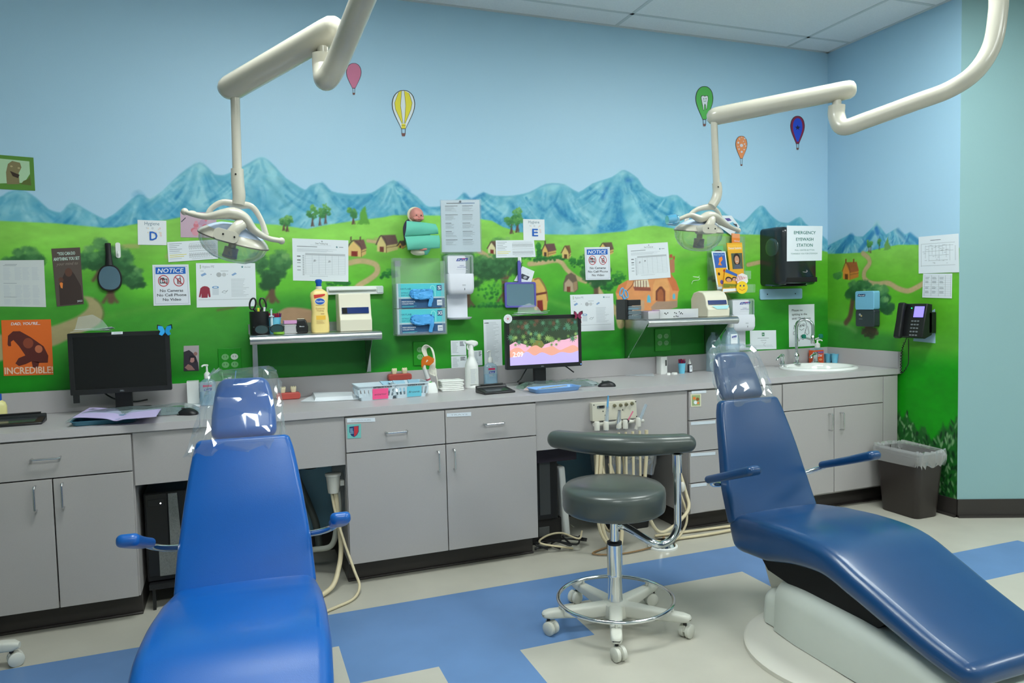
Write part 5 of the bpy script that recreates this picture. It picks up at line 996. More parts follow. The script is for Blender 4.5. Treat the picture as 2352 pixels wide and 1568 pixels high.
for u in (6,22,39): 
    for v in (8,17,30,40): s.greek(u,v,u+10,v+6,3,GREYINK,1,.5,.3,u+v)
s.done('schedule_sheet','small printed schedule grid below the floor plan sheet','paper')
s=sheet([(2103,738),(2148,709),(2149,788),(2098,783)],50,80,mat('bluish_paper',(160,196,214),.6),x=1,lift=.001); s.done('blue_note','pale blue-white paper stuck to the wall behind the wall phone','paper')
# posters, pictures
s=sheet([(-45,352),(77,362),(81,438),(-43,432)],122,80,mat('poster_green',(86,136,52),.5)); s.poly([(14,8),(112,10),(112,40),(98,62),(30,68),(14,60)],mat('pale_green',(172,206,168),.5)); s.poly([(58,68),(57,40),(62,20),(72,12),(90,15),(93,26),(86,40),(87,66)],mat('olive_brown',(128,118,82),.55),2); s.poly([(66,36),(88,44),(84,52),(72,48)],mat('dark_brown_print',(54,40,30),.6),3); s.circ(70,25,3,mat('tan_print',(176,160,120),.6),3,.7); s.circ(87,28,3,mat('tan_print',(0,0,0)),3,.7); s.poly([(90,66),(96,58),(108,52),(112,44),(114,68)],mat('olive_dark',(92,104,48),.6),2)
s.text('blurred' if 0 else '',0,0,1,PAPER); s.done('framed_print','green bordered picture print with an olive brown shape at the left edge','poster')
s=sheet([(-40,598),(101,597),(106,705),(-38,703)],141,108,mat('grey_paper',(206,212,212),.7)); s.rect(50,9,78,10.4,GREYINK)
for v in (17,58,90):
    s.rect(46,v-5,76,v-3.8,GREYINK)
    for u in (46,72,90,112): s.greek(u,v,u+17,v+(30 if v<60 else 22 if v<90 else 14),12 if v<60 else 9 if v<90 else 5,PALEINK,1,.4,.3,u+v)
s.done('printed_list','grey printed list sheet at the far left under the green print','paper')
s=sheet([(118,571),(184,568),(193,698),(131,704)],68,132,mat('poster_brown',(86,74,68),.5)); PT=mat('poster_mint',(190,214,204),.6)
s.text('“YOU CAN DO',34,16,10.5,PT,1,bold=.03,width=42); s.text('ANYTHING YOU SET',34,28,10.5,PT,1,bold=.03,width=62); s.text('your mind to',34,39,10,mat('poster_grey',(140,128,118),.6),1,shear=.3,width=52)
s.poly([(8,130),(10,85),(22,64),(30,50),(42,50),(50,62),(64,90),(66,130)],mat('poster_dark',(58,44,40),.6),1); s.circ(36,56,9,mat('poster_brown2',(92,60,48),.6),2,1.1); s.poly([(12,80),(16,76),(20,80),(18,92),(14,90)],mat('orange_print',(226,130,60),.6),2); s.circ(16,72,6,mat('poster_brown2',(0,0,0)),2)
s.text('2023',58,126,6,PAPER,3,width=13); s.done('poster','dark brown poster reading YOU CAN DO ANYTHING YOU SET your mind to','poster')
s=sheet([(3,735),(117,733),(123,860),(9,863)],116,128,mat('poster_orange',(228,108,38),.5)); BR=mat('poster_maroon',(92,36,30),.6)
s.text('DAD, YOU’RE...',56,12,9,PAPER,1,bold=.03,shear=.2,width=68); s.text('INCREDIBLE!',59,124,22,mat('poster_peach',(240,206,180),.6),3,bold=.03,width=112)
s.poly([(12,56),(14,36),(26,26),(42,26),(66,40),(96,62),(106,84),(104,100),(84,100),(66,96),(52,102),(36,106),(28,100),(36,88),(52,82),(38,60),(26,46),(20,50),(20,60),(14,60)],BR,1); s.circ(60,54,12,mat('poster_rust',(140,66,44),.6),2); s.circ(84,68,9,mat('poster_peach2',(196,110,76),.6),2); s.poly([(66,96),(84,98),(80,112),(68,110)],BR,1)
s.done('poster','orange poster reading DAD, YOU’RE... INCREDIBLE! left of the left monitor','poster')
s=sheet([(414,486),(497,488),(497,546),(415,545)],83,60,mat('pink_print',(196,168,184),.5),lift=.001); 
rr=random.Random(1)
for k in range(14): s.circ(28+rr.random()*34,18+rr.random()*30,3+rr.random()*6,[mat('pink_a',(206,120,134),.6),mat('pink_b',(214,150,166),.6),mat('pink_c',(186,150,176),.6)][k%3],1+k*.1,n=12)
s.line([(2,24),(12,14)],2,INK,4); s.done('pink_picture','pinkish picture print behind the left operating light','poster')
s=sheet([(422,794),(457,793),(457,851),(422,852)],35,58,mat('photo_bg',(176,166,170),.4)); s.poly([(0,14),(12,10),(20,16),(28,26),(33,40),(35,58),(0,58)],mat('photo_dark',(52,44,56),.5)); s.circ(27,19,4.5,mat('skin_tone',(150,110,104),.6),2); s.circ(19,32,6,mat('skin_tone2',(178,128,124),.6),3,1.15); s.poly([(12,30),(14,23),(22,22),(27,28),(28,40),(25,38),(24,28),(16,28),(14,38)],mat('hair_dark',(36,26,36),.6),4); s.poly([(2,50),(10,42),(18,46),(26,56),(10,56)],mat('skin_tone',(0,0,0)),3)
s.done('photo_print','small photo print of two people in dark clothes above the left outlet','photo')
# hot-air balloon cut-outs
OUT=mat('outline_dark',(52,50,56),.7); BASK=mat('basket_brown',(122,84,80),.7)
def balloon(cx_,top,bot,wd,lab,paint,stem=.22,lift=.0010):
    h=bot-top; px=[(cx_-wd*.5,top),(cx_+wd*.5,top),(cx_+wd*.5,bot),(cx_-wd*.5,bot)]; s=Sheet(wq(*px),10,10*h/wd,.0008,PAPER,lift,body=False); Hh=10*h/wd; He=Hh*(1-stem)
    def outline(k=1.):
        P=[]
        for i in range(33):
            a=-PI/2+PI*2*i/32; 
        prof=[(0,0),(.30,.012),(.62,.07),(.86,.17),(.97,.29),(.99,.38),(.93,.50),(.78,.63),(.58,.76),(.38,.88),(.22,.98),(.18,1.)]
        pr=[(p.x,p.y) for p in crom([(a,b,0) for a,b in prof],4)]
        return [(5+4.9*k*x,He*(.5+(y-.5)*(1-(1-k)*.5))) for x,y in pr]+[(5-4.9*k*x,He*(.5+(y-.5)*(1-(1-k)*.5))) for x,y in pr[::-1]]
    o=outline(1.); 
    # solid body
    a=[s.P(u,v,0)-s.n*s.layer+s.n*lift for u,v in o]; s.b.prism(a,s.n*.0008,OUT); s.poly(outline(.93),paint[0],1); paint[1](s,He,outline)
    for u in (4.2,5.8): s.line([(u+.0,He*.99),(5+(u-5)*.75,Hh-.9)],.22,OUT,1)
    s.poly([(4.1,Hh-1.3),(5.9,Hh-1.3),(5.6,Hh),(4.4,Hh)],BASK,2)
    return s.done('balloon_decal',lab,'wall decal','hot-air balloon decals')
def stripes(s,He,o):
    Y=mat('yellow_print',(230,216,60),.6)
    s.poly([(2.9,He*.06),(4.2,He*.015),(3.75,He*.4),(4.6,He*.86),(4.35,He*.86),(1.7,He*.5),(1.3,He*.33)],Y,2); s.poly([(5.3,He*.015),(7.3,He*.08),(8.6,He*.33),(8.1,He*.5),(5.7,He*.86),(5.5,He*.86),(5.9,He*.4)],Y,2)
    for l in ([(4.2,.02),(3.75,.4),(4.75,.86)],[(5.3,.02),(5.9,.4),(5.4,.86)],[(2.9,.06),(1.3,.33),(1.7,.5),(4.35,.86)],[(7.3,.08),(8.6,.33),(8.1,.5),(5.7,.86)]): s.line([(a,b*He) for a,b in l],.14,OUT,3)
    s.rect(4.15,He*.87,5.85,He*.99,Y,3); s.rect(4.15,He*.91,5.85,He*.92,OUT,4)
def tooth(s,He,o):
    s.poly([(3.0,He*.33),(3.4,He*.28),(4.3,He*.27),(5.2,He*.29),(6.3,He*.27),(7.0,He*.3),(7.1,He*.4),(6.7,He*.52),(6.4,He*.68),(5.9,He*.70),(5.6,He*.58),(5.2,He*.54),(4.9,He*.6),(4.8,He*.72),(4.3,He*.72),(3.9,He*.6),(3.4,He*.46)],OUT,2)
    s.poly([(3.25,He*.34),(3.6,He*.295),(4.3,He*.285),(5.2,He*.31),(6.2,He*.285),(6.8,He*.31),(6.9,He*.4),(6.5,He*.51),(6.2,He*.67),(6.0,He*.68),(5.7,He*.56),(5.2,He*.515),(4.8,He*.57),(4.7,He*.7),(4.45,He*.71),(4.1,He*.58),(3.6,He*.45)],PAPER,3)
    s.circ(4.6,He*.38,.28,INK,4); s.circ(5.8,He*.375,.28,INK,4); s.line([(4.3,He*.43),(5.1,He*.46),(6.0,He*.43)],.2,INK,4)
def dots(s,He,o):
    P=mat('pale_dot',(206,206,216),.6)
    for u,v,r_ in ((5,.42,1.3),(2.4,.3,.8),(7.6,.36,.6),(7.7,.12,.6),(3.4,.14,.5),(5.2,.7,.9),(3,.58,.6),(7.2,.6,.5),(6.6,.24,.4),(2.2,.46,.4),(8.6,.45,.5),(5.2,.06,.4)): s.circ(u,He*v,r_,P,2,n=14)
def starb(s,He,o):
    s.poly(o(.66),mat('royal_blue',(34,72,200),.6),2); star(s,5,He*.42,1.9,mat('dark_star',(24,26,60),.6),3)
balloon(812.5,145,218,36,'pink hot-air balloon decal right of the left light arm',(mat('pink_balloon',(206,120,152),.6),lambda s,H,o:None),.2)
balloon(926.5,207,313,55,'yellow and white striped hot-air balloon decal',(mat('balloon_white',(222,230,234),.6),stripes),.16)
balloon(1617.5,198,290,42,'green balloon decal with a smiling tooth behind the right light arm',(mat('green_balloon',(84,180,84),.6),tooth),.16)
balloon(1702.5,312,381,28,'orange hot-air balloon decal with pale dots',(mat('orange_balloon',(224,140,88),.6),dots),.24)
balloon(1831.5,266,344,34,'blue and maroon hot-air balloon decal with a dark star',(mat('maroon_ring',(132,34,66),.6),starb),.17)
# ---- hand mirrors and hooks
t=thing('hand_mirror','black oval hand mirror hanging below the white wall hook at left','hand mirror',tuple(W(252,610,-.02)))
y=-.016; c=W(252,638,y); b=MB(); k=(W(280,638,y).x-W(224,638,y).x)/2; kz=(W(252,608,y).z-W(252,669,y).z)/2
eg=[(math.copysign(abs(math.cos(a))**.85,math.cos(a))*(1-.06*math.sin(a)),math.copysign(abs(math.sin(a))**.9,math.sin(a))) for a in np.linspace(0,2*PI,41)[:-1]]
b.prism([(c.x+u*k,y,c.z+v*kz) for u,v in eg],(0,.010,0),BLACK); a=W(247,558,y); b.tube([(a.x,y+.005,a.z),(a.x+.001,y+.005,a.z-.05),(c.x,y+.005,c.z+kz*.92)],[.013,.012,.017],BLACK,14,5,.6); b.build('mirror_frame',t,bevel=.002)
MIR=mat('mirror_glass',(150,180,205),.04,1.); b=MB(); b.prism([(c.x+u*k*.88,y-.001,c.z+v*kz*.88) for u,v in eg],(0,.0015,0),MIR); b.build('mirror_glass',t,flat=True)
def hook(q,lab):
    p=[W(a,bb,-.001) for a,bb in q]; b=MB(); x0=min(v.x for v in p);x1=max(v.x for v in p);z0=min(v.z for v in p);z1=max(v.z for v in p)
    b.rbox(x0,x1,-.006,-.001,z0,z1,(x1-x0)*.4,WHITE,'y'); b.tube([((x0+x1)/2,-.006,z0+.03),((x0+x1)/2,-.014,z0+.012),((x0+x1)/2,-.020,z0+.02)],.004,WHITE,8,4); return tag(b.build('wall_hook'),lab,'hook')
hook([(265,557),(278,592)],'white adhesive wall hook right of the black mirror handle'); hook([(1189,590),(1197,606)],'white adhesive hook holding the purple mirror')
t=thing('hand_mirror','purple framed square hand mirror hanging above the right monitor','hand mirror',tuple(W(1196,680,-.02)))
PUR=mat('purple_plastic',(96,92,178),.4); y=-.018; q=[W(1159,648,y),W(1231,648,y),W(1234,709,y),W(1160,707,y)]; x0,x1,z0,z1=q[0].x,q[1].x,q[3].z,q[0].z
b=MB(); f=rrect(x0,x1,z0,z1,.012,5); g=rrect(x0+.011,x1-.011,z0+.011,z1-.011,.006,5); n=len(f)
b.add([(u,y,v) for u,v in f]+[(u,y,v) for u,v in g]+[(u,y+.010,v) for u,v in f]+[(u,y+.010,v) for u,v in g],[(i,(i+1)%n,n+(i+1)%n,n+i) for i in range(n)]+[(2*n+i,2*n+(i+1)%n,3*n+(i+1)%n,3*n+i) for i in range(n)]+[(i,(i+1)%n,2*n+(i+1)%n,2*n+i) for i in range(n)]+[(n+i,n+(i+1)%n,3*n+(i+1)%n,3*n+i) for i in range(n)],PUR)
h0=W(1193,598,y); h1=W(1193,648,y); b.rbox(h0.x-.010,h0.x+.010,y,y+.010,h1.z-.004,h0.z,.009,PUR,'y'); b.build('mirror_frame',t,bevel=.0015)
b=MB(); b.prism([(u,y+.003,v) for u,v in g],(0,.004,0),MIR); b.build('mirror_glass',t,flat=True)
# ---- swaddled teaching doll
t=thing('doll','swaddled baby doll in a mint green wrap hanging on the wall','doll',tuple(W(965,540,-.04)))
DS=mat('doll_skin',(214,142,132),.5); TW=mat('mint_wrap',(110,206,182),.8,bump=.8,bscale=900); y=-.05
c=W(957,494,y-.005); b=MB(); b.ball(tuple(c),.036,.034,.040,DS,28,18); b.ball((c.x,c.y-.005,c.z-.020),.028,.030,.020,DS,20,12)
b.ball((c.x+.004,c.y-.036,c.z-.012),.0045,.005,.0045,DS,10,8)
for s_ in (-1,1): b.ball((c.x+s_*.034,c.y+.004,c.z-.010),.006,.006,.010,DS,10,8); b.ball((c.x+.003+s_*.018,c.y-.026,c.z-.020),.011,.010,.010,DS,12,8)
hd=b.build('head',t,ang=180)
b=MB()
for s_ in (-1,1): b.ball((c.x+.004+s_*.0125,c.y-.0325,c.z-.004),.004,.0025,.0030,mat('doll_eye',(70,50,52),.3),10,8)
b.build('eyes',hd); b=MB(); b.ball((c.x+.004,c.y-.0345,c.z-.024),.007,.003,.0025,mat('doll_lips',(196,90,90),.4),10,6); b.build('mouth',hd)
b=MB(); b.torus((c.x-.006,c.y+.010,c.z+.002),.036,.007,mat('cream_cloth',(226,222,196),.8),'y',seg=24); b.build('bonnet_edge',t)
b=MB(); pts=[W(a,bb,-.05) for a,bb in [(951,512),(957,530),(962,552),(964,572),(962,580)]]; b.pad([tuple(p+Vector((.0,.010,0))) for p in pts],[(0,-1,0)]*5,[.07,.12,.13,.115,.08],[.05,.085,.085,.075,.05],TW,er=.02,rc=.024,crown=.004,steps=5,jit=.0012); b.build('wrap',t,ang=70)
def flap(P_,d,m,name,par,rows=8,cols=14,amp=.002,th=.0018,sd=0):
    a,b_,c_,d_=[W(*p,-d) for p in P_]; b=MB(); rr=random.Random(sd); ph=rr.random()*6
    vs=[];fs=[]
    for j in range(rows+1):
        for i in range(cols+1):
            u,v=i/cols,j/rows; p=a*(1-u)*(1-v)+b_*u*(1-v)+c_*u*v+d_*(1-u)*v; p.y+=amp*math.sin(u*7+v*5+ph)-.015*math.sin(PI*v)+ (.03*u*u); p.y=min(p.y,-.004); vs.append(p)
    n=len(vs); W_=cols+1; vs=vs+[p+Vector((0,-th,0)) for p in vs]
    for j in range(rows):
        for i in range(cols): q=j*W_+i; fs+=[(q,q+1,q+W_+1,q+W_),(n+q,n+q+1,n+q+W_+1,n+q+W_)]
    for i in range(cols): fs+=[(i,i+1,n+i+1,n+i),(rows*W_+i,rows*W_+i+1,n+rows*W_+i+1,n+rows*W_+i)]
    for j in range(rows): fs+=[(j*W_,(j+1)*W_,n+(j+1)*W_,n+j*W_),(j*W_+cols,(j+1)*W_+cols,n+(j+1)*W_+cols,n+j*W_+cols)]
    b.add(vs,fs,m); return b.build(name,par,ang=80)
flap([(934,507),(1004,513),(1010,536),(929,543)],.10,TW,'wrap_flap',t,sd=1); flap([(929,541),(1012,539),(1013,569),(936,574)],.095,TW,'wrap_flap',t,sd=2)
b=MB(); b.tube([W(932,552,-.02),W(931,525,-.02),W(937,510,-.025),W(947,508,-.03)],[.008,.013,.013,.01],mat('dark_purple_cloth',(74,66,92),.8),10,5); b.build('dark_sleeve',t)
c=W(962,578,-.045); b=MB(); b.ball(tuple(c),.045,.032,.020,mat('cream_cloth',(0,0,0)),20,10); b.build('foot_end',t); b=MB(); c=W(972,571,-.08); b.ball(tuple(c),.024,.010,.010,DS,14,8); b.build('feet',t)
# ---- glove boxes in their clear holder
HY=.095; X0=W(910,650,-HY).x; X1=W(1021,650,-HY).x; zt=W(965,650,-HY).z; zm=W(965,708,-HY).z; zb_=W(965,767,-HY).z
t=thing('glove_box_holder','tall clear acrylic glove box holder fixed to the wall','holder',((X0+X1)/2,-HY/2,zb_))
b=MB(); zt2=W(960,592,-.03).z
b.box(X0-.004,X1+.004,-.004,-.001,zb_-.004,zt2,ACRYL); b.box(X0-.006,X0-.003,-HY-.006,-.004,zb_-.004,zt2-.02,ACRYL); b.box(X1+.003,X1+.006,-HY-.006,-.004,zb_-.004,zt2-.02,ACRYL); b.box(X0-.006,X1+.006,-HY-.006,-.001,zb_-.006,zb_-.003,ACRYL)
b.box(X0-.003,X0+.022,-HY-.006,-HY-.004,zb_-.003,zt2-.02,ACRYL); b.box(X1-.022,X1+.003,-HY-.006,-HY-.004,zb_-.003,zt2-.02,ACRYL); b.box(X0-.003,X1+.003,-HY-.006,-HY-.004,zb_-.003,zb_+.012,ACRYL); b.build('clear_case',t)
p0=W(902,600,-.004); b=MB(); b.rbox(p0.x,X0+.05,-.008,-.005,W(902,612,-.004).z,W(902,592,-.004).z,.006,ACRYL,'y'); b.build('mounting_tab',t)
CY=mat('glove_box_cyan',(84,200,208),.5); GN=mat('glove_box_navy',(40,84,128),.5); GLV=mat('nitrile_blue',(84,170,236),.45,bump=.3,bscale=60)
def gbox(z0,z1,size,lab):
    t=thing('glove_box',lab,'glove box',((X0+X1)/2,-HY/2,z0),'glove boxes in the clear holder')
    b=MB(); b.box(X0+.001,X1-.001,-HY,-.006,z0+.001,z1-.001,mat('box_card',(206,220,224),.6)); b.build('carton',t,bevel=.001)
    zmid=z0+(z1-z0)*.44; s=Sheet([(X0+.010,-HY,z1-.002),(X1-.002,-HY,z1-.002),(X1-.002,-HY,z0+.002),(X0+.010,-HY,z0+.002)],106,57,.0002,CY,.0003); s.step=.0002
    s.rect(0,31,106,35,mat('silver_band',(176,204,212),.5)); s.rect(0,35,106,57,GN,1)
    s.text('HAYLAB',4,14,5.5,GN,2,'l',bold=.01,width=24); s.text('NITRILE',6,23,4.5,GN,2,'l',width=15); s.text('EXAM GLOVES',6,28.5,4.5,GN,2,'l',width=22)
    s.text('PERFORMANCE',7,43.5,4.2,PAPER,2,'l',bold=.02,width=30); s.text('COLLECTION',7,48.3,4.2,PAPER,2,'l',bold=.02,width=26); s.rect(7,52,40,52.8,CY,2); s.rect(7,54,34,54.8,CY,2)
    s.rect(88,4,100,17,GN,2); s.text(size,94,14.2,11,PAPER,3,bold=.04,width=7 if size=='S' else 10); s.rect(88,39,100,52,PAPER,2); s.text('200',94,46.5,5.5,GN,3,bold=.02,width=9); s.rect(90,49,98,49.8,GN,3)
    s.line([(74,30),(72,16),(75,6),(80,5),(84,10),(84,30)],1.6,mat('pale_aqua',(150,226,226),.5),2); s.done('print',parent=t)
    p=lambda u,v,d:(X0+.01+(X1-X0-.012)*u/106,-HY-d,z1-(z1-z0)*v/57)
    b=MB(); b.pad([p(26,27,.004),p(34,25,.010),p(50,26,.012),p(68,25,.012),p(77,27,.006)],[(0,-1,0)]*5,[.026,.050,.052,.052,.044],[.006,.014,.018,.016,.010],GLV,er=.01,rc=.006,steps=4,jit=.003); b.pad([p(71,22,.010),p(73,36,.012),p(71,46,.009),p(70,54,.007)],[(0,-1,0)]*4,[.030,.024,.019,.022],[.010,.008,.005,.004],GLV,er=.008,rc=.003,steps=5,jit=.0008); b.build('glove',t,ang=40)
gbox(zm+.001,zt,'S','turquoise and navy glove box marked S, upper in the holder'); gbox(zb_+.001,zm-.001,'XS','turquoise and navy glove box marked XS, lower in the holder')
# ---- white sanitizer dispensers
DW=mat('dispenser_white',(220,222,232),.35)
def dispenser(x0,x1,zt_,zmid,zbody,ztray,lab,lowx=None):
    t=thing('sanitizer_dispenser',lab,'dispenser',((x0+x1)/2,-.05,ztray),'white wall sanitizer dispensers'); w_=x1-x0; D=.10
    b=MB(); b.rbox(x0,x1,-D*.82,-.002,zmid,zt_,.014,film('smoke_clear',(230,235,240),haze=.25,gloss=.2),'y'); b.rbox(x0+.004,x1-.045,-D*.86,-.004,zmid+.004,zt_-.008,.008,DW,'y'); b.box(x1-.020,x1-.012,-D*.84,-D*.82,zmid+.004,zt_-.012,mat('smoked_slot',(90,120,100),.3)); b.build('reservoir_cover',t,bevel=.002)
    b=MB(); rings=[]
    for z,i_,d in ((zmid+.004,0,D*.9),(zmid-.02,0,D*.97),(zbody+.03,.001,D*.98),(zbody+.008,.006,D*.93),(zbody,.014,D*.8)): rings.append([(x,y,z) for x,y in rrect(x0+i_,x1-i_,-d,-.002,.016,5)])
    b.loft(rings,DW); b.build('lower_cover',t,bevel=0,ang=50)
    b=MB(); b.box(x0+.012,x1-.022,-.02,-.002,ztray,zbody,DW); b.loft([[(x,y,z) for x,y in rrect(x0+.010-e,x1-.012+e,-.09-e,-.004,.03,6)] for z,e in ((ztray-.004,-.008),(ztray+.004,.0),(ztray+.008,.001),(ztray+.0085,-.004))],DW); b.build('drip_tray',t,ang=50)
    y_=-D*.86; u=x0+w_*.58; PB2=mat('logo_blue',(44,60,150),.5); z=zt_-(zt_-zmid)*.32
    s=Sheet([(x0+.03,y_,zt_-.01),(x1-.02,y_,zt_-.01),(x1-.02,y_,zmid+.01),(x0+.03,y_,zmid+.01)],50,60,.0001,m=DW,lift=.0003,body=False); s.poly([(10,18),(14,8),(44,6),(42,14),(40,17)],PB2,1); s.circ(31,8.5,5,mat('logo_pink',(206,80,120),.5),2,.3); s.text('Purell',27,16.5,9,PAPER,3,bold=.02,shear=.2,width=25)
    s.text('HAND',26,36,5,PB2,1,width=12); s.text('SANITIZER',26,42,5,PB2,1,width=26); s.rect(10,48,42,49,PALEINK); s.done('logo_print',parent=t)
    s=Sheet([(x0+w_*.5,-D*.98,zbody+.06),(x0+w_*.72,-D*.98,zbody+.06),(x0+w_*.72,-D*.98,zbody+.02),(x0+w_*.5,-D*.98,zbody+.02)],20,30,.0001,lift=.0004,body=False); s.greek(2,6,18,12,2,GREYINK); s.rect(9,20,11,28,INK); s.done('marks',parent=t)
    return t
dispenser(W(1028,620,-.09).x,W(1089,620,-.09).x,W(1050,585,-.06).z,W(1050,630,-.09).z,W(1050,676,-.09).z,W(1050,732,-.06).z,'white wall sanitizer dispenser left of the purple mirror')
dispenser(W(1683,700,-.09).x,W(1735,700,-.09).x,W(1710,686,-.06).z,W(1710,724,-.09).z,W(1710,760,-.09).z,W(1710,802,-.06).z,'white wall sanitizer dispenser behind the right chair headrest')
# paper towel dispenser
t=thing('towel_dispenser','large black paper towel dispenser near the room corner','dispenser',tuple(W(1815,655,-.1))); TD=.21
a=W(1752,520,-.05); x1=W(1882,520,-TD).x; x0=W(1746,585,0).x; xl=W(1746,560,-.002).x; zt_=W(1820,518,-TD).z; zb2=W(1830,655,-TD).z; SB=mat('smoked_black',(34,40,44),.22,coat=.4)
b=MB(); rings=[]
for y_,e in ((-.001,.0),(-TD*.6,.0),(-TD*.88,.008),(-TD,.03)): rings.append([(x,y_,z) for x,z in rrect(x0+e,x1-e,zb2+e*.6,zt_-e*.6,.028,6)])
b.loft(rings,SB); b.build('housing',t,ang=50)
b=MB(); b.box(x0+.03,x1-.02,-TD-.004,-TD+.01,zb2+.02,zb2+.05,DARK); b.box(x0+.05,x1-.08,-TD*.9,-.05,zb2-.004,zb2+.002,DARK); b.build('paper_slot',t,bevel=.003)
b=MB(); b.ball((x0+.004,-TD*.50,W(1773,568,-TD*.5).z),.010,.060,.062,mat('smoked_window',(52,72,72),.12,coat=.6),24,14); b.build('window',t,ang=180)
b=MB(); c=W(1850,624,-TD-.001); b.tube([(c.x-.02,c.y,c.z),(c.x+.008,c.y,c.z-.002),(c.x+.014,c.y,c.z+.006),(c.x+.008,c.y,c.z+.010)],.0018,mat('silver_logo',(190,180,180),.3),8,4); b.build('logo',t)
ys=-TD-.002; s=Sheet([W(1807,518,ys),W(1889,519,ys),W(1887,598,ys),W(1807,600,ys)],82,80,.0008,PAPER,.0008); TG2=mat('teal_ink',(30,112,104),.7)
for tx,v,z_,wd in (('EMERGENCY',19,10,50),('EYEWASH',34,10,40),('STATION',47.5,10,37)): s.text(tx,41,v,z_,TG2,1,bold=.02,width=wd)
s.text('PULL CENTER BUTTON',41,57,5,TG2,1,width=45); s.text('TOWARDS YOU FOR EYEWASH',40,65,5,TG2,1,width=62); s.done('eyewash_sign','white EMERGENCY EYEWASH STATION sign taped to the towel dispenser','sign')
b=MB(); q0=W(1744,664,-.002); q1=W(1841,688,-.002); zc=(W(1792,662,-.002).z+W(1792,688,-.002).z)/2; hz_=(W(1792,663,-.002).z-W(1792,687,-.002).z)/2
b.rbox(q0.x,q1.x,-.010,-.001,zc-hz_,zc+hz_,.012,mat('pale_blue_plate',(150,190,216),.4),'y'); 
for f in (.17,.83): b.lathe([(0,-.0115),(.004,-.0115),(.004,-.009)],DARK,(q0.x+(q1.x-q0.x)*f,0,zc),10,ax='y')
tag(b.build('mounting_plate',bevel=.002),'pale blue mounting plate with two screws under the towel dispenser','plate')
# black and blue dispenser on the short wall
t=thing('soap_dispenser','black wall dispenser with a clear blue top on the short wall','dispenser',tuple(XW(1990,745)))
DD=.05; A=XW(1965,668,XC-DD); B_=XW(2008,668,XC-DD); zt_,zm_,zb3=XW(1990,668,XC-DD).z,XW(1990,711,XC-DD).z,XW(1990,750,XC-DD).z; y0_,y1_=min(A.y,B_.y),max(A.y,B_.y)
b=MB(); b.rbox(XC-DD,XC-.002,y0_,y1_,zb3,zm_,.012,mat('dark_grey_case',(52,60,66),.35),'x'); b.build('case',t,bevel=.004)
b=MB(); b.rbox(XC-DD-.004,XC-.002,y0_-.001,y1_+.001,zm_,zt_,.012,mat('clear_blue_cover',(126,190,224),.12,coat=.5),'x'); b.build('blue_cover',t,bevel=.004)
s=Sheet([(XC-DD-.004,y1_-.012,zt_-.012),(XC-DD-.004,y0_+.05,zt_-.012),(XC-DD-.004,y0_+.05,zt_-.045),(XC-DD-.004,y1_-.012,zt_-.045)],50,30,.0001,lift=.0006,body=False); s.poly([(6,20),(8,6),(42,6),(40,20)],NAVY,1); s.text('Purell',24,18,12,PAPER,2,bold=.02,shear=.2,width=28); s.done('logo_print',parent=t)
s=Sheet([(XC-DD,y1_-.02,zm_-.02),(XC-DD,y1_-.06,zm_-.02),(XC-DD,y1_-.06,zm_-.065),(XC-DD,y1_-.02,zm_-.065)],20,24,.0001,lift=.0006,body=False); s.circ(8,6,4,GREYINK); s.circ(14,10,3.4,mat('tan_logo',(180,160,110),.6),2); s.rect(4,20,18,21,GREYINK); s.done('emblem',parent=t)
# brochure holder
t=thing('brochure_holder','clear tiered brochure holder on the wall right of the dental light','holder',tuple(W(1675,620,-.06)))
b=MB(); a=W(1628,560,-.02); c=W(1716,668,-.02); b.box(a.x,c.x,-.004,-.001,c.z,a.z+.05,ACRYL)
for k in range(2):
    zz=W(1680,672 if k==0 else 640,-.09).z; b.box(a.x,c.x,-.10+.04*k,-.004,zz-.002,zz+.001,ACRYL); b.box(a.x,c.x,-.10+.04*k,-.098+.04*k,zz,zz+.05,ACRYL)
b.build('clear_rack',t)
def bro(px,y,lab,fn,bg,th=.006):
    s=Sheet([W(u,v,y) for u,v in px],50,100,th,bg,.0); fn(s); return s.done('brochure',lab,'brochure','brochures in the clear rack')
YEL=mat('brochure_yellow',(238,176,44),.5); ORG=mat('brochure_orange',(240,140,60),.5); SK=mat('face_tone',(206,150,118),.6); HR=mat('dark_hair',(52,36,32),.7)
bro([(1680,536),(1698,537),(1698,562),(1680,560)],-.03,'orange brochure at the top of the rack',lambda s:(s.rect(0,0,50,40,mat('peach',(240,160,110),.5)),s.text('dental',30,75,20,PAPER,2,width=34)),ORG)
bro([(1634,566),(1659,564),(1662,588),(1636,590)],-.045,'green-topped brochure with a dark-haired portrait half hidden in the rack',lambda s:(s.circ(24,60,22,HR,1),s.circ(24,75,14,SK,2)),mat('brochure_green',(110,190,120),.5))
bro([(1668,558),(1703,557),(1709,660),(1680,662)],-.062,'yellow brochure with a photo of a smiling child in the rack',lambda s:(s.rect(0,4,50,16,mat('brochure_amber',(250,190,60),.5)),s.text('Dental Sealants',25,14,7,PAPER,2,width=42),s.rect(10,23,48,58,mat('photo_green',(86,96,76),.6),1),s.circ(28,37,12,HR,2,1.15),s.circ(28,38,8,SK,3,1.15),s.poly([(14,58),(20,48),(36,48),(44,58)],mat('jacket',(90,96,116),.7),3),s.rect(24,40.5,32,41.5,PAPER,4)),YEL)
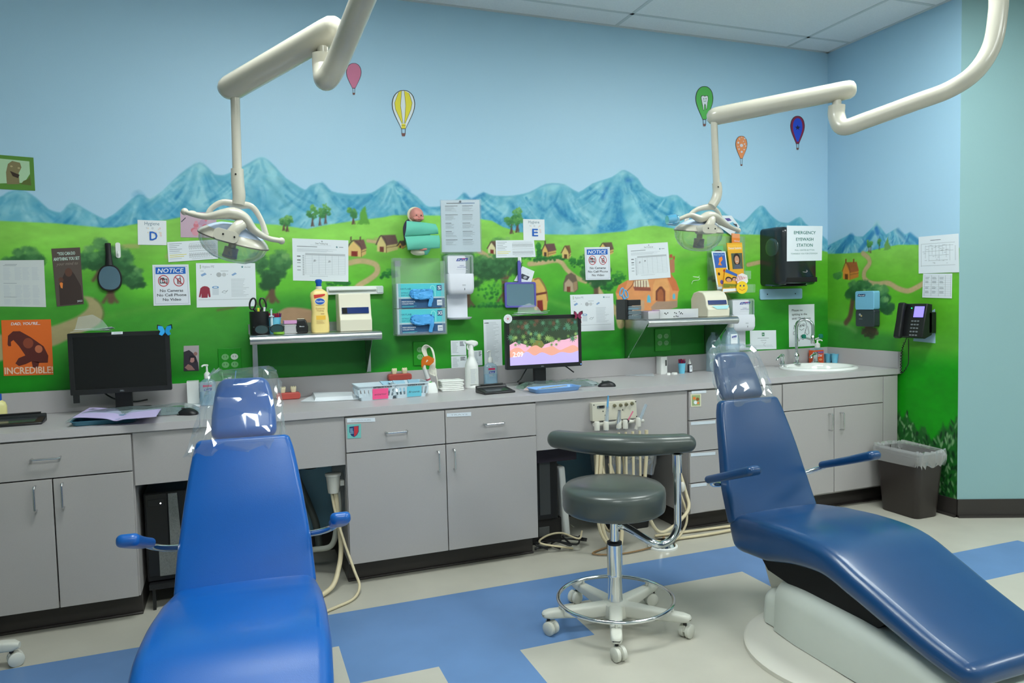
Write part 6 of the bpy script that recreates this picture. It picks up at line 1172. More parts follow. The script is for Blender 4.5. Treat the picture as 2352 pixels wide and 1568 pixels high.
bro([(1633,577),(1665,577),(1676,662),(1647,664)],-.088,'white-edged brochure with blue top and orange middle in the rack',lambda s:(s.rect(4,4,46,44,mat('brochure_blue',(60,100,180),.5)),s.text('About Your Teeth',25,11,7,mat('pale_cyan',(170,210,230),.6),2,width=38),s.rect(4,44,46,94,YEL,1),s.poly([(22,18),(34,14),(36,22),(26,30),(30,38),(16,36),(22,28)],ORG,2),s.circ(14,60,4,HR,2),s.circ(36,52,4,RED,2),s.circ(20,82,6,mat('violet_print',(96,80,150),.6),2),s.circ(38,76,6,SK,2)),PAPER)
bro([(1665,617),(1694,628),(1702,668),(1658,672)],-.10,'yellow Spanish-language brochure with two children faces in front of the rack',lambda s:(s.poly([(2,0),(46,6),(44,22),(0,14)],mat('brochure_blue',(0,0,0)),1),s.circ(15,42,11,HR,1,1.1),s.circ(15,45,8,SK,2,1.1),s.circ(35,36,10,HR,1,1.1),s.circ(35,39,8,SK,2,1.1),s.rect(0,62,50,80,mat('brochure_olive',(120,130,40),.5),1),s.text('en Espanol',32,78,9,YEL,2,width=28),s.rect(0,84,50,98,PAPER,1)),YEL)
s=Sheet([W(u,v,-.112) for u,v in ((1688,624),(1720,624),(1720,676),(1688,676))],32,52,.0008,PAPER,0,body=False); s.poly([(2,20),(6,8),(16,3),(28,8),(30,22),(24,30),(8,30)],mat('swirl_white',(236,226,226),.6),1)
for k in range(6): s.line([(4+k*4.4,24-k*2),(8+k*3.6,8+k)],1.3,RED,2)
s.circ(16,36,13,mat('smiley_yellow',(248,206,40),.4),3,1.12); s.circ(12,32,1.6,mat('eye_blue',(40,60,120),.5),4,1.4); s.circ(20,32,1.6,mat('eye_blue',(0,0,0)),4,1.4); s.line([(9,39),(16,43),(23,39)],1,RED,4); s.done('smiley_sticker','yellow smiley face sticker at the lower right corner of the brochure rack','sticker')
s=Sheet([W(u,v,-.012) for u,v in ((1616,494),(1680,495),(1699,520),(1682,542))],60,60,.0006,PAPER,0); s.poly([(8,8),(30,4),(34,24),(12,26)],mat('card_grey',(170,178,190),.6)); s.rect(38,12,50,24,mat('violet_print',(0,0,0))); s.poly([(20,34),(50,30),(52,50),(24,52)],mat('card_cyan',(130,190,214),.6)); s.poly([(44,36),(56,44),(48,56)],INK,2); s.done('folded_leaflet','white leaflet with blue patches pinned behind the right dental light','paper')
# electrical outlets
def outlet(px,lab,n=2,op=None,white=None):
    q=[W(a,b_,-.001) for a,b_ in px]; x0,x1,z1,z0=q[0].x,q[1].x,q[0].z,q[1].z; t=thing('wall_outlet',lab,'outlet',((x0+x1)/2,-.003,z0),'green painted wall outlets'); G1=mat('painted_cover',(28,140,24),.35); G2=mat('painted_socket',(112,176,110),.35)
    b=MB(); b.rbox(x0,x1,-.007,-.001,z0,z1,.004,G1,'y'); b.build('cover_plate',t,bevel=.002)
    for i in range(n):
        for j in range(2):
            xx=x0+(x1-x0)*((i+.5)/n*.8+.1); zz=z0+(z1-z0)*(.36+.30*j); m_=white if (white and (i,j)==(1,1)) else G2
            b=MB(); b.lathe([(0,-.0085),(.0165,-.0085),(.0175,-.007),(.0175,-.006)],m_,(xx,0,zz),20,1,.88,ax='y')
            for dx in (-.006,.006): b.box(xx+dx-.001,xx+dx+.001,-.0088,-.0084,zz-.002,zz+.006,DARK)
            b.build('socket',t)
outlet([(500,800),(556,857)],'green painted double outlet left of the left shelf, one socket white',2,white=mat('socket_white',(206,214,206),.4)); outlet([(948,785),(980,838)],'green painted single outlet plate behind the white coiled cable',1); outlet([(1503,755),(1540,805)],'green painted double outlet in the shade under the right shelf',2)
# wire squiggle above the label printer
b=MB(); b.tube([W(a,c_,-.03) for a,c_ in [(1589,652),(1592,645),(1604,643),(1607,638),(1596,636),(1592,635),(1604,636),(1606,633)]],.0013,mat('white_wire',(220,226,216),.5),6,5); tag(b.build('wire_hook'),'thin white bent wire on the wall above the right cream dispenser','wire')
# ---- wall phone
t=thing('wall_phone','black desk-style phone mounted on the short wall with a lit purple screen','phone',tuple(XW(2100,740)))
xf=XC-.085; y1_=XW(2086,700,xf).y; y0_=XW(2127,700,xf).y; zt_=XW(2105,697,xf).z; zb4=XW(2105,777,xf).z; yh=XW(2068,700,xf).y
b=MB(); b.prism([(xf+.01,y0_,zt_),(xf-.03,y0_,zb4+.01),(xf-.005,y0_,zb4),(xf+.05,y0_,zb4+.02),(xf+.05,y0_,zt_-.005)],(0,yh-y0_,0),BLACK); b.build('body',t,bevel=.004)
b=MB(); b.box(XC-.06,XC-.004,y0_+.0,y0_+.12,zb4+.03,zt_-.05,BLACK); b.build('wall_bracket',t,bevel=.003)
fp=lambda v:xf+.0095-(zt_-v)/(zt_-zb4-.01)*.04
b=MB(); hy=(y1_+yh)/2; b.pad([(fp(zt_-.0)-.018,hy,zt_+.006),(fp(zt_-.04)-.024,hy,zt_-.04),(fp(zt_-.10)-.022,hy,zt_-.10),(fp(zb4)-.018,hy,zb4)],[(-1,0,-.3)]*4,[.046,.042,.042,.046],[.034,.026,.026,.034],BLACK,er=.012,rc=.010,steps=6); b.build('handset',t,ang=60)
PS=[(fp(zt_-.016)-.001,zt_-.016),(fp(zt_-.078)-.001,zt_-.078)]; yl=y1_-.012; yr=y0_+.012
s=Sheet([(PS[0][0],yl-.030,PS[0][1]),(PS[0][0],yr,PS[0][1]),(PS[1][0],yr,PS[1][1]),(PS[1][0],yl-.030,PS[1][1])],30,20,.001,mat('screen_purple',(128,116,232),.3,emit=.9),.0005); s.done('screen',parent=t)
b=MB()
for j in range(5):
    for i in range(3):
        zz=zt_-.10-j*.020; yy=yl-.028-i*.019; b.M=Matrix.Translation((fp(zz)-.0015,yy,zz)); b.rbox(-.002,.002,-.006,.006,-.004,.004,.002,mat('key_grey',(120,126,130),.4),'x')
b.M=Matrix.Identity(4); b.build('keypad',t)
b=MB(); b.ball((fp(zt_-.026)-.002,yl-.010,zt_-.026),.003,.003,.003,mat('led_green',(30,230,120),emit=3)); b.build('status_light',t)
pc=[XW(2082,776,xf),XW(2073,800,XC-.03),XW(2070,830,XC-.02),XW(2071,856,XC-.02),XW(2085,838,XC-.02),XW(2087,815,XC-.02),XW(2087,778,xf+.01)]
b=MB(); base_=crom(pc,14); cc=[]; 
for i,p in enumerate(base_): 
    n_=len(base_); f=i/(n_-1); r_=.0045 if .05<f<.62 else .0
    cc.append(p+Vector((math.cos(i*2.1)*r_,math.sin(i*2.1)*r_,0)))
b.tube(cc,.0024,BLACK,6,2); b.build('coiled_cord',t)
# ================================================================ ON THE WORKTOP
def wx_(px,py,y): return W(px,py,y).x
MB1=mat('monitor_black',(30,31,33),.35); 
def monitor(q,y,lab,screen,x_neck,base_w,slant=0.):
    """q: px corners TL TR BR BL of the front face at depth y"""
    P=[W(a,b_,y) for a,b_ in q]; x0=(P[0].x+P[3].x)/2; x1=(P[1].x+P[2].x)/2; z1=(P[0].z+P[1].z)/2; z0=(P[2].z+P[3].z)/2
    t=thing('monitor',lab,'monitor',((x0+x1)/2,y,ZT)); bz=.019
    b=MB(); f=rrect(x0,x1,z0,z1,.004,2); g=rrect(x0+bz,x1-bz,z0+bz+.003,z1-bz,.001,2); n=len(f)
    b.add([(u,y,v) for u,v in f]+[(u,y,v) for u,v in g]+[(u,y+.03,v) for u,v in f]+[(u,y+.006,v) for u,v in g],[(i,(i+1)%n,n+(i+1)%n,n+i) for i in range(n)]+[(i,(i+1)%n,2*n+(i+1)%n,2*n+i) for i in range(n)]+[(n+i,n+(i+1)%n,3*n+(i+1)%n,3*n+i) for i in range(n)]+[tuple(range(2*n,3*n))],MB1)
    b.box(x0+.08,x1-.08,y+.03,y+.05,z0+.05,z1-.05,MB1); b.build('bezel',t,bevel=.0015)
    s=Sheet([(x0+bz,y+.004,z1-bz),(x1-bz,y+.004,z1-bz),(x1-bz,y+.004,z0+bz+.003),(x0+bz,y+.004,z0+bz+.003)],100,62,.001,mat('screen_off',(14,14,16),.16,spec=.6),.0)
    screen(s); s.done('screen',parent=t)
    xm=(x0+x1)/2+x_neck; b=MB(); b.box(xm-.035,xm+.035,y+.035,y+.06,ZT+.012,z0+.10,MB1); b.build('neck',t,bevel=.003)
    b=MB(); b.rbox(xm-base_w/2,xm+base_w/2,y-.07,y+.12,ZT,ZT+.012,.03,MB1,'z'); b.build('stand_base',t,bevel=.003)
    s=Sheet([(xm-.018,y,z0+.015),(xm+.018,y,z0+.015),(xm+.018,y,z0+.005),(xm-.018,y,z0+.005)],30,8,.0002,lift=.0004,body=False); s.text('DELL',15,6.5,7,GREYINK,1,bold=.02,width=14); s.done('badge',parent=t)
    return t,(x0,x1,z0,z1)
t,ML=monitor([(148,768),(385,757),(398,893),(168,910)],-.16,'black widescreen monitor switched off at the left of the worktop',lambda s:None,.0,.22)
b=MB(); b.box(ML[0]+.01,ML[0]+.035,-.162,-.158,ML[2]-.035,ML[2]+.001,BLACK); b.build('clip',t)
def scr(s):
    E_=lambda n_,c,e=.55:mat('screen_'+n_,c,.25,emit=e)
    s.rect(0,0,100,62,E_('dark_green',(48,62,46)),1)
    s.poly([(0,34),(8,30),(18,33),(27,36),(40,38),(55,34),(66,30),(80,30),(92,27),(100,24),(100,62),(0,62)],E_('pink',(206,156,176)),2)
    s.poly([(30,38),(36,29),(46,30),(50,36),(44,42),(38,42)],E_('olive',(110,110,60)),3)
    W1=crom([(0,42,0),(8,38,0),(15,39,0),(22,44,0),(30,38,0),(38,36,0),(46,40,0),(56,39,0),(62,38,0),(72,44,0),(82,41,0),(92,38,0),(100,42,0)],4)
    W2=crom([(0,51,0),(8,50,0),(14,50,0),(24,44,0),(35,50,0),(46,46,0),(60,51,0),(74,47,0),(88,49,0),(100,46,0)],4)
    s.poly([(p.x,p.y) for p in W1]+[(100,62),(0,62)],E_('terracotta',(204,146,128)),4); s.poly([(p.x,p.y) for p in W2]+[(100,62),(0,62)],E_('lilac',(170,156,222)),5)
    rr=random.Random(3); cols=[E_('palm_a',(70,110,84)),E_('palm_b',(96,126,70)),E_('palm_c',(52,84,60)),E_('palm_d',(120,146,86)),E_('palm_e',(60,100,90)),E_('brown',(84,66,52))]
    for k in range(60):
        u=rr.random()*98+1; v=2+rr.random()*30; v=min(v,30+4*math.sin(u*.1)); n=9; r_=3+rr.random()*3.4; a0=rr.random()*3
        ci=rr.choice([0,2,2,4,5] if v<20 else [0,1,3,1])
        s.poly([(u+(r_ if i%2==0 else r_*.35)*math.cos(a0+PI*i/n),max(.2,v+(r_ if i%2==0 else r_*.35)*math.sin(a0+PI*i/n))) for i in range(2*n)],cols[ci],6+k*.08)
    for u,v in ((60,36),(67,36),(42,34),(25,36),(8,34)): s.poly([(u+(3 if i%2==0 else 1)*math.cos(PI*i/7),v+(3 if i%2==0 else 1)*math.sin(PI*i/7)) for i in range(14)],cols[1],12)
    s.text('2:09',4,50.5,9.5,E_('white',(240,240,250),.9),14,'l',width=14.5)
t,MR_=monitor([(1160,727),(1333,721),(1338,839),(1166,850)],-.24,'black widescreen monitor on the right showing a palm beach lock screen at 2:09',scr,-.015,.21)
b=MB(); p=(MR_[1]-.006,-.2405,MR_[2]+.01); b.ball(p,.0025,.002,.0025,mat('led_blue',(80,130,255),emit=3)); b.build('power_light',t)
for (x0,x1,z0,z1),y,lab,pts in ((ML,-.16,'black monitor cable behind the left monitor stand',[(.1,.02),(.16,-.03),(.24,-.05),(.30,-.045)]),(MR_,-.24,'black monitor cable behind the right monitor stand, reaching right',[(.25,.02),(.30,.0),(.36,.0),(.42,-.04)]),(MR_,-.24,'black monitor cable dropping at the left of the right monitor stand',[(.14,.0),(.12,-.03),(.10,-.06),(.08,-.075)])):
    b=MB(); b.tube([(x0+u,y+.06,max(ZT+.006,z0+v)) for u,v in pts],.0035,BLACK,8,6); tag(b.build('monitor_cable'),lab,'cable')
# stickers and things on the monitors
def butterfly(P_,lab,col,y,s_):
    c=W(*P_,y); b=MB()
    for sgn in (-1,1):
        for (u,v) in ((0,0),):
            b.prism([(c.x+sgn*x*s_,c.y-.002-.010*x/14,c.z+z*s_) for x,z in ((0,-1),(4,9),(13,12),(14,5),(9,-1),(12,-8),(6,-11),(1,-5))],(0,-.0006,0),col)
            b.prism([(c.x+sgn*x*s_,c.y-.0008-.010*x/14,c.z+z*s_) for x,z in ((3,10),(14.5,14),(15.5,4),(13.5,4),(13,11))],(0,-.0022,0),BLACK)
    b.tube([(c.x,c.y-.002,c.z-8*s_),(c.x,c.y-.003,c.z+6*s_)],.0012,BLACK,6); return tag(b.build('paper_butterfly',flat=True),lab,'decoration')
butterfly((379,759),'bright blue paper butterfly on the top right corner of the left monitor',mat('butterfly_blue',(40,160,226),.5),-.165,.0021)
butterfly((1326,724),'dark red paper butterfly on the top right corner of the right monitor',mat('butterfly_red',(140,40,80),.5),-.245,.0018)
c=W(1167,732,-.245); s=Sheet([(c.x-.025,-.242,c.z+.024),(c.x+.025,-.242,c.z+.024),(c.x+.025,-.242,c.z-.024),(c.x-.025,-.242,c.z-.024)],50,48,.0006,PAPER,.0,body=False); s.circ(25,24,24,PAPER,1); s.circ(25,24,3,RED,2)
for k in range(8): a=k*PI/4; s.line([(25+3*math.cos(a),24+3*math.sin(a)),(25+12*math.cos(a+.15),24+12*math.sin(a+.15)),(25+17*math.cos(a),24+17*math.sin(a))],1.3,mat('rose_print',(200,110,130),.6),3)
s.done('flower_sticker','round white sticker with a red flower on the right monitor corner','sticker')
def papers(px0,px1,y,z,lab,n=3,dx=.0):
    for k in range(n):
        x0=W(px0,760,y).x; x1=W(px1,760,y).x; b=MB(); cols=10; r=random.Random(k+int(px0)); vs=[]
        for j in range(3):
            for i in range(cols+1): u=i/cols; vs.append((x0+(x1-x0)*u+k*.012,y-.045+.10*j/2+.004*k,z+.001+.005*k+.004*(1+math.sin(u*4+k*1.3))+(.007*u if k else 0)+.010*(1-j/2)*u*u))
        m_=len(vs); vs+=[(a,b_,c_+.0012) for a,b_,c_ in vs]; W_=cols+1; fs=[]
        for j in range(2):
            for i in range(cols): q=j*W_+i; fs+=[(q,q+1,q+W_+1,q+W_),(m_+q,m_+q+1,m_+q+W_+1,m_+q+W_)]
        for i in range(cols): fs+=[(i,i+1,m_+i+1,m_+i),(2*W_+i,2*W_+i+1,m_+2*W_+i+1,m_+2*W_+i)]
        for j in range(2): fs+=[(j*W_,(j+1)*W_,m_+(j+1)*W_,m_+j*W_),(j*W_+cols,(j+1)*W_+cols,m_+(j+1)*W_+cols,m_+j*W_+cols)]
        b.add(vs,fs,PAPER); tag(b.build('loose_paper'),lab[k],'paper')
papers(166,253,-.145,ML[3]+.001,['white paper lying on top of the left monitor, lower sheet','white paper lying on top of the left monitor, upper sheet'],2); papers(1185,1252,-.225,MR_[3]+.001,['white paper lying on top of the right monitor, lower sheet','white paper lying on top of the right monitor, upper sheet'],2)
def filmshape(px,y,lab,name='clear_film_sheet'):
    P=[W(a,b_,y) for a,b_ in px]; b=MB(); b.prism([tuple(p) for p in P],(0,-.004,0),film('film_soft',haze=.12,gloss=.2,rough=.15)); return tag(b.build(name,flat=True),lab,'film')
filmshape([(172,757),(180,728),(213,722),(236,735),(252,755)],-.13,'clear plastic film standing up from the papers on the left monitor'); filmshape([(1188,722),(1190,706),(1215,696),(1235,705),(1247,722)],-.21,'clear plastic film standing up from the papers on the right monitor')
c0=W(264,764,-.162); s=Sheet([W(256,762,-.1615),W(282,761,-.1615),W(282,767,-.1615),W(256,768,-.1615)],26,6,.0004,PAPER,.0008); s.rect(5,2,22,4,PALEINK); s.done('label_strip','tiny white label on the top edge of the left monitor','label')
# keyboards under clear film
def keyboard(x0,x1,y0,y1,lab,flab,rz=0):
    t=thing('keyboard',lab,'keyboard',((x0+x1)/2,(y0+y1)/2,ZT)); M=Matrix.Translation(((x0+x1)/2,(y0+y1)/2,ZT))@Matrix.Rotation(rz,4,'Z'); a=(x1-x0)/2; d=(y1-y0)/2
    b=MB(); b.M=M; b.prism([(-a,-d,0),(-a,-d,.010),(-a,d,.022),(-a,d,0)],(2*a,0,0),MB1); b.build('case',t,bevel=.003)
    b=MB(); 
    for j in range(5):
        for i in range(21):
            b.M=M; u=-a+.012+i*(2*a-.024)/21; v=-d+.012+j*(2*d-.026)/5; z=.010+.012*(v+d)/(2*d); b.box(u+.0008,u+(2*a-.024)/21-.0012,v+.001,v+(2*d-.026)/5-.002,z,z+.006,BLACK)
    b.M=Matrix.Identity(4); b.build('keys',t)
    b=MB(); rr=random.Random(int(x0*100)); NX,NY=14,6; vs=[]
    for j in range(NY+1):
        for i in range(NX+1):
            u=(i/NX-.5)*2*(a+.05); v=(j/NY-.5)*2*(d+.03); e=max(abs(u)-a,0)/.05+max(abs(v)-d,0)/.03; z=max(.002,.030*(1-min(1,e))+rr.uniform(0,.008)); vs.append(M@Vector((u+rr.uniform(-.006,.006),v+rr.uniform(-.005,.005),z)))
    W_=NX+1; b.M=Matrix.Identity(4); b.add(vs,[(j*W_+i,j*W_+i+1,(j+1)*W_+i+1,(j+1)*W_+i) for j in range(NY) for i in range(NX)],film('keyboard_film',(190,215,215),haze=.28,gloss=.30,rough=.12)); tag(b.build('keyboard_film',ang=20),flab,'plastic film')
keyboard(.74,1.15,-.375,-.245,'black keyboard under clear film in front of the left monitor','crumpled clear film over the left keyboard')
keyboard(2.78,3.13,-.395,-.285,'dark keyboard under clear film in front of the right monitor','crumpled clear film over the right keyboard')
def mouse(x,y,rz,lab,cord):
    t=thing('computer_mouse',lab,'mouse',(x,y,ZT),'computer mice'); b=MB(); b.M=Matrix.Translation((x,y,ZT))@Matrix.Rotation(rz,4,'Z')@Matrix.Scale(.88,4)
    rings=[]
    for u,hw,h in ((-.052,.012,.010),(-.046,.022,.018),(-.03,.029,.028),(-.008,.031,.035),(.018,.030,.032),(.038,.027,.022),(.050,.019,.012),(.053,.010,.008)):
        rings.append([(u,hw*math.cos(a),max(0,h*math.sin(a)) if math.sin(a)>0 else 0) for a in np.linspace(0,PI,14)]+[(u,-hw*.6,0),(u,hw*.6,0)])
    b.loft(rings,BLACK); b.build('shell',t,ang=70); b=MB(); b.M=Matrix.Translation((x,y,ZT))@Matrix.Rotation(rz,4,'Z'); b.box(.018,.028,-.003,.003,.020,.031,mat('wheel_grey',(70,72,74),.5)); b.build('scroll_wheel',t)
    b=MB(); b.tube(cord,.0022,BLACK,6,8); b.build('cord',t)
mouse(1.155,-.40,2.6,'black computer mouse right of the left keyboard',[(1.12,-.378,ZT+.012),(1.09,-.33,ZT+.02),(1.11,-.27,ZT+.012),(1.15,-.25,ZT+.008),(1.12,-.29,ZT+.02),(1.08,-.31,ZT+.02)])
mouse(3.185,-.455,2.75,'black computer mouse right of the right keyboard',[(3.14,-.43,ZT+.010),(3.12,-.38,ZT+.006),(3.13,-.31,ZT+.018),(3.11,-.28,ZT+.01),(3.06,-.27,ZT+.01)])
# purple paper over a teal tray
TRB=mat('tray_blue',(126,172,226),.3); 
def tray(x0,x1,y0,y1,m,lab,h=.018,rz=0):
    b=MB(); M=Matrix.Translation(((x0+x1)/2,(y0+y1)/2,ZT))@Matrix.Rotation(rz,4,'Z'); b.M=M; a=(x1-x0)/2; d=(y1-y0)/2
    b.loft([[(x,y,z) for x,y in rrect(-a+i_,a-i_,-d+i_,d-i_,.02,5)] for i_,z in ((.012,0),(.008,.002),(.001,h),(-.003,h+.001),(-.003,h+.003),(.003,h+.002),(.010,.004),(.016,.003))],m); return tag(b.build('instrument_tray',ang=50),lab,'tray')
tray(.73,.97,-.535,-.41,mat('tray_teal',(70,124,146),.35),'teal blue tray under the lilac paper on the left')
b=MB(); vs=[];NX,NY=28,6; PL=mat('lilac_paper',(196,182,226),.75)
q=[W(195,935,-.43),W(362,938,-.43),W(370,960,-.55),W(170,962,-.56)]; q=[Vector((p.x,p.y,ZT+.03)) for p in q]
xs_=[Fl(a,b_,ZT+.026) for a,b_ in ((206,938),(370,941),(358,962),(166,964))]
for j in range(NY+1):
    for i in range(NX+1):
        u,v=i/NX,j/NY; p=xs_[0]*(1-u)*(1-v)+xs_[1]*u*(1-v)+xs_[2]*u*v+xs_[3]*(1-u)*v; p.z+=.004*math.sin(u*6.3+1)-.008*math.exp(-((u-.52)/.07)**2)+.004*v; vs.append(p)
W_=NX+1; n_=len(vs); vs+=[p+Vector((0,0,.0012)) for p in vs]; b.add(vs,[(j*W_+i,j*W_+i+1,(j+1)*W_+i+1,(j+1)*W_+i) for j in range(NY) for i in range(NX)]+[(n_+j*W_+i,n_+j*W_+i+1,n_+(j+1)*W_+i+1,n_+(j+1)*W_+i) for j in range(NY) for i in range(NX)],PL); tag(b.build('lilac_paper'),'creased lilac paper lying over the tray in front of the left monitor','paper')
tray(2.735,2.995,-.545,-.43,TRB,'light blue instrument tray in front of the right monitor',.020,.08)
for k,(pts,m_,lab) in enumerate((([(2.77,-.50,ZT+.016),(2.85,-.495,ZT+.018),(2.94,-.485,ZT+.022)],CHROME,'chrome dental mirror handle in the light blue tray, front one'),([(2.80,-.475,ZT+.016),(2.88,-.468,ZT+.018),(2.95,-.46,ZT+.022)],CHROME,'chrome dental explorer in the light blue tray, rear one'))):
    b=MB(); b.tube(pts,[.003,.0035,.002],m_,8,4); tag(b.build('dental_instrument'),lab,'instrument')
# signature pads
def sigpad(x,y,w_,d_,rz,lab):
    t=thing('signature_pad',lab,'signature pad',(x,y,ZT),'signature pads'); b=MB(); M=Matrix.Translation((x,y,ZT))@Matrix.Rotation(rz,4,'Z'); b.M=M
    b.prism([(-w_/2,-d_/2,0),(-w_/2,-d_/2,.010),(-w_/2,d_/2-.02,.022),(-w_/2,d_/2-.012,.034),(-w_/2,d_/2,.034),(-w_/2,d_/2,0)],(w_,0,0),MB1); b.build('case',t,bevel=.004)
    b=MB(); b.M=M; b.prism([(-w_*.36,-d_/2+.018,.0125),(w_*.36,-d_/2+.018,.0125),(w_*.36,d_/2-.032,.0205),(-w_*.36,d_/2-.032,.0205)],(0,0,.001),mat('pad_glass',(64,68,72),.15)); b.build('pad_screen',t,flat=True)
    b=MB(); b.M=M; b.tube([(-w_*.34,d_/2-.006,.037),(w_*.4,d_/2-.006,.037)],.004,BLACK,8); b.build('stylus',t)
sigpad(2.585,-.385,.17,.12,.10,'black electronic signature pad left of the right monitor'); sigpad(.50,-.33,.20,.12,.05,'black electronic signature pad at the far left of the worktop')
# hand sanitizer bottles
def sanbottle(x,y,lab,w_=.075,h=.125,grp='clear pump bottles of hand sanitizer',tint=(176,212,232),ph=.07,lblc=None):
    t=thing('pump_bottle',lab,'bottle',(x,y,ZT),grp); CB=film('bottle_clear',tint,haze=.30,gloss=.15)
    b=MB(); b.loft([[(x+u,y+v,ZT+z) for u,v in rrect(-w_/2*k,w_/2*k,-.022*k,.022*k,.016*k,5)] for z,k in ((0,.94),(.004,1),(h*.82,1),(h*.93,.86),(h,.45),(h+.006,.30))],CB); b.build('bottle_body',t,ang=50)
    b=MB(); b.loft([[(x+u,y+v,ZT+z) for u,v in rrect(-w_/2*.94,w_/2*.94,-.019,.019,.014,5)] for z in (.004,h*.52)],film('gel_blue',(150,205,235),haze=.35,gloss=.05)); b.build('gel',t,ang=50)
    b=MB(); b.lathe([(.013,h+.004),(.014,h+.008),(.014,h+.026),(.010,h+.032),(.005,h+.036),(.004,h+ph-.01),(.007,h+ph-.006),(.007,h+ph),(0,h+ph+.002)],WHITE,(x,y,ZT),18); b.tube([(x,y,ZT+h+ph-.003),(x-.014,y-.012,ZT+h+ph-.002),(x-.022,y-.018,ZT+h+ph-.008)],.0042,WHITE,8,3); b.build('pump',t)
    s=Sheet([(x-w_*.36,y-.0225,ZT+h*.80),(x+w_*.36,y-.0225,ZT+h*.80),(x+w_*.36,y-.0225,ZT+h*.28),(x-w_*.36,y-.0225,ZT+h*.28)],54,64,.0001,lift=.0004,body=False)
    s.rect(8,0,46,9,mat('magenta_band',(206,44,96),.5)); s.poly([(10,28),(13,18),(46,15),(44,23),(41,27)],mat('logo_blue',(44,60,150),.5)); s.text('Purell',27,26,9,PAPER,2,bold=.02,shear=.2,width=24); s.greek(12,34,40,46,3,PALEINK); s.done('label_print',parent=t)
sanbottle(wx_(479,930,-.12),-.12,'clear sanitizer pump bottle right of the left monitor'); sanbottle(wx_(1127,875,-.10),-.10,'clear sanitizer pump bottle behind the signature pad'); 
# larger clear jug + labelled bottle behind the right headrest
x=wx_(1678,820,-.22); t=thing('pump_bottle','tall clear sanitizer bottle with white label behind the right headrest','bottle',(x,-.22,ZT))
b=MB(); b.loft([[(x+u,-.22+v,ZT+z) for u,v in rrect(-.05*k,.05*k,-.035*k,.035*k,.02*k,5)] for z,k in ((0,.95),(.005,1),(.20,1),(.235,.8),(.262,.4),(.275,.32))],film('bottle_clear',haze=.3)); b.build('bottle_body',t,ang=50)
b=MB(); b.lathe([(.017,.272),(.018,.278),(.018,.292),(.006,.296),(.005,.312),(0,.313)],WHITE,(x,-.22,ZT),18); b.build('pump',t)
zl=W(1678,772,-.257).z; s=Sheet([(x-.024,-.2555,zl+.012),(x+.024,-.2555,zl+.012),(x+.024,-.2555,zl-.05),(x-.024,-.2555,zl-.05)],48,62,.0004,PAPER,.0004); s.poly([(6,24),(9,12),(42,8),(40,18),(37,22)],mat('logo_blue',(0,0,0)),1); s.text('Purell',24,21,10,PAPER,2,bold=.02,shear=.2,width=24); s.rect(12,30,38,31.5,GREYINK); s.done('label_print',parent=t)
x=wx_(1645,830,-.12); b=MB(); b.loft([[(x+u,-.10+v,ZT+z) for u,v in rrect(-.045*k,.045*k,-.03*k,.03*k,.015*k,4)] for z,k in ((0,.95),(.005,1),(.17,1),(.21,.7),(.225,.4),(.24,.4))],film('bottle_clear',haze=.3)); tag(b.build('clear_jug',ang=50),'empty clear plastic jug against the wall left of the labelled sanitizer bottle','jug')
# white picture box / frame at the left, glass of instruments
x=wx_(440,915,-.06); b=MB(); b.box(x-.018,x+.035,-.075,-.022,ZT+.008,ZT+.115,WHITE); b.box(x-.02,x+.11,-.13,-.022,ZT,ZT+.007,PAPER); b.box(x+.035,x+.0365,-.07,-.03,ZT+.03,ZT+.08,mat('dark_slit',(60,60,60),.6)); tag(b.build('white_box',bevel=.002),'white narrow box on a white board between the left monitor and sanitizer','box')
x=wx_(526,880,-.07); t=thing('instrument_glass','clear glass of white and blue instruments below the left outlet','glass',(x,-.07,ZT)); b=MB(); b.lathe([(.028,0),(.030,.004),(.036,.105),(.0345,.105),(.028,.006)],ACRYL,(x,-.07,ZT),28); b.build('glass',t)
for k,(dx,tx,m_,h) in enumerate(((-.012,-.03,mat('green_tool',(120,190,120),.4),.15),(-.008,-.014,WHITE,.12),(.006,.002,WHITE,.125),(.012,.034,LB,.155),(.0,.012,CHROME,.13))):
    b=MB(); b.tube([(x+dx,-.07,ZT+.006),(x+tx,-.07,ZT+h)],[.004,.0025] if k in (0,3,4) else [.004,.007],m_,8); b.build('instrument',t)
# tooth models
def toothmodel(x,y,z,w_,lab,n=2,red=(190,82,74)):
    t=thing('tooth_model',lab,'tooth model',(x,y,z),'red gum blocks with model teeth'); G_=mat('gum_red%d'%red[0],red,.4)
    b=MB(); b.rbox(x-w_/2,x+w_/2,y-.022,y+.022,z,z+.034,.012,G_,'y'); b.build('gum_block',t,bevel=.004)
    for k in range(n):
        cx_=x-w_*.22+k*w_*.44; b=MB(); T_=mat('tooth_cream',(232,222,186),.3)
        b.loft([[(cx_+u,y+v,z+zz) for u,v in rrect(-.014*k_,.014*k_,-.012*k_,.012*k_,.006,4)] for zz,k_ in ((.028,.7),(.040,.85),(.052,1.),(.058,.98),(.060,.8))],T_)
        for du in (-.009,0,.009): b.ball((cx_+du,y-.004,z+.058),.0052,.008,.007,T_,10,6)
        b.build('tooth',t,ang=60)
toothmodel(wx_(662,905,-.09),-.09,ZT+.001,.115,'red gum block with two teeth standing on the worktop right of the left headrest')
toothmodel(wx_(915,850,-.022),-.045,ZT+.058,.125,'red gum block with two teeth raised behind the labelled baskets'); b=MB(); x=wx_(915,850,-.022); b.rbox(x-.055,x+.055,-.07,-.024,ZT,ZT+.057,.004,mat('grey_riser',(150,148,148),.5),'z'); tag(b.build('riser_block'),'grey riser block under the tooth model behind the baskets','block')
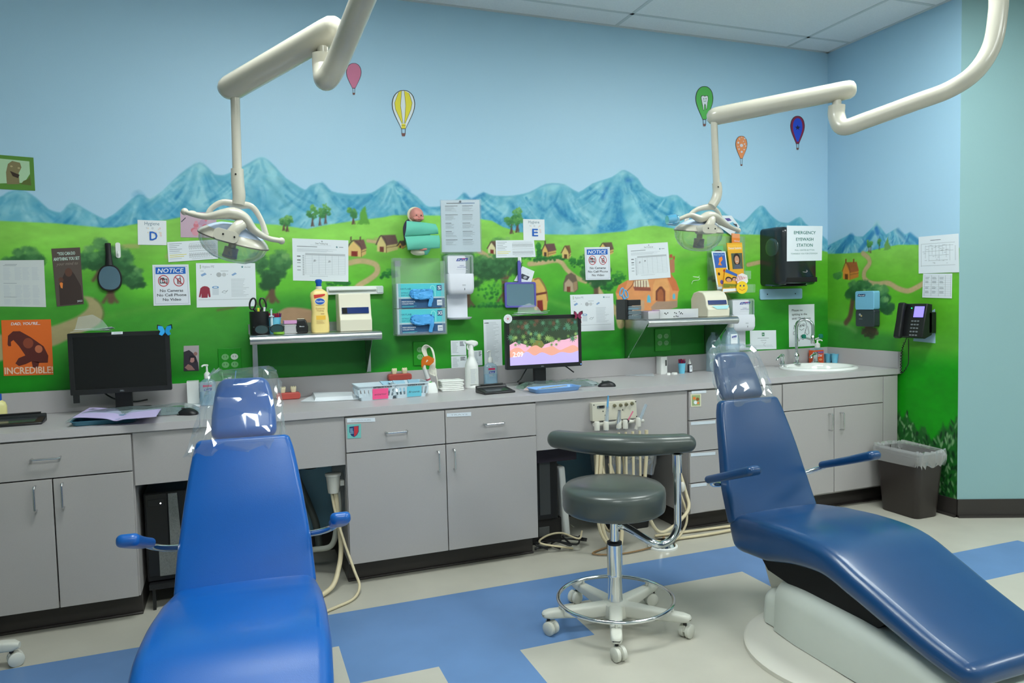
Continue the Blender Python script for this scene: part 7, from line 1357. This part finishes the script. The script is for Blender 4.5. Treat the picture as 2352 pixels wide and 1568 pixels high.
# sterile pouch
x0=wx_(690,915,-.34); 
b=MB(); q=[Fl(a,c_,ZT+.004) for a,c_ in ((722,904),(808,902),(832,914),(822,916),(735,921),(690,921))]; b.prism([tuple(Vector((p.x,p.y,ZT+.001))) for p in q],(0,0,.003),PAPER)
q=[Fl(a,c_,ZT+.02) for a,c_ in ((716,900),(812,899),(812,909),(722,913))]; b.loft([[Vector((p.x,p.y,ZT+.004)) for p in q],[Vector((q[0]+q[2]))*.5+(Vector(p)-(q[0]+q[2])*.5)*.94+Vector((0,0,0)) for p in q]],PAPER); tag(b.build('sterile_pouch',bevel=.001),'long white paper pouch left of the labelled baskets','pouch')
# baskets with labels
BK=mat('basket_pale_blue',(206,222,232),.45); 
def basket(px,py,w_,d_,h,note,ntext,lab,nlab,y,rz=.02):
    x=wx_(px,py,y); t=thing('basket',lab,'basket',(x,y,ZT),'pale plastic baskets marked anterior scaler'); M=Matrix.Translation((x,y,ZT))@Matrix.Rotation(rz,4,'Z')
    b=MB(); b.M=M; k0=.84
    a,d=w_/2,d_/2; rg=lambda i_,z,k:[(u*k,v*k,z) for u,v in rrect(-a+i_,a-i_,-d+i_,d-i_,.012,3)]
    b.loft([rg(0,0,k0),rg(0,h*.25,k0+.04)],BK,caps=False); b.loft([rg(0,h*.72,.96),rg(0,h,1.),rg(-.004,h,1.),rg(-.004,h-.004,1.0)],BK,caps=False); b.loft([rg(0,.0,k0),rg(.02,.0,k0)],BK,caps=True)
    n_=9
    for i in range(n_+1):
        for sx_ in (-1,1):
            f=-1+2*i/n_; z0_,z1_=h*.22,h*.75
            for (p0,p1,wd_,ax_) in (((f*a*(k0+.04),sx_*d*(k0+.04)),(f*a*.96,sx_*d*.96),.0035,'x'),):
                ww=.0042; b.loft([[(p0[0]-ww,p0[1],z0_),(p0[0]+ww,p0[1],z0_),(p0[0]+ww,p0[1]-sx_*.0015,z0_),(p0[0]-ww,p0[1]-sx_*.0015,z0_)],[(p1[0]-ww,p1[1],z1_),(p1[0]+ww,p1[1],z1_),(p1[0]+ww,p1[1]-sx_*.0015,z1_),(p1[0]-ww,p1[1]-sx_*.0015,z1_)]],BK)
    for i in range(6):
        for sx_ in (-1,1):
            f=-1+2*i/5; ww=.006; q0=(sx_*a*(k0+.04),f*d*(k0+.04)*.9); q1=(sx_*a*.96,f*d*.96*.9); b.loft([[(q0[0],q0[1]-ww,h*.22),(q0[0],q0[1]+ww,h*.22),(q0[0]-sx_*.0015,q0[1]+ww,h*.22),(q0[0]-sx_*.0015,q0[1]-ww,h*.22)],[(q1[0],q1[1]-ww,h*.75),(q1[0],q1[1]+ww,h*.75),(q1[0]-sx_*.0015,q1[1]+ww,h*.75),(q1[0]-sx_*.0015,q1[1]-ww,h*.75)]],BK)
    b.build('basket_body',t)
    f=lambda u,v:M@Vector((u*a,-(d*(k0+(1-k0)*v))-.0015,h*v))
    s=Sheet([f(-.25,.78),f(.58,.78),f(.58,.06),f(-.25,.06)],60,40,.0004,note,.0008); s.text(ntext,30,25,11,INK if note is not None else INK,1,shear=.2,width=46); s.done('note',nlab,parent=t)
    s=Sheet([f(-.25,.98),f(.8,.98),f(.8,.80),f(-.25,.80)],70,10,.0001,lift=.0008,body=False); s.text('ANTERIOR SCALER',35,9,8.5,BLACK,1,bold=.03,width=66); s.done('lettering',parent=t)
basket(860,912,.185,.16,.072,mat('pink_note',(250,92,150),.6),'anterior','pale basket with a pink note, left of the pair','pink paper note',-.285); basket(937,908,.175,.16,.072,mat('aqua_note',(110,200,222),.6),'front','pale basket with a light blue note, right of the pair','light blue paper note',-.275)
PCH=film('pouch_blue',(170,214,236),haze=.7,gloss=.15)
rr=random.Random(7)
for k,(px,dx) in enumerate(((905,-.02),(925,.0),(955,.01))):
    x=wx_(px,885,-.27); b=MB(); b.prism([(x-.02,-.27+.01*k,ZT+.02),(x+.03,-.26+.01*k,ZT+.02),(x+.01+dx,-.24,ZT+.075),(x-.05+dx,-.25,ZT+.078)],(.003,-.003,.002),PCH); tag(b.build('sterilized_pouch',flat=True),['blue-tinted instrument pouch leaning over the rim between the two baskets','blue-tinted instrument pouch in the middle of the right basket','blue-tinted instrument pouch at the right of the right basket'][k],'pouch')
# curing light with coiled cord
x=wx_(990,900,-.20); y=-.20; t=thing('curing_light','white dental curing light on a stand with orange shield and coiled white cord','curing light',(x,y,ZT))
b=MB(); b.loft([[(x+u,y+v,ZT+z) for u,v in rrect(-.032*k,.032*k,-.032*k,.032*k,.014*k,5)] for z,k in ((0,1),(.012,1.),(.045,.72),(.052,.6))],WHITE); b.build('stand',t,ang=50)
A=W(988,884,y); B_=W(974,845,y); b=MB(); b.tube([A,A.lerp(B_,.5),B_],[.012,.011,.010],mat('light_grey_body',(206,208,208),.35),14); 
b.build('wand_body',t)
for f,c_ in ((.02,(236,206,50)),(.12,(80,170,80)),(.30,(170,60,80))):
    b=MB(); p=A.lerp(B_,f); b.tube([p,p+(B_-A)*.07],.0128,mat('band%d'%c_[0],c_,.5),14); b.build('band',t)
b=MB(); c=W(979,840,y-.012); b.tube([W(974,846,y),W(975,836,y-.004),W(982,826,y-.01)],[.010,.009,.006],CREAM,10,4); b.build('tip',t)
b=MB(); P_=[W(a,c_,y-.01) for a,c_ in ((968,846),(967,830),(971,820),(984,817),(997,824),(996,832),(987,840),(974,838))]; b.prism([tuple(p) for p in P_],(0,-.004,.002),mat('orange_shield',(232,120,24),.2,trans=.3)); b.build('orange_shield',t,bevel=.001)
b=MB(); rr=random.Random(5)
for k in range(6):
    top_=(972+3*k,806-2*k+k*k*.6); pts=[W(990+1.0*k,838,y+.02),W(975+1.5*k,818,y+.02+.003*k),W(969+2*k,801,y+.02+.004*k),W(978+2*k,792+k,y+.02+.004*k),W(990+k,800+k,y+.02+.003*k),W(996+.6*k,826,y+.02),W(990+1.8*k,850+k,y+.02)]
    b.tube(pts,.0024,mat('cord_white',(226,224,212),.5),6,6)
for k in range(4): b.tube([W(988+2*k,838,y+.02),W(986+3*k,855+2*k,y+.018),W(993+3*k,860,y+.02),W(998+k,845,y+.02)],.0024,mat('cord_white',(0,0,0)),6,6)
b.tube([W(998,852,y+.02),W(1004,870,y+.01),W(1006,893,y+.02)],.0024,mat('cord_white',(0,0,0)),6,6); b.build('cord',t)
# gauze stack: seven pads
GZ=mat('gauze_white',(236,238,234),.9,bump=.5,bscale=500); x=wx_(1035,890,-.17)
for k in range(6):
    rr=random.Random(20+k); b=MB(); b.pad([(x-.062+rr.uniform(-.004,.004),-.17,ZT+.004+.0095*k+rr.uniform(0,.001)),(x-.02,-.17,ZT+.005+.0095*k),(x+.02,-.172,ZT+.0035+.0095*k),(x+.058+rr.uniform(-.004,.004),-.17,ZT+.0055+.0095*k)],[(0,0,1)]*4,[.085]*4,[.009]*4,GZ,er=.006,rc=.004,steps=5,jit=.0006); tag(b.build('gauze_pad',ang=60),'folded white gauze pad in the low stack left of the spray bottle','gauze','stacked gauze pads')
# spray bottle
x,y=wx_(1084,880,-.13),-.13; t=thing('spray_bottle','tall white spray bottle in front of the small printed cards','spray bottle',(x,y,ZT)); b=MB(); b.lathe([(.036,0),(.038,.004),(.038,.010),(.036,.012),(.036,.118),(.034,.128),(.020,.160),(.0155,.170),(.0155,.176)],WHITE,(x,y,ZT),32); b.build('bottle_body',t,ang=50)
b=MB(); b.lathe([(.0165,.174),(.0165,.200),(.013,.206),(.012,.232)],WHITE,(x,y,ZT),20); b.pad([(x-.036,y-.004,ZT+.252),(x-.020,y-.002,ZT+.246),(x+.004,y,ZT+.243),(x+.024,y,ZT+.236),(x+.030,y,ZT+.226)],[(0,0,1)]*5,[.016,.022,.028,.030,.026],[.012,.020,.030,.034,.020],WHITE,er=.010,rc=.009,steps=5); b.tube([(x-.016,y,ZT+.236),(x-.020,y,ZT+.220),(x-.014,y,ZT+.206)],.004,WHITE,8,4,.7); b.build('spray_head',t,ang=60)
s=Sheet([(x-.024,y-.0385,ZT+.108),(x+.024,y-.0385,ZT+.108),(x+.024,y-.0385,ZT+.022),(x-.024,y-.0385,ZT+.022)],46,80,.0002,mat('label_grey',(216,220,216),.6),.0); s.greek(5,4,34,76,18,PALEINK,1,.45,.2,4); s.greek(37,4,43,76,12,PALEINK,1,.45,.2,6); s.done('label_print',parent=t)
# yellow bottle at the far left edge
x=W(-4,930,-.22).x; t=thing('lotion_bottle','yellow bottle with a blue cap cut by the left edge of the picture','bottle',(x,-.22,ZT)); YB=mat('pale_yellow_bottle',(226,218,150),.35)
b=MB(); b.lathe([(.028,0),(.031,.005),(.031,.07),(.026,.085),(.012,.095)],YB,(x,-.22,ZT),28,1.,.7); b.build('bottle_body',t,ang=50); b=MB(); b.lathe([(.013,.092),(.014,.095),(.014,.120),(.008,.123),(0,.123)],mat('cap_blue',(26,86,180),.35),(x,-.22,ZT),18); b.build('cap',t)
# items right of the right monitor
s=Sheet([Vector((Fl(a,c_,ZT).x,Fl(a,c_,ZT).y,ZT)) for a,c_ in ((1448,856),(1500,858),(1504,864),(1436,862))],60,20,.0008,mat('plastic_pale',(196,206,214),.2),.0008); s.n=Vector((0,0,1)); 
s.done('clear_packet','pale plastic packet lying flat on the worktop under the right shelf','packet')
x=wx_(1519,850,-.05); b=MB(); b.rbox(x-.023,x+.023,-.085,-.025,ZT,ZT+.105,.008,WHITE,'z'); b.box(x+.006,x+.016,-.0858,-.085,ZT+.05,ZT+.085,mat('dark_slit',(0,0,0))); tag(b.build('white_box',bevel=.002),'white narrow upright box under the right shelf','box')
def cup(x,y,z,r0,r1,h,m,lab,name='cup',cat='cup',grp=None):
    t=thing(name,lab,cat,(x,y,z),grp); b=MB(); b.lathe([(r0,0),(r1,h),(r1+.0015,h),(r1+.0015,h-.002),(r1-.0015,h-.001),(r0-.0015,.003),(0,.003)],m,(x,y,z),28); b.build('cup_body',t); return t
CB=mat('cup_light_blue',(112,196,226),.4); DRED=mat('brush_red',(166,30,60),.5); DPU=mat('brush_purple',(70,40,100),.5)
def brushes(t,x,y,z,h,r,n,seed):
    rr=random.Random(seed); b=MB()
    for k in range(n):
        a=rr.random()*6.28; q=r*math.sqrt(rr.random()); b.tube([(x+q*.6*math.cos(a),y+q*.6*math.sin(a),z+.01),(x+q*math.cos(a)*1.1,y+q*math.sin(a)*1.1,z+h+rr.uniform(-.006,.008))],.0016,[DRED,DPU,DRED][k%3],5)
    o=b.build('applicators',t); o['kind']='stuff'
x=wx_(1566,850,-.10); t=cup(x,-.10,ZT,.017,.023,.062,CB,'light blue cup packed with red and purple applicator brushes under the right shelf','applicator_cup'); brushes(t,x,-.10,ZT,.080,.021,60,3)
x=wx_(1584,848,-.085); t=thing('dropper_bottle','small white dropper bottle marked 2 beside the brush cup','bottle',(x,-.085,ZT)); b=MB(); b.lathe([(.013,0),(.013,.045),(.009,.052)],mat('dropper_dark',(60,56,66),.4),(x,-.085,ZT),18); b.build('bottle_body',t); b=MB(); b.lathe([(.009,.052),(.009,.062),(.004,.070),(.002,.082),(0,.083)],WHITE,(x,-.085,ZT),14); b.build('cap',t); s=Sheet([(x-.010,-.0985,ZT+.045),(x+.010,-.0985,ZT+.045),(x+.010,-.0985,ZT+.006),(x-.010,-.0985,ZT+.006)],20,36,.0002,PAPER,.0005); s.text('2',10,22,20,INK,1,bold=.02,width=9); s.done('label_print',parent=t)
for k,(px,py,r_) in enumerate(((1535,858,.014),(1549,857,.018))):
    x=wx_(px,py,-.13); b=MB(); b.lathe([(r_,0),(r_,.008),(r_*.8,.012),(0,.012)],WHITE,(x,-.13,ZT),20); tag(b.build('lid'),['smaller white round lid lying beside the white box','larger white round lid lying beside the brush cup'][k],'lid')
# soap and cups by the sink
x=wx_(1874,820,-.055); t=thing('soap_bottle','orange antibacterial hand soap pump bottle behind the sink','bottle',(x,-.055,ZT)); SOAP=mat('orange_soap',(226,84,30),.2,coat=.5); b=MB(); b.loft([[(x+u,-.058+v,ZT+z) for u,v in rrect(-.045*k,.045*k,-.025*k,.025*k,.010*k,4)] for z,k in ((0,.97),(.004,1),(.085,1),(.090,.97))],SOAP); b.build('bottle_body',t,ang=50)
b=MB(); b.loft([[(x+u,-.058+v,ZT+z) for u,v in rrect(-.044*k,.044*k,-.024*k,.024*k,.010*k,4)] for z,k in ((.0905,1),(.098,.9),(.106,.5),(.108,.3))],film('bottle_clear',haze=.3)); b.build('clear_shoulder',t,ang=50)
b=MB(); b.lathe([(.016,.106),(.017,.110),(.017,.132),(.008,.136),(.005,.140),(.005,.158),(0,.159)],WHITE,(x+.01,-.058,ZT),18); b.tube([(x+.01,-.058,ZT+.155),(x+.03,-.066,ZT+.156),(x+.04,-.07,ZT+.150)],.004,WHITE,8,3); b.build('pump',t)
s=Sheet([(x-.040,-.0835,ZT+.084),(x+.040,-.0835,ZT+.084),(x+.040,-.0835,ZT+.006),(x-.040,-.0835,ZT+.006)],80,78,.0001,lift=.0004,body=False); s.rect(20,2,74,14,mat('purple_band',(110,70,170),.5)); s.text('ANTIBACTERIAL',47,10.5,7,mat('gold_print',(220,190,90),.6),2,width=42); s.text('Dial',48,36,22,PAPER,2,bold=.03,shear=.15,width=32); s.circ(52,56,14,mat('soap_pale',(240,160,110),.5),1,.5); s.done('label_print',parent=t)
cup(wx_(1903,822,-.045),-.045,ZT,.017,.024,.060,CB,'light blue cup half hidden behind the orange soap','cup','cup'); cup(wx_(1917,822,-.10),-.10,ZT,.017,.024,.062,CB,'light blue cup standing right of the orange soap','cup','cup')
# ================================================================ ON THE SHELVES
S1=SH1+.0008; S2=SH2+.0008
def sx(px,y,py=760): return W(px,py,y).x
# left shelf
x=sx(597,-.19); t=thing('pen_cup','black cylindrical pen cup at the left end of the left shelf','pen cup',(x,-.19,S1)); b=MB(); b.lathe([(.043,0),(.044,.002),(.044,.108),(.0415,.108),(.0415,.004),(0,.004)],BLACK,(x,-.19,S1),32); b.build('cup_body',t)
t=thing('scissors','black-handled scissors standing in the black pen cup','scissors',(x-.012,-.19,S1+.005)); b=MB(); 
for s_ in (-1,1):
    c_=Vector((x-.004+s_*.023,-.19,S1+.145)); pts=[c_+Vector((.0135*math.cos(a)-s_*.004*math.sin(a),0,.026*math.sin(a))) for a in np.linspace(0,2*PI,17)]; b.tube(pts,.0042,BLACK,8,2,caps=False); b.tube([c_+Vector((-s_*.004,0,-.024)),Vector((x-.004-s_*.003,-.19,S1+.085)),Vector((x-.004-s_*.005,-.19,S1+.06))],.006,BLACK,8,3)
b.build('handles',t); b=MB(); 
for s_ in (-1,1): b.box(x-.008-s_*.004,x+.000-s_*.004,-.191,-.189,S1+.006,S1+.07,STEEL)
b.build('blades',t)
for k,(dx,c_,h,lab) in enumerate(((-.004,(236,226,70),.125,'yellow highlighter in the black pen cup'),(.024,(222,224,226),.128,'white pen leaning at the right of the black pen cup'),(.008,(40,40,44),.115,'dark pen between highlighter and white pen in the cup'))):
    b=MB(); b.tube([(x+dx*.5,-.21,S1+.006),(x+dx,-.215,S1+h)],.0052,mat('pen%d'%c_[0],c_,.4),10); tag(b.build('pen'),lab,'pen')
x=sx(631,-.185); t=cup(x,-.185,S1,.024,.032,.078,CB,'light blue cup of red applicator brushes beside the black pen cup','applicator_cup'); brushes(t,x+.004,-.185,S1,.092,.028,70,8)
b=MB(); b.lathe([(0,.0),(.024,.0),(.026,.010),(.0,.010)],mat('lime_plastic',(140,200,70),.4),(sx(640,-.255),-.265,S1),20); tag(b.build('lime_disc'),'lime green disc behind the dark safety glasses','disc')
x=sx(625,-.23); b=MB(); b.lathe([(0,0),(.006,.0),(.006,.05),(.012,.052),(.012,.055),(.004,.058),(.004,.085),(.009,.088),(0,.09)],mat('pale_syringe',(200,220,230),.3),(x+.0,-.225,S1+.03),12); tag(b.build('syringe'),'pale small syringe upright in front of the light blue cup on the left shelf','syringe')
# safety glasses
x0=sx(585,-.265,755); x1=sx(652,-.265,755); y=-.262; GL=mat('dark_lens',(44,72,76),.06,coat=1.,alpha=.8); t=thing('safety_glasses','dark tinted safety glasses at the front of the left shelf','glasses',((x0+x1)/2,y,S1))
cxm=(x0+x1)/2; hw=(x1-x0)/4
for s_ in (-1,1):
    b=MB(); P_=[(cxm+s_*(hw+.002)+hw*.93*math.cos(a),y-.004*math.cos(a)*s_-.006,S1+.024+.021*math.sin(a)*(1 if math.sin(a)>0 else .95)) for a in np.linspace(0,2*PI,25)[:-1]]
    b.prism(P_,(0,.002,0),GL); b.build('lens',t,flat=True); b=MB(); b.tube(P_+[P_[0]],.0018,BLACK,6,1,caps=False); b.tube([(cxm+s_*hw*2,y,S1+.034),(cxm+s_*(hw*2+.004),y+.03,S1+.034),(cxm+s_*hw*1.6,y+.11,S1+.012)],.0022,BLACK,6,5); b.build('frame',t)
b=MB(); b.tube([(cxm-.008,y-.008,S1+.032),(cxm,y-.010,S1+.036),(cxm+.008,y-.008,S1+.032)],.002,BLACK,6,4); b.build('bridge',t)
x=sx(669,-.22); t=thing('small_box','small clear box with pink lid strips left of the black tape dispenser','box',(x,-.22,S1)); b=MB(); b.box(x-.034,x+.026,-.25,-.19,S1,S1+.042,film('clear_box',haze=.4)); b.box(x-.034,x+.026,-.25,-.19,S1+.045,S1+.062,mat('pink_lid',(206,150,196),.4)); b.box(x-.03,x+.022,-.246,-.195,S1+.004,S1+.034,mat('grey_violet',(140,120,140),.5)); b.build('case',t,bevel=.002)
x=sx(693,-.225); t=thing('tape_dispenser','small black block-shaped dispenser on the left shelf','dispenser',(x,-.225,S1)); b=MB(); b.prism([(x-.032,-.25,S1),(x-.034,-.25,S1+.03),(x-.024,-.25,S1+.064),(x+.018,-.25,S1+.066),(x+.030,-.25,S1+.03),(x+.028,-.25,S1)],(0,.055,0),BLACK); b.build('body',t,bevel=.006); b=MB(); b.box(x-.018,x+.012,-.248,-.20,S1+.0662,S1+.069,CREAM); b.build('top_strip',t); s=Sheet([(x-.014,-.25,S1+.036),(x+.014,-.25,S1+.036),(x+.014,-.25,S1+.028),(x-.014,-.25,S1+.028)],20,6,.0002,lift=.0005,body=False); s.text('Brand' if 0 else 'Benco',10,5,6,PAPER,1,bold=.02,width=15); s.done('mark',parent=t)
# lotion bottle
x=sx(736,-.225); y=-.225; t=thing('lotion_bottle','tall cream-yellow lotion pump bottle with blue cap on the left shelf','bottle',(x,y,S1)); LY=mat('lotion_yellow',(240,216,140),.3,coat=.3)
b=MB(); b.loft([[(x+u,y+v,S1+z) for u,v in rrect(-k,k,-.026*min(1,k/.034),.026*min(1,k/.034),.02*min(1,k/.034),6)] for z,k in ((0,.040),(.004,.043),(.03,.0435),(.07,.041),(.10,.037),(.14,.039),(.175,.043),(.192,.040),(.203,.025),(.209,.015))],LY); b.build('bottle_body',t,ang=50)
b=MB(); b.lathe([(.014,.207),(.015,.210),(.015,.222)],CREAM,(x,y,S1),20); b.build('neck',t); BC=mat('cap_blue',(0,0,0)); b=MB(); b.lathe([(.012,.222),(.013,.224),(.013,.236),(.016,.240),(.016,.252),(.010,.256),(0,.256)],BC,(x,y,S1),20); b.build('pump_cap',t)
s=Sheet([(x-.034,y-.0262,S1+.185),(x+.034,y-.0262,S1+.185),(x+.034,y-.0262,S1+.02),(x-.034,y-.0262,S1+.02)],68,165,.0001,lift=.0006,body=False); s.poly([(6,4),(60,0),(58,8),(44,14),(8,22)],mat('label_red',(206,60,50),.5)); s.circ(34,36,24,PAPER,1,.68); s.circ(34,36,22,mat('cap_blue',(0,0,0)),2,.66); s.text('Vaseline',34,40,13,PAPER,3,bold=.02,width=36); s.rect(14,53,54,55,mat('tan_ink',(180,140,80),.7)); TN=mat('tan_ink',(0,0,0)); s.text('Essential',34,74,12,TN,1,width=40); s.text('Healing',34,84,12,TN,1,width=32); s.rect(14,104,58,124,mat('amber_block',(240,190,70),.5)); s.rect(36,94,52,97,TN); s.greek(14,128,56,146,4,mat('tan_pale',(214,184,120),.7)); s.done('label_print',parent=t)
# cream wrap dispensers
def wrapdisp(px,y,w_,h,d_,z,lab,stick=False,round_=False,rz=0):
    x=sx(px,y); t=thing('film_dispenser',lab,'dispenser',(x,y,z),'cream film dispensers on the shelves'); M=Matrix.Translation((x,y,z))@Matrix.Rotation(rz,4,'Z')
    hw=w_/2; pr=[(-d_,.0),(-d_-.004,h*.30),(-d_+.012,h*.42),(-d_+.016,h*.60),(-d_+.022,h*.72)]+([(-d_+.03,h*.82),(-d_+.05,h*.94),(-d_*.45,h),(-d_*.15,h*.93),(0,h*.7)] if round_ else [(-d_+.026,h*.99),(-d_+.03,h),(-.01,h),(0,h*.96)])+[(0,0)]
    b=MB(); b.M=M; b.prism([(-hw,yy,zz) for yy,zz in pr],(w_,0,0),CREAM); b.build('case',t,bevel=.006,bseg=3)
    b=MB(); b.M=M; yy=-d_+.008; b.prism([(-hw+.012,-d_+.0105,h*.47),(hw-.012,-d_+.0105,h*.47),(hw-.012,-d_+.0165,h*.63),(-hw+.012,-d_+.0165,h*.63)],(0,-.0015,0),mat('film_navy',(18,48,110),.15)); b.prism([(-hw+.014,-d_+.009,h*.475),(hw*.1-hw+.03,-d_+.009,h*.475),(hw*.1-hw+.03,-d_+.0145,h*.62),(-hw+.014,-d_+.0145,h*.62)],(0,-.001,0),DARK) if not round_ else None; b.build('film_roll',t,flat=True)
    if stick:
        f=lambda u,v:M@Vector((-hw+w_*u,-d_+.02+.06*v*(d_/.13)-.001,h*(.72+.26*math.sin(v*1.5))+.003))
        for k,(u0,v0,u1,v1,c_) in enumerate(((.1,.2,.35,.8,(230,140,90)),(.42,.1,.62,.9,(90,150,140)),(.55,.6,.85,1.,(120,100,150)),(.72,.1,.95,.5,(240,180,70)))):
            b=MB(); b.add([f(u0,v1),f(u1,v1),f(u1,v0),f(u0,v0)],[(0,1,2,3)],mat('cartoon_sticker%d'%k,c_,.5)); b.build('sticker',t,flat=True)
        b=MB(); b.M=M; b.prism([(-hw+.03,-d_+.0,h*.42),(hw-.004,-d_+.0,h*.42),(hw-.02,-d_-.006,h*.29),(-hw+.06,-d_-.006,h*.29)],(0,-.0005,0),mat('film_tab',(170,220,226),.2)); b.build('film_tab',t,flat=True)
    return t
wrapdisp(809,-.125,.155,.185,.14,S1,'boxy cream film dispenser on the left shelf, dark blue film in its slot'); wrapdisp(1612,-.09,.155,.155,.17,S2,'rounded cream film dispenser with stickers on top on the right shelf',True,True)
# white rail behind the left shelf
a=W(750,668,-.03); c=W(881,668,-.03); b=MB(); z0=W(810,676,-.03).z; z1=W(810,657,-.03).z; b.rbox(a.x,c.x,-.03,-.002,z0,z1,.008,WHITE,'y'); b.box(c.x-.035,c.x-.002,-.034,-.03,z0+.006,z1-.002,mat('clear_end',(206,216,214),.2)); b.tube([(a.x+.01,-.036,(z0+z1)/2+.004),(c.x-.04,-.036,(z0+z1)/2+.006)],.008,WHITE,12); tag(b.build('towel_rail',bevel=.003),'long white plastic dispenser rail on the wall above the left shelf','rail')
# right shelf: black organiser, scissors, clear boxes
x=sx(1447,-.20); t=thing('desk_organiser','black desk organiser with clear drawers at the left end of the right shelf','organiser',(x,-.19,S2)); 
b=MB(); b.box(x-.055,x-.040,-.25,-.14,S2,S2+.115,BLACK); b.rbox(x-.040,x+.048,-.25,-.14,S2+.080,S2+.112,.01,BLACK,'z'); b.box(x-.040,x+.048,-.145,-.14,S2,S2+.08,BLACK); b.build('frame',t,bevel=.002)
for k in range(3): b=MB(); b.box(x-.038,x+.046,-.252,-.15,S2+.002+k*.026,S2+.025+k*.026,film('smoked_drawer',(120,140,150),haze=.5)); b.box(x-.030,x+.036,-.24,-.16,S2+.004+k*.026,S2+.014+k*.026,mat('drawer_fill%d'%k,[(70,74,80),(90,96,104),(110,180,214)][k],.5)); b.build('drawer',t,bevel=.002)
t=thing('scissors','light blue scissors standing in the black organiser','scissors',(x-.03,-.2,S2+.08)); b=MB()
for s_ in (-1,1):
    c_=Vector((x-.036+s_*.014,-.20,S2+.152+(.006 if s_<0 else -.006))); pts=[c_+Vector((.011*math.cos(a)-s_*.006*math.sin(a),0,.022*math.sin(a))) for a in np.linspace(0,2*PI,17)]; b.tube(pts,.0036,LB,8,2,caps=False); b.tube([c_+Vector((-s_*.002,0,-.021)),Vector((x-.034,-.20,S2+.112))],.005,LB,8)
b.build('handles',t)
CBX=film('clear_box',haze=.4)
x=sx(1498,-.235); b=MB(); b.box(x-.052,x+.045,-.28,-.16,S2,S2+.002,CBX); 
for f in ((x-.052,x+.045,-.28,-.278),(x-.052,x+.045,-.162,-.16),(x-.052,x-.05,-.28,-.16),(x+.043,x+.045,-.28,-.16)): b.box(*f,S2,S2+.045,CBX)
tag(b.build('clear_box',flat=True),'clear box holding a magenta pack, left of the spotted clear tray','box'); b=MB(); b.box(x-.045,x+.04,-.27,-.17,S2+.028,S2+.044,mat('magenta_pack',(196,90,170),.5)); b.box(x-.045,x+.04,-.27,-.17,S2+.002,S2+.026,mat('grey_violet',(0,0,0))); tag(b.build('magenta_pack',bevel=.002),'magenta and grey pack inside the clear box on the right shelf','pack')
x0=sx(1514,-.275); x1=sx(1602,-.275); t=thing('clear_tray','long clear tray with black spots at the front of the right shelf','tray',((x0+x1)/2,-.24,S2)); b=MB()
for f in ((x0,x1,-.285,-.283),(x0+.01,x1,-.202,-.20),(x1-.002,x1,-.285,-.20)): b.box(*f,S2,S2+.052,CBX)
b.prism([(x0,-.285,S2+.052),(x0+.012,-.285,S2),(x0+.014,-.285,S2),(x0+.002,-.285,S2+.052)],(0,.085,0),CBX); b.box(x0+.012,x1,-.285,-.20,S2,S2+.002,CBX); b.build('clear_sides',t,flat=True)
b=MB(); rr=random.Random(2)
for u,v in ((.13,.6),(.2,.62),(.16,.5),(.36,.2),(.42,.25),(.38,.62),(.42,.55),(.5,.7),(.55,.6),(.53,.5),(.58,.48),(.46,.2)): b.lathe([(0,-.2862),(.0032,-.2862),(.0032,-.2852)],DARK,(x0+(x1-x0)*u,0,S2+.052*v),10,ax='y')
b.build('spots',t); b=MB(); b.box(x0+(x1-x0)*.62,x1-.006,-.275,-.21,S2+.004,S2+.026,mat('lavender_pack',(170,150,206),.5)); tag(b.build('lavender_pack',bevel=.002),'lavender pack lying in the spotted clear tray','pack')
